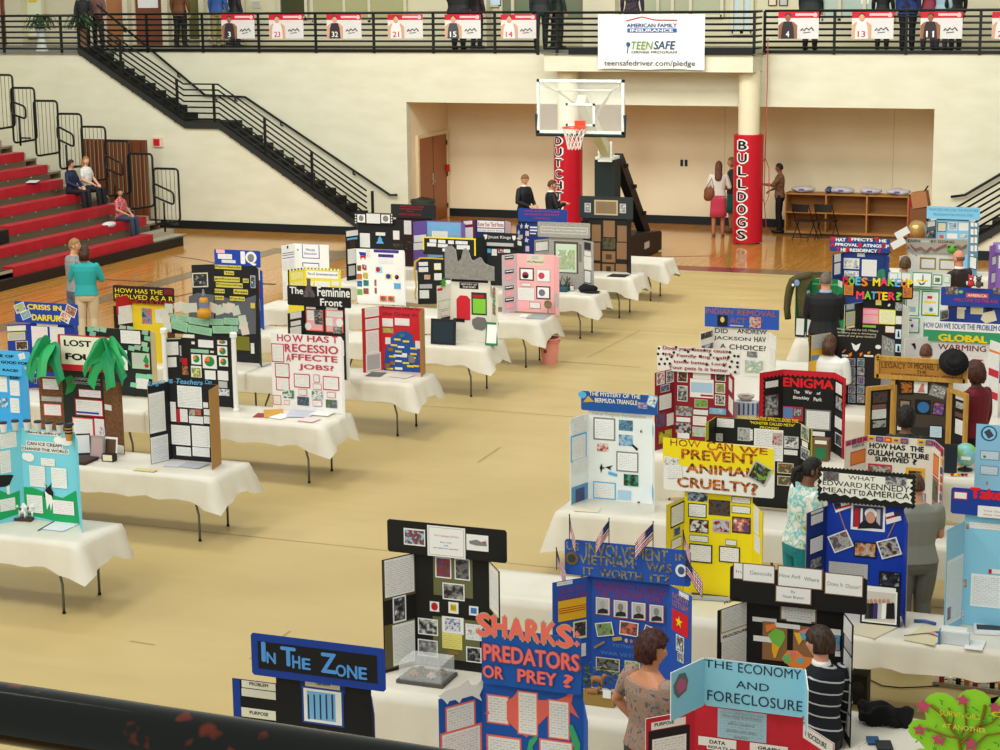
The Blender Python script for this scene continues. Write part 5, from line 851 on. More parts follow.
# economy and foreclosure
board('economy', 'pale blue and crimson ECONOMY AND FORECLOSURE board', 10.62, (695, 706), (803, 728), wl=646, wr=834, c=(196, 34, 52), back='w', ww=.33,
 H=('C7', 520, 218, 1020, 458, (140, 205, 230), [('T', 522, 196, 662, 250, 'THE', (30, 40, 60), .0), ('T', 690, 222, 1006, 290, 'ECONOMY', (30, 40, 60), .0), ('T', 680, 304, 845, 356, 'AND', (30, 40, 60), .0), ('T', 535, 366, 1010, 440, 'FORECLOSURE', (30, 40, 60), .0)], .09),
 L=['C7', ('R', 256, 498, 428, 536, 'w', 'label_strip'), ('T', 272, 504, 370, 528, 'PURPOSE', 'k', .04), ('R', 242, 540, 448, 720, (24, 24, 26), 'black_mount'), ('P', 260, 582, 430, 720)],
 Cn=['C7', ('P', 588, 455, 832, 600, None, (160, 200, 222), 'e'), ('T', 610, 474, 806, 500, 'How does foreclosure', 'e', 1.0), ('T', 640, 510, 775, 534, 'affect students', 'e', 1.0), ('T', 630, 546, 782, 570, 'studies and their', 'e', 1.0), ('T', 668, 576, 745, 598, 'families?', 'e', 1.0), ('R', 492, 590, 682, 634, 'w', 'label_strip'), ('T', 548, 598, 628, 624, 'DATA', 'k', .04), ('R', 535, 622, 650, 650, 'w'), ('T', 542, 628, 640, 646, 'RESULTS', 'k', .03), ('R', 750, 622, 940, 660, 'w', 'label_strip'), ('T', 790, 632, 900, 654, 'GRAPH', 'k', .04)],
 Rr=['C8', ('R', 238, 650, 420, 730, 'w', 'label_strip'), ('T', 262, 668, 385, 712, 'PROCEDURE', 'k', .04)])
t = BOARDS['economy']; hp = BOARDS['economy_p']['H']; Pl = Panel(hp.P0-V((cos(R(62)), sin(R(62)), 0))*.33+V((0, 0, 0)), (cos(R(62)), sin(R(62)), 0), .33, hp.h); A = wing_angle(hp.P0, .33, -1, 671, hp.P0.z+hp.h); d = V((cos(A), sin(A), 0)); Pl = Panel(hp.P0-d*.33, d, .33, hp.h); Pl.body(t, (140, 205, 230), 'w', 'header_wing')
Pl.el('C7', ('G', (96, 110, 100), 'house_sticker', [(366, 330), (395, 270), (425, 262), (440, 300), (432, 350), (390, 392), (372, 370)])); Pl.el('C7', ('G', (180, 90, 130), 'house_sticker', [(378, 330), (400, 290), (428, 300), (430, 340), (392, 370)]))
A = wing_angle(hp.P0+hp.d*hp.w, .33, 1, 807.5, hp.P0.z+hp.h); d = V((cos(A), -sin(A), 0)); Pl = Panel(hp.P0+hp.d*hp.w, d, .33, hp.h); Pl.body(t, (140, 205, 230), 'w', 'header_wing')
# Vietnam
B2 = (40, 84, 172)
viet = board('vietnam', 'royal blue Vietnam War board with camouflage letters and little flags on top', 13.1, (591.5, 574), (667, 586), wl=552.5, wr=691, c=B2, back=B2, ww=.33,
 H=('B8', 120, 174, 750, 352, (36, 84, 176), [('T', 132, 158, 196, 204, 'US', CAMO, .03), ('T', 226, 168, 640, 256, 'INVOLVEMENT', CAMO, .03), ('T', 676, 218, 742, 258, 'IN', CAMO, .03), ('T', 196, 222, 484, 292, 'VIETNAM:', CAMO, .03), ('T', 532, 258, 660, 316, 'WAS', CAMO, .03), ('T', 216, 282, 268, 326, 'IT', CAMO, .03), ('T', 296, 292, 512, 354, 'WORTH', CAMO, .03), ('T', 550, 318, 646, 368, 'IT?', CAMO, .03), ('O', 128, 208, 192, 274, (120, 96, 50), 'seal_emblem'), ('O', 140, 220, 180, 262, (60, 66, 60), 'seal_emblem'), ('O', 678, 270, 736, 334, 'w', 'seal_emblem'), ('O', 690, 282, 724, 322, (60, 90, 130), 'seal_emblem')]),
 L=['B8', ('P', 84, 305, 162, 375), ('T', 96, 378, 222, 416, 'SOUTH', (150, 50, 90), .0), ('T', 82, 414, 236, 452, 'VIETNAM', (150, 50, 90), .0), ('R', 90, 445, 230, 548, (232, 180, 30), 'flag_print'), ('R', 92, 482, 230, 486, 'r'), ('R', 92, 493, 230, 497, 'r'), ('R', 92, 504, 230, 508, 'r'), ('R', 164, 552, 232, 642, 'c'), ('I', 172, 560, 226, 630, 'jkzk', '-'), ('P', 200, 665, 228, 730)],
 Cn=['B8', ('R', 252, 335, 264, 760, 'E', 'ribbon'), ('R', 634, 370, 645, 760, 'E', 'ribbon'), ('T', 272, 368, 630, 418, 'PRESIDENTS DURING', (150, 40, 90), .0), ('T', 284, 402, 614, 458, 'THE VIETNAM WAR', (150, 40, 90), .0)]+
  sum([[('R', x, y, x+76, y+92, (150, 60, 70), 'photo_mount'), ('R', x+2, y+2, x+70, y+86, 'w', 'photo_mount'), ('R', x+6, y+6, x+66, y+82, 'E', 'portrait_photo'), ('O', x+22, y+16, x+50, y+54, q, 'portrait_face'), ('G', (40, 40, 44), 'portrait_suit', [(x+10, y+80), (x+14, y+62), (x+36, y+54), (x+60, y+62), (x+64, y+80)])] for x, y, q in ((278, 436, (176, 172, 168)), (368, 450, (130, 126, 122)), (458, 460, (150, 146, 140)), (548, 472, (140, 136, 132)))], [])+
  [('I', 282, 560, 368, 628, 'qGek', 'w', .2), ('I', 400, 556, 494, 626, 'osnz', 'w', -.05), ('I', 520, 585, 610, 640, 'Eqe', 'w', -.3), ('O', 426, 640, 442, 660, (200, 190, 170), 'medal'), ('O', 452, 644, 466, 662, (190, 120, 90), 'medal'), ('R', 366, 632, 412, 650, 'j', 'badge', .2), ('T', 366, 665, 480, 690, 'VIETNAM', (90, 130, 190), .01), ('T', 306, 706, 480, 730, 'WAR VETS', (90, 130, 190), .01), ('R', 268, 665, 332, 675, 'N', 'badge', .6),
   'W3', ('I', 385, 380, 480, 432, 'qekc', 'c'), ('I', 500, 392, 562, 440, 'qGcn', 'c'), ('O', 474, 440, 500, 464, 'E', 'badge')],
 Rr=['B8', ('P', 696, 360, 745, 440), ('T', 664, 420, 740, 466, 'NORTH', (190, 120, 110), .0), ('T', 662, 458, 742, 505, 'VIETNAM', (190, 120, 110), .0), ('R', 662, 510, 742, 620, (212, 30, 36), 'flag_print'), ('I', 682, 628, 722, 710, 'wkw', 'w'), ('I', 690, 716, 720, 760, 'wkw', 'w')])
P = BOARDS['vietnam_p']['R']; a, b = P.uv(540+697/5, 510+560/5); P.poly([(a+(.05 if i % 2 == 0 else .02)*cos(pi/2+i*pi/5), b+(.045 if i % 2 == 0 else .018)*sin(pi/2+i*pi/5)) for i in range(10)], M('y'), 'yellow_star')
board('genocide', 'black genocide board with framed title cards and world map cut-outs', 12.85, (747, 600), (842, 612), wl=718, wr=853, c=(20, 18, 18), back='k', ww=.31,
 H=('X', 729, 572, 866, 608, (22, 20, 20), [('R', 733, 563, 759, 580, (120, 84, 60), 'card_mount'), ('R', 734, 564, 758, 579, 'w', 'title_card'), ('T', 736, 570, 756, 574, 'Inside', 'e', .0), ('W4', 'R', -30, 8, 100, 82, (120, 84, 60), 'card_mount'), ('W4', 'R', -26, 12, 96, 78, 'w', 'title_card'), ('W4', 'T', 0, 34, 88, 56, 'Genocide', 'e', .0), ('W4', 'R', 110, 20, 292, 104, (120, 84, 60), 'card_mount'), ('W4', 'R', 114, 24, 286, 100, 'w', 'title_card'), ('W4', 'T', 118, 44, 200, 66, 'How And', 'e', .0), ('W4', 'T', 216, 58, 276, 80, 'Where', 'e', .0),
  ('W4', 'R', 298, 46, 452, 134, (120, 84, 60), 'card_mount'), ('W4', 'R', 302, 50, 448, 130, 'w', 'title_card'), ('W4', 'T', 310, 76, 372, 98, 'Does It', 'e', .0), ('W4', 'T', 382, 86, 442, 108, 'Occur?', 'e', .0), ('W4', 'R', 102, 98, 246, 164, (130, 94, 66), 'card_mount'), ('W4', 'R', 106, 102, 242, 160, 'w', 'title_card'), ('W4', 'T', 164, 112, 184, 126, 'By', 'e', .0), ('W4', 'T', 132, 130, 216, 150, 'Noah Bryant', 'e', .0)], .08),
 L=['W3', ('R', 882, 138, 990, 162, 'w', 'label_strip'), ('T', 894, 142, 978, 158, 'PURPOSE', 'k', .04), ('R', 880, 160, 996, 280, (190, 170, 120), 'tan_mount'), ('P', 884, 172, 990, 262), ('R', 880, 268, 994, 300, 'w', 'label_strip'), ('T', 888, 276, 984, 292, 'PROCEDURE', 'k', .04), ('P', 882, 298, 990, 420)],
 Cn=['W4', ('R', 120, 166, 266, 238, (130, 94, 66), 'card_mount'), ('P', 126, 172, 260, 232), ('R', 10, 222, 106, 240, 'w', 'strip'), ('R', 146, 232, 244, 240, 'w', 'strip'), ('R', 50, 240, 148, 392, (150, 106, 66), 'kraft_map'), ('R', 172, 256, 262, 392, (150, 106, 66), 'kraft_map'), ('R', 100, 246, 200, 264, 'w', 'strip'), ('R', 264, 264, 364, 288, 'w', 'strip'), ('R', 14, 296, 110, 318, 'w', 'strip'), ('R', 340, 354, 366, 376, 'w', 'strip'),
  ('G', (120, 190, 70), 'map_cutout', [(72, 290), (100, 262), (135, 275), (142, 300), (128, 330), (118, 345), (90, 320)]), ('G', (240, 180, 40), 'map_cutout', [(88, 318), (118, 340), (104, 380), (96, 382), (88, 350)]), ('G', (240, 130, 60), 'map_cutout', [(62, 250), (100, 244), (106, 258), (84, 270), (66, 280)]), ('G', (230, 130, 130), 'map_cutout', [(196, 275), (230, 262), (262, 268), (258, 300), (220, 305)]), ('G', (240, 190, 60), 'map_cutout', [(176, 280), (200, 280), (210, 310), (196, 330)]), ('G', (90, 180, 200), 'map_cutout', [(205, 280), (228, 284), (222, 312), (206, 306)]),
  ('G', (240, 140, 60), 'map_cutout', [(126, 385), (150, 350), (190, 352), (215, 375), (250, 380), (262, 420), (215, 425), (160, 415)]), ('G', (110, 190, 110), 'map_cutout', [(130, 376), (158, 362), (166, 396), (140, 402)]), ('G', (230, 120, 130), 'map_cutout', [(160, 352), (185, 356), (180, 376), (162, 372)]), ('G', (90, 190, 210), 'map_cutout', [(190, 380), (215, 378), (210, 402), (192, 400)]), ('I', 336, 290, 360, 350, 'zBs', '-')],
 Rr=['C8', ('P', 484, 0, 530, 100), ('R', 488, 110, 530, 180, 'E'), ('P', 484, 190, 528, 330), ('P', 488, 350, 526, 520), ('P', 490, 540, 526, 660)])
# second row
yel = board('cruelty', 'yellow animal cruelty board with leopard-spot letters on its header', 15.48, (684.5, 497), (752.5, 503), wl=667, wr=762.5, c=(238, 218, 20), cl=(236, 214, 30), back=(190, 150, 70),
 H=('X', 663, 443, 774, 494, (236, 236, 226), [('G', (240, 220, 24), 'yellow_band', [(663, 437), (774, 449), (774, 474), (663, 464)])]+[('T', *q, '*okon', .04) for q in ((670, 438.5, 701, 448, 'HOW'), (707, 441, 733, 452, 'CAN'), (739, 446, 768, 455, 'WE'), (681, 449, 757, 464, 'PREVENT'), (685.5, 463.5, 755, 477, 'ANIMAL'), (677, 477, 751, 492, 'CRUELTY'), (751, 483, 758, 495.5, '?'))]+[('I', 664, 457, 679, 466, 'nwEq', 'w', -.1), ('P', 667, 465, 682, 478, None, 'w', 'e', .1), ('C6', 'I', 38, 88, 112, 160, 'qGknB', 'E', -.45)]),
 L=['Y3', ('P', 684, 570, 728, 605, 'k'), ('P', 680, 612, 736, 700, 'k'), ('I', 692, 708, 718, 740, 'jbz', 'B'), 'B8', ('P', 655, 140, 706, 190, 'k')],
 Cn=['Y3', ('I', 748, 566, 828, 604, 'kzlb', '-'), ('P', 750, 612, 824, 668, 'k', 'w', 'z'), ('I', 832, 598, 918, 660, 'knzk', '-'), ('P', 924, 586, 1000, 612, 'k'), ('P', 924, 622, 1000, 652, 'k'), ('I', 756, 676, 832, 728, 'Ewkr', 'k'), ('I', 848, 676, 918, 728, 'Elrk', 'E'), ('I', 926, 666, 1000, 730, 'wszv', 'k'), ('P', 756, 738, 830, 750, 'k'), 'B8', ('P', 748, 128, 842, 158, 'k'), ('P', 746, 170, 862, 262, 'k'), ('P', 928, 148, 984, 176, 'k'), ('P', 896, 182, 1000, 262, 'k')],
 Rr=['C6', ('P', 52, 238, 72, 350), ('P', 54, 360, 76, 420)])
board('kennedy', 'royal blue board about a senator with torn black-edged title and crossed flags', 15.5, (827.5, 504), (904, 514), wl=806.8, wr=908.5, c=(14, 58, 168), cl=(18, 48, 120), back=(150, 120, 84),
 H=('Y4', 272, 484, 655, 614, (24, 26, 24), [('G', (236, 236, 222), 'title_paper', [(282, 484), (648, 516), (648, 522), (638, 530), (650, 540), (636, 552), (650, 562), (634, 575), (646, 585), (640, 600), (648, 615), (620, 606), (600, 612), (580, 600), (560, 606), (540, 596), (520, 602), (500, 592), (480, 600), (460, 588), (440, 594), (420, 582), (400, 588), (380, 576), (360, 582), (340, 570), (320, 576), (300, 566), (280, 572), (290, 552), (276, 540), (288, 524), (276, 510), (288, 498)]),
   ('T', 392, 500, 500, 524, 'WHAT', 'k', .01), ('T', 290, 520, 448, 548, 'EDWARD', 'k', .01), ('T', 458, 532, 636, 566, 'KENNEDY', 'k', .01), ('T', 292, 546, 430, 574, 'MEANT', 'k', .01), ('T', 434, 556, 460, 582, 'to', 'k', .01), ('T', 464, 560, 636, 594, 'AMERICA', 'k', .01), ('I', 292, 484, 354, 520, 'kezs', '-'), ('I', 540, 506, 624, 540, 'kEze', '-')], .05, jag(50, .012)),
 L=['C6', ('P', 265, 245, 312, 274, 'k'), ('P', 264, 275, 312, 316, 'k'), ('P', 260, 360, 312, 424, 'k'), ('I', 262, 440, 306, 480, 'Eek', 'k')],
 Cn=['C6', ('R', 416, 238, 544, 340, 'w', 'portrait_mount'), ('R', 424, 248, 536, 330, (56, 60, 100), 'portrait_photo'), ('R', 430, 256, 446, 326, 'r'), ('R', 452, 256, 460, 326, 'w'), ('R', 512, 260, 526, 320, 'E'), ('G', (30, 30, 40), 'portrait_suit', [(440, 332), (456, 306), (480, 298), (510, 304), (532, 330)]), ('O', 468, 256, 514, 296, 'w', 'portrait_hair'), ('O', 472, 268, 508, 312, (206, 150, 130), 'portrait_face'),
  ('R', 384, 265, 388, 350, 'N', 'flag_pole', .35), ('G', 'w', 'flag_print', [(348, 236), (412, 234), (418, 252), (360, 272)]), ('G', 'r', 'flag_print', [(356, 254), (414, 240), (416, 246), (358, 262)]), ('G', (40, 50, 90), 'flag_print', [(350, 236), (378, 236), (380, 250), (356, 256)]),
  ('R', 566, 305, 570, 368, 'N', 'flag_pole', -.4), ('G', 'w', 'flag_print', [(546, 276), (600, 262), (606, 300), (550, 316)]), ('G', 'r', 'flag_print', [(548, 288), (604, 274), (605, 282), (549, 297)]), ('G', (40, 50, 90), 'flag_print', [(576, 264), (600, 262), (604, 284), (580, 286)]),
  ('I', 338, 346, 418, 412, 'kEzs', 'w', .45), ('I', 428, 382, 512, 438, 'kzoEn', 'k'), ('I', 520, 370, 600, 438, 'knEz', 'w', .35), 'W4', ('R', 315, 2, 470, 60, (190, 186, 176), 'grey_page'), ('P', 318, 6, 466, 52, None, 'E'), ('I', 515, 38, 600, 98, 'Ekz', 'k')])
board('photoboard', 'low black stand with a group photograph leaning below the royal blue senator board', 15.2, (861, 583), (901, 590), c=(18, 18, 18), back='k', zb=.75, cat='photo stand', thing_name='photo_stand',
 Cn=['W4', ('R', 450, 90, 582, 124, 'w', 'caption_strip'), ('R', 448, 114, 586, 244, 'w', 'photo_mount'), ('R', 454, 120, 580, 238, (205, 200, 190), 'group_photo')]+[('G', q, 'figure_print', [(x, 226), (x+3, 166), (x+14, 160), (x+20, 166), (x+22, 226)]) for x, q in ((458, 'd'), (474, 'k'), (490, (60, 40, 110)), (508, 'E'), (524, 'w'), (542, 'k'), (556, 'k'))]+[('O', x, 146, x+12, 164, (190, 140, 110), 'face_print') for x in (462, 478, 494, 512, 528, 546)])
board('take', 'pale blue board under a dark blue header with the red brushed word Take', 15.45, (965, 519), (1040, 530), wl=947.8, c=(140, 205, 232), cl=(150, 205, 230), back=(120, 180, 215),
 H=('Y4', 800, 560, 1130, 665, (24, 60, 150), [('R', 812, 564, 868, 596, 'r', 'card_mount'), ('R', 816, 568, 864, 592, 'w', 'card'), ('T', 876, 546, 1010, 602, 'Take', (226, 28, 40), .09), ('T', 1020, 560, 1100, 612, 'a', (226, 28, 40), .09), ('R', 908, 626, 1080, 672, 'w', 'page'), ('T', 930, 640, 1060, 650, 'Your Our Nation', 'r', .0), ('T', 930, 656, 1060, 664, 'that makes us', 'r', .0)]),
 L=['W4', ('P', 782, -20, 850, 240, None, (225, 235, 240)), ('I', 786, 180, 800, 230, 'Br', '-')], Cn=['Y4', ('P', 874, 690, 1000, 715, None, 'w', 'e'), ('I', 858, 690, 876, 716, 'zE', 'w'), 'W4', ('P', 880, 50, 1000, 180, None, (236, 242, 244)), ('R', 952, 28, 1000, 46, 'w'), ('R', 952, 28, 964, 46, 'r'), ('I', 848, 66, 866, 102, 'zE', 'w'), ('R', 820, 178, 838, 190, 'r'), ('I', 822, 190, 852, 230, 'bwe', 'B')])
board('bermuda', 'white Bermuda Triangle board with blue header, first board of its table', 18.17, (588.5, 412.5), (652.5, 418.5), wl=570, wr=654.5, c=(232, 238, 236), back='w',
 H=('Y3', 322, 172, 628, 250, (28, 84, 160), [('T', 355, 168, 560, 192, 'THE MYSTERY OF THE', 'w', .03, 'k'), ('T', 378, 192, 548, 218, 'BERMUDA TRIANGLE', 'w', .03, 'k'), ('G', 'j', 'yellow_triangle', [(332, 208), (352, 182), (376, 206)]), ('O', 312, 164, 345, 192, 'B'), ('I', 550, 208, 588, 234, 'lvE', '-'), ('I', 588, 180, 626, 226, 'Bwlk', 'B', -.3)]),
 L=['Y3', ('P', 278, 258, 338, 292), ('P', 292, 285, 350, 328), ('P', 280, 335, 345, 440, 'B'), ('P', 290, 432, 352, 488), ('R', 285, 538, 350, 615, (90, 150, 190), 'blue_sheet'), ('I', 300, 550, 336, 602, 'zbnb', '-')],
 Cn=['Y3', ('T', 366, 250, 580, 274, 'Other Tragedy Explanations', 'E', .0), ('P', 372, 270, 460, 360, 'e', (240, 244, 244)), ('I', 474, 280, 530, 322, 'bBzB', '-'), ('I', 474, 338, 530, 382, 'BlBb', '-'), ('I', 388, 372, 432, 404, 'zswn', '-'), ('P', 464, 406, 552, 486, 'e', (240, 244, 244)), ('G', 'k', 'aeroplane_print', [(398, 468), (406, 452), (409, 466), (422, 470), (408, 474), (404, 492)]), ('G', 'k', 'aeroplane_print', [(420, 466), (450, 460), (440, 470), (444, 480)]), ('G', 'k', 'aeroplane_print', [(525, 380), (532, 376), (552, 394), (546, 402)]), ('I', 494, 496, 552, 542, 'zkgB', '-'), ('P', 372, 526, 462, 594, 'B'), ('R', 470, 560, 522, 596, (170, 205, 230)), ('R', 432, 488, 468, 500, 'B', 'patch', -.2), ('O', 560, 318, 566, 330, 'z'), ('O', 548, 604, 560, 614, 'k')],
 Rr=['Y3', ('R', 602, 290, 612, 330, 'B'), ('R', 600, 530, 612, 580, 'B')])
board('paw', 'crimson board with a white paw-print title sheet', 20.66, (674, 368), (729, 372.5), wl=655, wr=733.8, c=(142, 26, 40), back=(170, 30, 50), ww=.33,
 H=('B2', 112, 385, 665, 552, (236, 234, 230), [('O', x-8, y-8, x+10, y+10, 'k', 'paw_print') for x, y in ((125, 388), (155, 424), (120, 425), (140, 460), (180, 458), (128, 492), (165, 490), (225, 415), (240, 380), (300, 398), (210, 445), (320, 410), (350, 395), (430, 400), (470, 430), (400, 440), (590, 445), (630, 438), (655, 440), (612, 475), (650, 482), (560, 500), (600, 510), (650, 510), (445, 495), (635, 545), (600, 412), (200, 488), (300, 470), (520, 460))]+
  [('T', 152, 376, 590, 420, 'Does your beauty cause', (150, 30, 50), .03), ('T', 168, 424, 600, 462, 'My Family dog really', (150, 30, 50), .03), ('T', 228, 468, 580, 502, 'know better, Lord?', (150, 30, 50), .03), ('T', 190, 504, 588, 548, 'Your pets Is it better', (150, 30, 50), .03)]),
 L=['Y3', ('I', 624, 88, 656, 138, 'Brwj', 'w'), ('I', 662, 80, 696, 130, 'wkw', 'w'), ('I', 640, 138, 676, 166, 'ybg', 'w'), ('P', 632, 172, 686, 240, 'm'), ('I', 620, 252, 656, 306, 'zvnb', '-'), ('P', 664, 252, 692, 300), ('I', 632, 320, 684, 368, 'kyg', '-')],
 Cn=['Y3', ('I', 708, 86, 748, 128, 'wkno', 'w'), ('P', 770, 84, 840, 115), ('R', 758, 116, 852, 190, 'w', 'chart_page'), ('R', 762, 130, 848, 170, (170, 200, 225), 'chart'), ('R', 800, 178, 850, 186, 'r'), ('I', 860, 92, 900, 125, 'qkn', 'w'), ('I', 708, 142, 748, 204, 'kEkg', 'w'), ('I', 860, 132, 898, 172, 'bGrw', 'w'), ('I', 858, 178, 898, 220, 'nEkG', 'w'), ('I', 776, 196, 828, 230, 'qGe', 'E'), ('I', 702, 224, 768, 262, 'vEnl', '-'), ('P', 772, 238, 830, 258), ('I', 836, 232, 902, 256, 'Bl', 'B'), ('R', 704, 268, 760, 286, 'w'), ('P', 770, 264, 824, 300, None, 'w', 'r'), ('I', 702, 290, 762, 330, 'zkEs', '-'), ('I', 768, 306, 820, 345, 'lEG', '-'), ('R', 708, 330, 756, 352, 'w')],
 Rr=['Y3', ('P', 908, 110, 926, 160), ('P', 912, 190, 930, 250)])
board('indian', 'white board with question in black capitals under a blue Indian Removal Act header', 23.22, (713.5, 328), (768.5, 333.5), wl=700.5, wr=776, c=(232, 230, 224), back='w', ww=.33,
 H=('B2', 430, 122, 926, 256, (38, 84, 176), [('T', 438, 120, 620, 165, 'INDIAN', (150, 92, 96), .03), ('T', 650, 130, 910, 182, 'REMOVAL', (150, 92, 96), .03), ('T', 600, 184, 706, 225, 'ACT', (150, 92, 96), .03), ('T', 770, 195, 818, 232, 'OF', (150, 92, 96), .02), ('R', 516, 168, 584, 242, 'k', 'portrait_photo'), ('O', 536, 178, 564, 216, (220, 190, 120), 'portrait_face'), ('I', 730, 180, 806, 252, 'zEsn', '-'), ('R', 600, 234, 690, 242, 'E')], None, lambda W, H: [(0, 0), (W, 0), (W, H), (0, H)]),
 L=['B2', ('I', 400, 250, 485, 325, 'qknE', 'w'), ('I', 412, 358, 510, 400, 'znlB', 'v')],
 Cn=['B2', ('T', 500, 254, 586, 290, 'DID', 'd', .02), ('T', 648, 258, 845, 298, 'ANDREW', 'd', .02), ('T', 492, 304, 738, 348, 'JACKSON', 'd', .02), ('T', 762, 310, 840, 350, 'HAV', 'd', .02), ('T', 535, 356, 572, 388, 'A', 'd', .02), ('T', 595, 360, 840, 408, 'CHOICE?', 'd', .02), ('I', 714, 410, 782, 448, 'zeE', '-'), ('R', 690, 462, 830, 575, (225, 228, 216), 'pale_map'), ('I', 700, 470, 822, 555, 'wctlw', '-')],
 Rr=['B2', ('P', 872, 250, 900, 320), ('P', 862, 380, 905, 520)])
# Enigma
eng = board('enigma', 'black ENIGMA board with scalloped red border', 20.93, (783.5, 368.5), (834.5, 373.5), wl=760, wr=845.8, c=(22, 20, 22), back=(196, 24, 44), ww=.34,
 L=['B5', ('P', 116, 232, 210, 280), ('R', 108, 335, 214, 500, (110, 34, 44), 'photo_mount'), ('I', 114, 340, 208, 492, 'kzeEk', '-')],
 Cn=['B5', ('T', 246, 203, 628, 298, 'ENIGMA', (230, 24, 36), .05), ('T', 328, 298, 372, 328, 'The', 'w', .03), ('T', 412, 302, 466, 332, 'War', 'w', .03), ('T', 500, 312, 530, 336, 'of', 'w', .03), ('T', 324, 342, 446, 380, 'Bletchley', 'w', .03), ('T', 478, 354, 540, 386, 'Park', 'w', .03), ('R', 246, 424, 398, 530, (190, 40, 60), 'photo_mount'), ('R', 250, 430, 320, 510, (90, 130, 180)), ('I', 324, 436, 390, 500, 'nEzg', 'n'), ('P', 414, 448, 606, 600, 'e'), ('R', 470, 612, 562, 645, 'w')],
 Rr=['B5', ('P', 644, 250, 690, 330), ('I', 645, 355, 690, 445, 'kEek', '-'), ('P', 638, 505, 690, 590), ('I', 640, 628, 690, 720, 'kze', 'w')])
pn = BOARDS['enigma_p']
for k in ('L', 'C', 'R'):
    P = pn[k]; s = .055; pts = [(0, P.h-.002)]+[(min(P.w, i*s/2), P.h-(.075 if i % 2 else .05)) for i in range(int(P.w/(s/2))+2)]+[(P.w, P.h-.002)]; P.poly(pts, M((206, 24, 44)), 'scalloped_border')
    if k != 'C':
        x0, sg = (0.002, 1) if k == 'L' else (P.w-.002, -1); n = int(P.h/(s/2)); P.poly([(x0, P.h-.01)]+[(x0+sg*(.06 if i % 2 else .04), P.h-.01-i*P.h/n*.99) for i in range(n)]+[(x0, .005)], M((206, 24, 44)), 'scalloped_border')
# MJ
oak = noisy('varnished_pine', (206, 160, 80), (190, 140, 62), 6, .45, stretch=(6, 6, 1)); ply = noisy('plywood', (176, 122, 50), (190, 136, 60), 5, .5, stretch=(1, 1, 8))
board('singer', 'pine-framed folding board on the legacy of a singer, a black hat on its corner', 20.95, (893.5, 384), (951, 390), wl=867.5, wr=968, c=(44, 38, 36), cl=(30, 28, 28), cr=(30, 28, 28), back=(180, 130, 60), ww=.32,
 H=('Y4', 505, 45, 858, 110, ply, [('T', 520, 42, 560, 66, 'THE', (100, 60, 20), .0), ('T', 524, 48, 622, 76, 'LEGACY', (100, 60, 20), .02), ('T', 580, 50, 660, 72, 'OF', (100, 60, 20), .0)][1:2]+[('T', 628, 52, 648, 72, 'OF', (100, 60, 20), .02), ('T', 655, 52, 735, 80, 'MICHAEL', (100, 60, 20), .02), ('T', 745, 58, 815, 88, 'JACKSON', (100, 60, 20), .02), ('T', 664, 80, 704, 96, 'THE', (100, 60, 20), .02), ('T', 560, 92, 664, 112, 'GREATEST', (100, 60, 20), .02), ('T', 668, 98, 758, 116, 'MUSICAL', (100, 60, 20), .02), ('T', 765, 102, 820, 122, 'ICON', (100, 60, 20), .02)]),
 L=['B6', ('R', 16, 218, 132, 240, (130, 90, 80)), ('P', 20, 245, 130, 300), ('I', 22, 312, 130, 395, 'kznm', '-'), ('R', 16, 408, 120, 440, (130, 90, 80)), ('P', 14, 445, 120, 515), ('I', 20, 528, 118, 580, 'kEk', '-')],
 Cn=['B6', ('R', 205, 200, 590, 580, (70, 60, 50), 'collage_ground'), ('R', 212, 235, 325, 338, 'k', 'photo_mount', .1), ('I', 232, 240, 315, 320, 'kokr', '-', .1), ('R', 322, 228, 440, 330, 'k', 'photo_mount'), ('R', 330, 236, 432, 322, 'w', 'photo'), ('G', (206, 130, 110), 'portrait_print', [(356, 318), (370, 290), (384, 256), (402, 258), (404, 290), (412, 318)]), ('O', 384, 252, 406, 278, 'k'), ('I', 450, 262, 570, 355, 'qEzwn', 'e', -.25), ('R', 218, 372, 306, 488, 'k', 'photo_mount'), ('R', 228, 382, 296, 478, (150, 130, 96)), ('R', 338, 372, 455, 482, 'k'), ('O', 356, 388, 446, 470, (50, 110, 170)), ('I', 470, 392, 560, 490, 'kvbsk', 'k', -.1), ('P', 444, 565, 545, 660, 'k', 'l'), ('I', 205, 530, 240, 600, 'Ewn', '-')],
 Rr=['B6', ('R', 638, 255, 712, 280, (130, 90, 80)), ('P', 644, 292, 705, 372), ('I', 645, 392, 702, 440, 'kEk', '-'), ('R', 640, 470, 700, 505, (110, 70, 66)), ('P', 636, 515, 700, 640, 'k')])
pn = BOARDS['singer_p']
for k in ('L', 'C', 'R'):
    P = pn[k]; g = MB(); 
    for u in ((0.0, P.w) if k != 'C' else (.0, P.w)):
        a = P.at(u, -.0, .02); g.obox(a+V((0, 0, P.h/2)), P.d*.022, P.n*.018, V((0, 0, P.h/2+.01)))
    for v in (.02, P.h-.01): g.obox(P.at(P.w/2, v, .02), P.d*P.w/2, P.n*.016, V((0, 0, .022)))
    g.build('pine_frame', oak, P.ob)
P = pn['H']; g = MB()
for v in (-.01, P.h+.01): g.obox(P.at(P.w/2, v, .0), P.d*P.w/2, P.n*.02, V((0, 0, .024)))
for u in (0, P.w): g.obox(P.at(u, P.h/2, 0), P.d*.024, P.n*.02, V((0, 0, P.h/2+.03)))
g.build('pine_frame', oak, P.ob)
g = MB(); c = P.at(.02, P.h+.03, .03); [g.tube([c+V((.03*cos(a+i*1.3), 0, .025*sin(a+i*1.3))) for a in [2*pi*j/10 for j in range(10)]], .006, 5, closed=True) for i in range(3)]; g.build('gold_bow', M('j', .3, .5), P.ob)
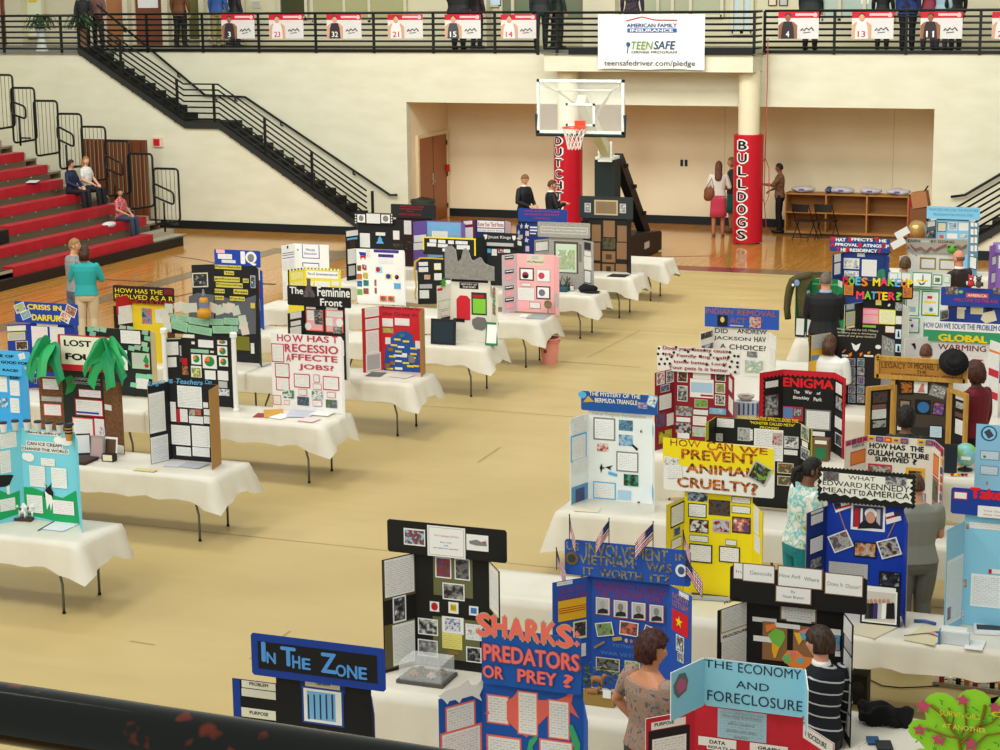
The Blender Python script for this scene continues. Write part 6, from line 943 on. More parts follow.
# meth
board('meth', 'black board with yellow title about a monster drug, behind the animal cruelty header', 18.44, (716, 415.5), (799.5, 424.5), wl=706, wr=812, c=(26, 26, 22), back=(206, 206, 30), ww=.3,
 L=['Y3', ('R', 822, 258, 832, 360, (196, 200, 40), 'lime_edge')],
 Cn=['Y3', ('P', 838, 268, 936, 310, 'k'), ('I', 840, 332, 888, 362, 'qEk', 'c'), ('I', 948, 310, 1000, 362, 'kEz', 'E'), ('T', 945, 260, 1000, 276, 'WHAT', 'y', .03), 'Y4', ('T', 2, 267, 192, 286, 'NEGATIVE EFFECTS DOES THE', 'y', .03), ('T', 0, 286, 178, 303, '"MONSTER CALLED METH"', 'y', .03), ('T', 40, 304, 116, 316, 'PROMISE?', 'y', .03), ('P', 16, 316, 132, 440, None, 'w', 'k'), ('I', 90, 330, 130, 380, 'zEsk', '-'), ('I', 136, 344, 196, 392, 'Ekwz', 'E'), ('P', 136, 398, 190, 418), ('I', 110, 450, 174, 492, 'jnqc', 'c'), ('P', 0, 316, 12, 360), ('I', 110, 502, 170, 540, 'jnqc', 'c')],
 Rr=['Y4', ('R', 242, 300, 250, 560, (206, 206, 30), 'lime_edge'), ('I', 204, 298, 236, 360, 'qEzG', 'c'), ('P', 208, 365, 232, 388, 'y'), ('I', 204, 392, 238, 440, 'Ekw', 'w')])
# Gullah
board('gullah', 'cream Gullah culture board edged with woven kente colours', 18.2, (867.5, 434), (934, 441), wl=845.5, wr=944, c=(226, 222, 208), back=(150, 120, 110), ww=.34,
 L=['Y4', ('T', 408, 372, 455, 390, 'PURPOSE', 'd', .01), ('P', 400, 400, 460, 455, 'r', 'o')],
 Cn=['Y4', ('T', 476, 368, 550, 396, 'HOW', 'k', .06), ('T', 558, 376, 620, 402, 'HAS', 'k', .06), ('T', 638, 382, 694, 408, 'THE', 'k', .06), ('T', 470, 394, 572, 426, 'GULLAH', 'k', .06), ('T', 580, 406, 714, 438, 'CULTURE', 'k', .06), ('T', 498, 424, 634, 452, 'SURVIVED', 'k', .06), ('T', 648, 434, 666, 458, '?', 'k', .06), ('R', 470, 455, 566, 500, (200, 40, 70), 'photo_mount'), ('I', 476, 462, 560, 500, 'kEne', '-'), ('R', 620, 470, 696, 562, (230, 170, 40), 'photo_mount'), ('I', 632, 482, 686, 552, 'nkqj', '-'), ('P', 650, 570, 700, 620, 'r', 'a')],
 Rr=['Y4', ('P', 718, 412, 752, 495, 'r', 'o'), ('P', 722, 505, 750, 640, 'r', (150, 120, 110)), ('I', 726, 520, 748, 600, 'kqk', '-')])
pn = BOARDS['gullah_p']; kc = [(214, 90, 40), (90, 50, 120), (230, 180, 40), (170, 30, 60), (80, 90, 150), (200, 60, 90)]
for k in ('L', 'C', 'R'):
    P = pn[k]; n = int(P.w/.075); s = P.w/n
    for i in range(n):
        if i % 6 == 5: continue
        P.poly([(i*s+.004, P.h-.055), (i*s+s-.004, P.h-.055), (i*s+s-.004, P.h-.003), (i*s+.004, P.h-.003)], M(kc[(i*2+len(k)+ord(k)) % 6]), 'kente_block'); P.poly([(i*s+.02, P.h-.04), (i*s+s-.02, P.h-.04), (i*s+s-.02, P.h-.02), (i*s+.02, P.h-.02)], M(kc[(i*2+3+ord(k)) % 6]), 'kente_block')
P = pn['R']
for i in range(10): P.poly([(P.w-.06, .02+i*.085), (P.w-.004, .02+i*.085), (P.w-.004, .09+i*.085), (P.w-.06, .09+i*.085)], M(kc[i % 6]), 'kente_block')
board('cell', 'light blue rounded board with a round mobile-phone badge, right edge', 18.25, (976.5, 423), (1040, 429), c=(140, 195, 228), back=(120, 180, 215),
 Cn=['Y4', ('O', 920, 302, 986, 364, (30, 100, 150), 'badge_ring'), ('O', 928, 308, 980, 358, (150, 205, 230), 'badge_disc'), ('R', 940, 318, 966, 350, (60, 72, 90), 'phone_print', .6), ('P', 918, 402, 994, 438, 'e', (200, 220, 238)), ('O', 930, 420, 942, 430, 'g'), ('P', 918, 462, 990, 498, 'e', (200, 220, 238)), ('I', 942, 520, 950, 542, 'zE', 'w')])
# far rows
board('approval', 'navy presidency approval board with red and white title letters', 30.52, (843.5, 252), (884, 255), wl=833, wr=889, c=(28, 52, 120), back=(28, 52, 120),
 H=('Z4', 318, 232, 558, 288, (30, 64, 140), [('T', *q, 'w', .06) for q in ((342, 230, 382, 246, 'HAT'), (404, 230, 490, 246, 'FFECTS'), (515, 236, 545, 250, 'HE'), (340, 250, 430, 266, 'PPROVAL'), (450, 254, 525, 270, 'ATINGS'), (540, 258, 556, 272, 'F'), (362, 270, 385, 286, 'HE'), (398, 272, 508, 290, 'RESIDENCY'))]+[('T', *q, RED, .08) for q in ((320, 224, 342, 246, 'W'), (390, 226, 408, 248, 'A'), (496, 228, 514, 250, 'T'), (320, 246, 340, 266, 'A'), (432, 250, 450, 270, 'R'), (526, 252, 542, 274, 'O'), (344, 268, 360, 288, 'T'), (382, 268, 398, 290, 'P'), (512, 274, 524, 292, '?'))]),
 L=['Z4', ('P', 336, 294, 362, 326), ('P', 336, 332, 360, 376)], Cn=['Z4', ('R', 428, 292, 458, 306, 'E'), ('I', 374, 312, 436, 354, 'rwEb', 'w'), ('P', 446, 318, 505, 384), ('I', 376, 362, 434, 384, 'rwEb', 'w')])
board('moon', 'light blue board furthest right at the back, small photos down its wings', 34.72, (936.5, 219), (969, 222), wl=926.5, wr=978.5, c=(128, 188, 222), cl=(100, 106, 116), cr=(100, 140, 170), back=(120, 180, 215),
 H=('B1', 592, 38, 888, 108, (128, 192, 226), [('T', 606, 46, 880, 66, 'WHY DID WE LOSE THE FRONTIER', (70, 140, 170), .01), ('T', 630, 74, 852, 92, 'PROGRAM FOR MOON TIES?', (70, 140, 170), .01)]),
 L=['B1', ('P', 596, 110, 640, 150, 'k'), ('I', 592, 168, 640, 210, 'Ezk', 'k')],
 Cn=['B1', ('R', 600, 100, 830, 112, 'k', 'dark_strip'), ('P', 652, 124, 702, 176, 'k', 'c'), ('I', 712, 124, 762, 168, 'Blz', 'w'), ('P', 772, 126, 824, 170), ('I', 660, 190, 690, 216, 'sob', 'w'), ('P', 706, 186, 762, 215), ('I', 778, 190, 818, 214, 'zw', 'w')],
 Rr=['B1']+[('P', 836+(i % 2)*22, 112+(i//2)*46, 856+(i % 2)*20, 150+(i//2)*46, 'k') for i in range(9)]+[('P', 832, 314, 872, 384, 'k')])
board('linegraph', 'white board with grey line-graph header and two gold-framed pages', 31.75, (908, 254), (958, 257), wl=900, c=(222, 222, 214), back='w', ww=.25,
 H=('B1', 480, 216, 820, 296, (168, 164, 152), [('T', 488, 218, 556, 236, 'EARN', 'k', .02), ('T', 616, 222, 746, 242, 'BY GOING', 'k', .02), ('R', 564, 224, 608, 236, 'E')]),
 Cn=['B1', ('R', 554, 320, 644, 386, (150, 130, 50), 'gold_frame'), ('P', 564, 330, 636, 378), ('R', 662, 328, 752, 390, (150, 130, 50), 'gold_frame'), ('P', 670, 338, 744, 382)])
P = BOARDS['linegraph_p']['H']; 
for col, off in (((190, 60, 50), 0), ((110, 112, 112), -.03)):
    pts = [P.uv(820+x/5.556, 200+y/5.556) for x, y in ((484, 262), (505, 250), (530, 272), (560, 262), (590, 284), (615, 262), (640, 276), (670, 258), (700, 246), (730, 268), (760, 250), (790, 262), (815, 248))]; g = MB(); g.tube([P.at(a, b+off, .01) for a, b in pts], .008, 5); g.build('graph_line', M(col), P.ob)
board('purple_far', 'purple board cut by the right edge of the far rows', 30.9, (997, 243), (1040, 247), wl=990, c=(150, 110, 190), back='v', ww=.25,
 H=('B1', 960, 238, 1200, 296, (160, 130, 195), [('R', 990, 250, 1100, 276, 'l')]), L=['B1', ('P', 955, 310, 990, 360, 'k'), ('P', 950, 400, 990, 460, 'k')], Cn=['B1', ('P', 992, 310, 1030, 380)])
board('green', 'green board behind the man in a dark suit, army jacket hung at its side', 28.25, (812, 278), (838, 280), wl=796, wr=845, c=(34, 120, 72), cl=(30, 100, 60), cr=(34, 150, 90), back='g', ww=.34,
 L=['B3', ('P', 148, 232, 222, 330), ('O', 126, 190, 156, 230, 'B')], Cn=['B3', ('R', 180, 175, 470, 188, (60, 190, 120), 'light_stripe'), ('G', (150, 90, 50), 'brown_sticker', [(275, 195), (300, 180), (330, 190), (340, 215), (300, 225)])], Rr=['B3', ('P', 408, 138, 468, 195), ('P', 422, 262, 465, 280), ('R', 405, 250, 470, 262, (60, 190, 120), 'light_stripe')])
board('makeup', 'black DOES MAKEUP MATTER board with rainbow letters', 25.65, (863, 301), (902.5, 305), wl=845, wr=909, c=(20, 20, 22), cr=(200, 200, 190), back='w', ww=.36,
 H=('Z4', 371, 402, 650, 470, (20, 20, 20), [('T', *q, .05) for q in ((370, 384, 394, 418, 'D', RED), (394, 384, 418, 420, 'O', 'G'), (420, 386, 442, 420, 'E', 'B'), (444, 388, 470, 424, 'S', 'o'), (490, 390, 520, 424, 'M', 'y'), (520, 388, 550, 422, 'A', (240, 60, 90)), (550, 390, 576, 424, 'K', 'G'), (578, 392, 602, 426, 'E', 'B'), (602, 392, 628, 428, 'U', 'o'), (628, 396, 650, 430, 'P', 'y'), (424, 442, 456, 476, 'M', (240, 60, 90)), (456, 442, 484, 476, 'A', 'G'), (484, 444, 504, 476, 'T', 'B'), (504, 444, 528, 480, 'T', 'o'), (528, 446, 550, 480, 'E', 'y'), (552, 446, 580, 480, 'R', (240, 60, 90)), (582, 446, 606, 480, '?', 'G'))]+[('I', 376, 418, 412, 458, 'noz', 'o'), ('I', 610, 428, 646, 468, 'noz', 'o')]),
 L=['B3', ('R', 492, 290, 562, 378, (60, 120, 160), 'blue_mount'), ('P', 500, 298, 555, 368, None, 'E'), ('R', 492, 386, 562, 490, (206, 200, 80), 'yellow_mount'), ('P', 500, 396, 556, 478, None, 'E'), ('P', 495, 492, 560, 510, 'o')],
 Cn=['B3', ('P', 570, 308, 616, 366), ('O', 572, 410, 614, 460, (40, 90, 140)), ('R', 718, 300, 760, 338, (230, 210, 120)), ('R', 615, 362, 740, 478, (244, 120, 160), 'pink_mount'), ('P', 626, 375, 735, 405, None, 'p'), ('P', 626, 415, 735, 470, None, 'p'), ('R', 742, 372, 866, 482, (228, 228, 90), 'yellow_mount'), ('P', 750, 382, 858, 474, None, (236, 236, 190)), ('I', 866, 318, 915, 380, 'bEk', '-'), ('P', 868, 420, 915, 480), ('R', 614, 488, 720, 505, 'G'), ('P', 790, 495, 860, 545, 'o'), ('R', 866, 520, 912, 590, 'l'), ('G', 'k', 'figure_print', [(880, 575), (886, 530), (894, 532), (898, 580)]), ('R', 866, 630, 912, 690, 'l'), ('G', 'k', 'figure_print', [(878, 684), (884, 640), (896, 644), (898, 686)]), ('R', 570, 470, 605, 480, 'w', 'patch', -.5), ('R', 808, 330, 830, 345, 'w', 'patch', .9)])
board('whitegreen', 'white board with green-outlined pages, a row of small frames along its top', 25.95, (906, 288), (941, 291), c=(226, 230, 222), back='w', wr=948,
 H=('B4', 62, 98, 528, 192, (222, 228, 216), [('P', 68, 95, 135, 150, 'g'), ('P', 158, 95, 235, 160, 'g'), ('R', 242, 92, 390, 205, (70, 140, 90), 'green_frame'), ('R', 250, 100, 382, 197, 'w'), ('G', (60, 90, 90), 'anchor_print', [(285, 160), (312, 178), (345, 160), (330, 185), (300, 188)]), ('R', 275, 148, 360, 160, 'y'), ('R', 318, 110, 326, 160, 'z'), ('R', 395, 108, 468, 186, (70, 140, 90), 'green_frame'), ('R', 402, 116, 460, 178, 'w'), ('I', 412, 132, 450, 166, 'wngy', '-'), ('P', 478, 120, 524, 170, 'G')]),
 Cn=['B4', ('R', 185, 215, 450, 225, (60, 150, 90), 'green_edge'), ('P', 196, 226, 296, 420, 'g'), ('R', 205, 350, 268, 390, (150, 190, 190)), ('P', 310, 232, 445, 420, 'g'), ('R', 355, 270, 392, 290, 'r'), ('R', 330, 308, 420, 322, 'y'), ('O', 368, 355, 398, 388, (60, 130, 170)), ('R', 332, 396, 418, 410, 'y'), ('P', 190, 432, 296, 546, 'g'), ('O', 230, 480, 252, 505, 'b'), ('R', 205, 444, 240, 456, 'm')])
board('blueright', 'deep blue board with red lines of type beside the white green-outlined board', 25.3, (957, 306), (1040, 314), wl=940.5, c=(36, 60, 140), back='b', ww=.33,
 H=('Z4', 760, 432, 1040, 506, (34, 64, 150), [('I', 780, 425, 830, 456, 'Eenz', '-'), ('R', 862, 452, 950, 470, (220, 80, 90), 'title_strip'), ('T', 868, 454, 944, 468, 'AMERICA', 'w', .02), ('T', 812, 472, 988, 490, 'WELCOME TO THE AGE', (210, 50, 80), .0), ('I', 970, 430, 1010, 456, 'Eenz', '-'), ('O', 832, 440, 850, 452, 'G')]),
 L=['Z4', ('I', 757, 480, 792, 556, 'nekE', 'c')], Cn=['Z4', ('R', 804, 506, 862, 516, 'c'), ('P', 806, 516, 855, 552, None, (214, 206, 170)), ('P', 880, 502, 930, 535, None, (220, 210, 160)), ('G', (214, 206, 180), 'page', [(930, 530), (975, 520), (985, 560), (940, 572), (920, 556)]), ('O', 940, 505, 966, 530, 'k')])
board('warming', 'white and green GLOBAL WARMING board', 23.48, (932, 334), (988, 341), wl=905, wr=1000, c=(228, 228, 224), back='w', ww=.42, wwr=.3,
 H=('Z4', 690, 574, 1010, 648, (50, 150, 100), [('R', 694, 568, 1010, 604, 'w', 'title_strip'), ('T', 696, 566, 768, 592, 'HOW CAN', (50, 90, 150), .03), ('T', 772, 570, 860, 596, 'WE SOLVE', (50, 90, 150), .03), ('T', 864, 574, 898, 598, 'THE', (50, 90, 150), .03), ('T', 904, 576, 984, 602, 'PROBLEM', (50, 90, 150), .03), ('T', 990, 580, 1020, 604, 'OF', (50, 90, 150), .03), ('T', 750, 612, 948, 652, 'GLOBAL', (236, 206, 20), .07)]),
 L=['B4', ('G', 'k', 'bird_print', [(232, 628), (262, 622), (270, 655), (262, 676), (250, 650)]), ('G', 'k', 'bird_print', [(385, 640), (405, 660), (400, 680), (392, 660)])],
 Cn=['B4', ('T', 434, 628, 796, 690, 'WARMING', (130, 24, 40), .02), ('T', 668, 712, 775, 730, 'Graphs', 'p', .0), ('R', 450, 705, 520, 712, 'E'), 'B6', ('R', 768, 70, 848, 145, 'r', 'red_mount'), ('R', 772, 80, 846, 140, (230, 236, 240)), ('R', 815, 155, 862, 245, (60, 90, 150), 'blue_mount'), ('I', 822, 165, 858, 235, 'Bwb', '-')],
 Rr=['B6', ('R', 895, 10, 1000, 28, 'o'), ('P', 900, 30, 1000, 140), ('R', 890, 150, 990, 205, (196, 30, 50), 'red_band'), ('P', 888, 212, 980, 300), ('R', 880, 312, 960, 365, (196, 30, 50), 'red_band')])
board('military', 'black military academy board with one yellow wing', 23.42, (831, 331), (882, 336.5), wl=809.5, wr=895, c=(28, 24, 24), cl=(226, 180, 60), cr=(140, 140, 136), back='k', ww=.36,
 L=['B3', ('R', 218, 505, 232, 760, 'k', 'black_edge'), ('P', 240, 520, 375, 660, None, 'E'), ('R', 235, 715, 290, 750, (90, 140, 180))],
 Cn=['B3', ('T', 425, 512, 738, 540, 'What role did the U.S. Military', 'c', .0), ('T', 430, 538, 722, 562, 'Academy play in developing', 'c', .0), ('T', 434, 560, 718, 586, 'some of our great leaders?', 'c', .0), ('G', 'w', 'eagle_emblem', [(535, 620), (570, 640), (605, 622), (590, 668), (570, 685), (550, 668)]), ('R', 560, 650, 582, 672, 'r'), ('O', 715, 636, 758, 668, 'w'), ('R', 465, 710, 512, 724, 'w'), ('R', 630, 712, 700, 726, 'w'), ('G', 'o', 'chevron', [(465, 690), (490, 668), (494, 676), (472, 698)]), ('G', 'o', 'chevron', [(515, 705), (540, 690), (540, 715), (518, 730)]), ('G', 'o', 'chevron', [(598, 700), (620, 690), (616, 712), (600, 724)]), ('G', 'o', 'chevron', [(655, 690), (680, 684), (676, 700), (660, 706)]), 'B5']+sum([[('I', 738-66*(k == 0)*0+(c_*68)-70*0, 62+r_*68, 790+(c_*68), 120+r_*68, ['Evzl', 'Bzl', 'Eek'][(c_+r_) % 3], 'E')] for c_ in range(2) for r_ in range(5) for k in (1,)], [])+[('I', 684, 66+68*r_, 722, 120+68*r_, 'Ekv', 'E') for r_ in range(4)],
 Rr=['B3', ('I', 778, 540, 856, 690, 'kEek', 'e'), 'B5', ('I', 868, 70, 905, 120, 'Ezk', 'E')])
# lime tree board at the lower right corner
lime = (150, 224, 50)
def scal(W, H):
    pts = [(W*.04, 0), (W, 0), (W, H*.9)]
    for cx, cy, r, a0, a1 in ((.9, .93, .1, -10, 170), (.68, .94, .12, 0, 180), (.44, .95, .13, 0, 180), (.2, .88, .13, 20, 190), (.06, .62, .1, 70, 260), (.08, .34, .09, 80, 270)):
        for i in range(7): a = R(a0+(a1-a0)*i/6); pts.append((W*(cx+r*cos(a)), H*(cy+r*1.1*sin(a))))
    return pts
board('lime', 'lime green tree-shaped board with pink flowers in the lower right corner', 10.6, (918, 748), (1030, 768), wl=None, c=(120, 80, 50), back='N',
 H=('X', 912, 700, 1050, 800, lime, [], .03, scal))
P = BOARDS['lime_p']['H']; P.free = True; br_ = M((130, 110, 30))
def lp(x, y): a, b = P.uv(840+x/3.95, 560+y/3.95); return P.at(a, b, .012)
g = MB()
for pts, r in (([(480, 760), (470, 700), (440, 660), (400, 600), (360, 570)], .006), ([(470, 700), (420, 690), (340, 660)], .004), ([(475, 700), (500, 650), (495, 560)], .004), ([(480, 720), (560, 640), (575, 570)], .006), ([(530, 670), (600, 640), (640, 600)], .004), ([(520, 740), (580, 690), (640, 680)], .004), ([(440, 660), (450, 620), (430, 580)], .003)): g.tube([lp(*q) for q in pts], r*1.6, 5)
g.build('branch', br_, P.ob)
for x, y, s in ((330, 575, 1.2), (487, 552, 1), (614, 580, 1), (316, 668, 1), (392, 706, 1.1), (520, 726, 1.2)):
    a, b = P.uv(840+x/3.95, 560+y/3.95); k = .038*s; P.poly([(a+(k if i % 2 == 0 else k*.55)*cos(pi/2+i*pi/5)*1.1, b+(k if i % 2 == 0 else k*.55)*sin(pi/2+i*pi/5)) for i in range(10)], M((196, 80, 110)), 'flower', .012)
rnd = random.Random(3)
for i in range(34):
    x, y = rnd.uniform(300, 640), rnd.uniform(545, 745); a, b = P.uv(840+x/3.95, 560+y/3.95); th = rnd.uniform(0, pi); P.poly([(a-.015*cos(th), b-.015*sin(th)), (a+.005*sin(th), b-.005*cos(th)), (a+.015*cos(th), b+.015*sin(th)), (a-.005*sin(th), b+.005*cos(th))], M((70, 160, 50)), 'leaf', .01)
P.el('C5', ('T', 395, 592, 555, 622, 'SURVIVORS', (226, 214, 60), .02)); P.el('C5', ('T', 600, 592, 700, 622, 'OF', (226, 214, 60), .02)); P.el('C5', ('T', 405, 645, 580, 672, 'AT ANOTHER', (232, 222, 90), .02))
# ================================================================ people
TS = bpy.data.scenes.new('workshop')
def remesh(mb, vox, name, mats, parent, smooth=True, factor=0):
    me = bpy.data.meshes.new('w'); me.from_pydata([tuple(v) for v in mb.v], [], mb.f); bm = bmesh.new(); bm.from_mesh(me); bmesh.ops.recalc_face_normals(bm, faces=bm.faces); bm.to_mesh(me); bm.free()
    o = bpy.data.objects.new('w', me); TS.collection.objects.link(o); md = o.modifiers.new('r', 'REMESH'); md.mode = 'VOXEL'; md.voxel_size = vox; md.adaptivity = 0
    if factor: m2 = o.modifiers.new('s', 'SMOOTH'); m2.iterations = factor; m2.factor = .5
    vl = TS.view_layers[0]; vl.update(); dg = vl.depsgraph; out = bpy.data.meshes.new_from_object(o.evaluated_get(dg), depsgraph=dg)
    bpy.data.objects.remove(o); bpy.data.meshes.remove(me); org = ORG[parent.name]
    out.name = name; out.transform(Matrix.Translation(-org)); out.materials.clear()
    for q in mats: out.materials.append(M(q))
    out.polygons.foreach_set('use_smooth', [True]*len(out.polygons)); ob = bpy.data.objects.new(name, out); COLL.objects.link(ob); ob.parent = parent; ORG[ob.name] = org; return ob
class Body:
    def __init__(s, base, face, H, lean=0, seat=None, width=1.0, head=(0, 0)):
        s.b = V(base); a = R(face); s.f = V((cos(a), sin(a), 0)); s.r = V((sin(a), -cos(a), 0)); s.k = H/1.72; s.lean = R(lean); s.seat = seat; s.w = width; s.head = head
        s.hz = .93 if seat is None else seat/s.k+.09
    def L(s, r, f, z): return s.b+s.r*r*s.k+s.f*f*s.k+V((0, 0, z*s.k))
    def U(s, r, f, z):                                # upper body: z measured on the standing figure, leaning about the hips
        dz = z-.93; c, n = cos(s.lean), sin(s.lean); return s.L(r, f*c+dz*n, s.hz+dz*c-f*n)
def ringloft(g, B, rows, up=True, n=16):             # rows: (z, f, rx, ry)
    vs = []
    for z, f, rx, ry in rows:
        for j in range(n):
            a = 2*pi*j/n; cx = cos(a); sy = sin(a); e = .8
            x = rx*B.w*math.copysign(abs(cx)**e, cx); y = ry*math.copysign(abs(sy)**e, sy); vs.append((B.U if up else B.L)(x, f+y, z))
    k = len(rows); g.add(vs, [(i*n+j, i*n+(j+1) % n, (i+1)*n+(j+1) % n, (i+1)*n+j) for i in range(k-1) for j in range(n)]+[tuple(range(n-1, -1, -1)), tuple(range((k-1)*n, k*n))])
def limb(g, B, pts, rad):
    P = []; Rr = []
    for i in range(len(pts)-1):
        for t in (0, .25, .5, .75): P.append(pts[i].lerp(pts[i+1], t)); bul = 1+.10*sin(pi*t); Rr.append((rad[i]+(rad[i+1]-rad[i])*t)*bul*B.k)
    P.append(pts[-1]); Rr.append(rad[-1]*B.k); g.tube(P, Rr, 12)
    g.ball(pts[0], rad[0]*B.k, 8)
    for i in range(1, len(pts)): g.ball(pts[i], rad[i]*B.k*1.0, 8)
def hand(g, B, wr, d, side, palm_n):
    d = d.normalized(); pn = (palm_n-d*palm_n.dot(d)).normalized(); s_ = d.cross(pn).normalized(); k = B.k
    def P(a, b, c): return wr+(d*a+s_*b+pn*c)*k
    vs = []
    for a, w_, t in ((-.01, .024, .018), (.03, .036, .016), (.07, .042, .014), (.092, .040, .011)):
        for j in range(10): q = 2*pi*j/10; vs.append(P(a, w_*cos(q), t*sin(q)))
    g.add(vs, [(i*10+j, i*10+(j+1) % 10, (i+1)*10+(j+1) % 10, (i+1)*10+j) for i in range(3) for j in range(10)]+[tuple(range(9, -1, -1)), tuple(range(30, 40))])
    for i, ln in enumerate((.062, .074, .070, .054)):
        b = (-.030+.020*i)*side; c = .0
        pts = [P(.085, b, 0), P(.085+ln*.45, b*1.15, .008), P(.085+ln*.78, b*1.2, .022), P(.085+ln*.95, b*1.2, .040)]; g.tube(pts, [.0095*k, .0088*k, .008*k, .0065*k], 8); g.ball(pts[-1], .0066*k, 5)
    pts = [P(.018, -.030*side, .004), P(.045, -.052*side, .014), P(.070, -.062*side, .024), P(.088, -.060*side, .034)]; g.tube(pts, [.013*k, .0115*k, .010*k, .0075*k], 8); g.ball(pts[-1], .0076*k, 5)
ARMS = dict(down=((.235, .0, 1.14), (.25, .07, .90)), front=((.25, .02, 1.15), (.10, .22, 1.06)), fold=((.26, .06, 1.16), (-.02, .22, 1.20)), hold=((.26, .05, 1.15), (.16, .28, 1.20)), lap=((.25, .05, 1.16), (.10, .28, 1.03)), hip=((.33, -.04, 1.18), (.22, .05, 1.02)), reach=((.27, .16, 1.22), (.20, .42, 1.24)), back=((.26, -.08, 1.16), (.18, .05, .95)), hug=((.28, .12, 1.26), (.02, .32, 1.26)))
def person(label, base, face, H=1.7, shirt='k', pants='k', sleeve='long', skin=(214, 160, 130), hair=(60, 40, 26), style='short', arms=('down', 'down'), lean=0, seat=None, width=1.0, bottom='trousers', vox=.009, look=0, nod=0, shoe='k', collar=None, coat=False, feet=None, hem=.90, group=None, bare_neck=False, thick=1.0):
    B = Body(base, face, H, lean, seat, width); t = thing('person', base, label, 'person', group); k = B.k
    sk = M(skin, .5); g = MB()
    # legs
    hips = [B.L(s_*.092*width, 0, B.hz-.02) for s_ in (-1, 1)]
    if seat is None:
        kn = [B.L(s_*.10, .02+.03*s_*(.5), .50) for s_ in (-1, 1)]; an = [B.L(s_*.105, -.02+.05*s_*.5, .085) for s_ in (-1, 1)]
    else:
        kn = [B.L(s_*.12, .43, B.hz-.03) for s_ in (-1, 1)]; an = [B.L(s_*.11, .46 if feet is None else feet, B.hz-.47) for s_ in (-1, 1)]
    lr = (.085*thick, .056*thick, .036)
    for i in (0, 1): limb(g, B, [hips[i], kn[i], an[i]], lr)
    toes = [an[i]+B.f*.17*k-V((0, 0, .045*k)) for i in (0, 1)]
    for i in (0, 1): g.tube([an[i]-B.f*.055*k-V((0, 0, .045*k)), an[i]+B.f*.05*k-V((0, 0, .04*k)), toes[i]], [.036*k, .042*k, .030*k], 10)
    tor = [(.84, -.005, .135, .095), (.92, -.01, .165, .115), (1.0, 0, .15, .105), (1.08, .005, .135, .095), (1.2, .01, .155, .108), (1.32, .008, .175, .112), (1.40, 0, .165, .092), (1.445, -.005, .105, .07), (1.48, -.005, .060, .06)]
    ringloft(g, B, tor)
    ringloft(g, B, [(1.44, -.01, .056, .058), (1.50, 0, .050, .054), (1.56, .012, .050, .056)])
    sh = [B.U(s_*.168*width, -.005, 1.395) for s_ in (-1, 1)]; el = []; wr_ = []
    for i, s_ in enumerate((-1, 1)):
        e, w_ = ARMS[arms[i]] if isinstance(arms[i], str) else arms[i]; el.append(B.U(s_*e[0]*1.0, e[1], e[2])); wr_.append(B.U(s_*w_[0], w_[1], w_[2]))
        limb(g, B, [sh[i], el[i], wr_[i]], (.050*thick, .040, .026)); hand(g, B, wr_[i], wr_[i]-el[i], s_, -B.r*s_ if arms[i] == 'down' else V((0, 0, -1)) if abs((wr_[i]-el[i]).normalized().z) < .7 else -B.r*s_)
    # head
    hc = B.U(0, .022, 1.625); lk, nd = R(look), R(nod); hf = (B.f*cos(lk)+B.r*sin(lk)); hr = (B.r*cos(lk)-B.f*sin(lk)); hu = V((0, 0, 1)); hf, hu = hf*cos(nd+B.lean*.5)-hu*sin(nd+B.lean*.5), hu*cos(nd+B.lean*.5)+hf*sin(nd+B.lean*.5)
    def HP(x, y, z, s_=1.0): return hc+(hr*x*.078+hf*y*.098+hu*z*.118)*k*s_
    def hshape(x, y, z):
        if z < 0: x *= 1-.30*(-z)**1.3; y *= 1-.10*(-z) if y > 0 else 1-.35*(-z)
        if y > 0:
            y *= .96; y += .26*math.exp(-(x*x/.018+(z+.22)**2/.035))+.10*math.exp(-(x*x/.06+(z+.9)**2/.03))+.05*math.exp(-(x*x/.12+(z+.55)**2/.012))-.07*(math.exp(-((x-.38)**2/.03+(z-.02)**2/.02))+math.exp(-((x+.38)**2/.03+(z-.02)**2/.02)))+.05*math.exp(-(x*x/.4+(z-.2)**2/.01))
        return x, y, z
    def sph(n, fn):
        vs = []; q = 2*n; vs.append(fn(0, 0, -1))
        for i in range(1, n):
            ph = -pi/2+pi*i/n
            for j in range(q): th = pi*j/n; vs.append(fn(cos(ph)*cos(th), cos(ph)*sin(th), sin(ph)))
        vs.append(fn(0, 0, 1)); Lq = len(vs)-1
        fs = [(0, 1+(j+1) % q, 1+j) for j in range(q)]+[(1+i*q+j, 1+i*q+(j+1) % q, 1+(i+1)*q+(j+1) % q, 1+(i+1)*q+j) for i in range(n-2) for j in range(q)]+[(1+(n-2)*q+j, 1+(n-2)*q+(j+1) % q, Lq) for j in range(q)]
        return vs, fs
    g.add(*sph(18, lambda x, y, z: HP(*hshape(x, y, z))))
    for s_ in (-1, 1):
        e = HP(s_*.98, -.05, -.08); g.add(*sph(5, lambda x, y, z: e+(hr*x*.012+hf*y*.022+hu*z*.034)*k))
    body = remesh(g, vox, 'body', [sk, M('w', .3), M((40, 28, 22), .3), M(tuple(int(c*.78) for c in skin[:1])+tuple(int(c*.62) for c in skin[1:]), .5)], t, factor=1)
    org = ORG[t.name]; eyes = [HP(s_*.38, .88, .02)-org for s_ in (-1, 1)]; mouth = HP(0, .92, -.55)-org; brows = [HP(s_*.38, .93, .24)-org for s_ in (-1, 1)]
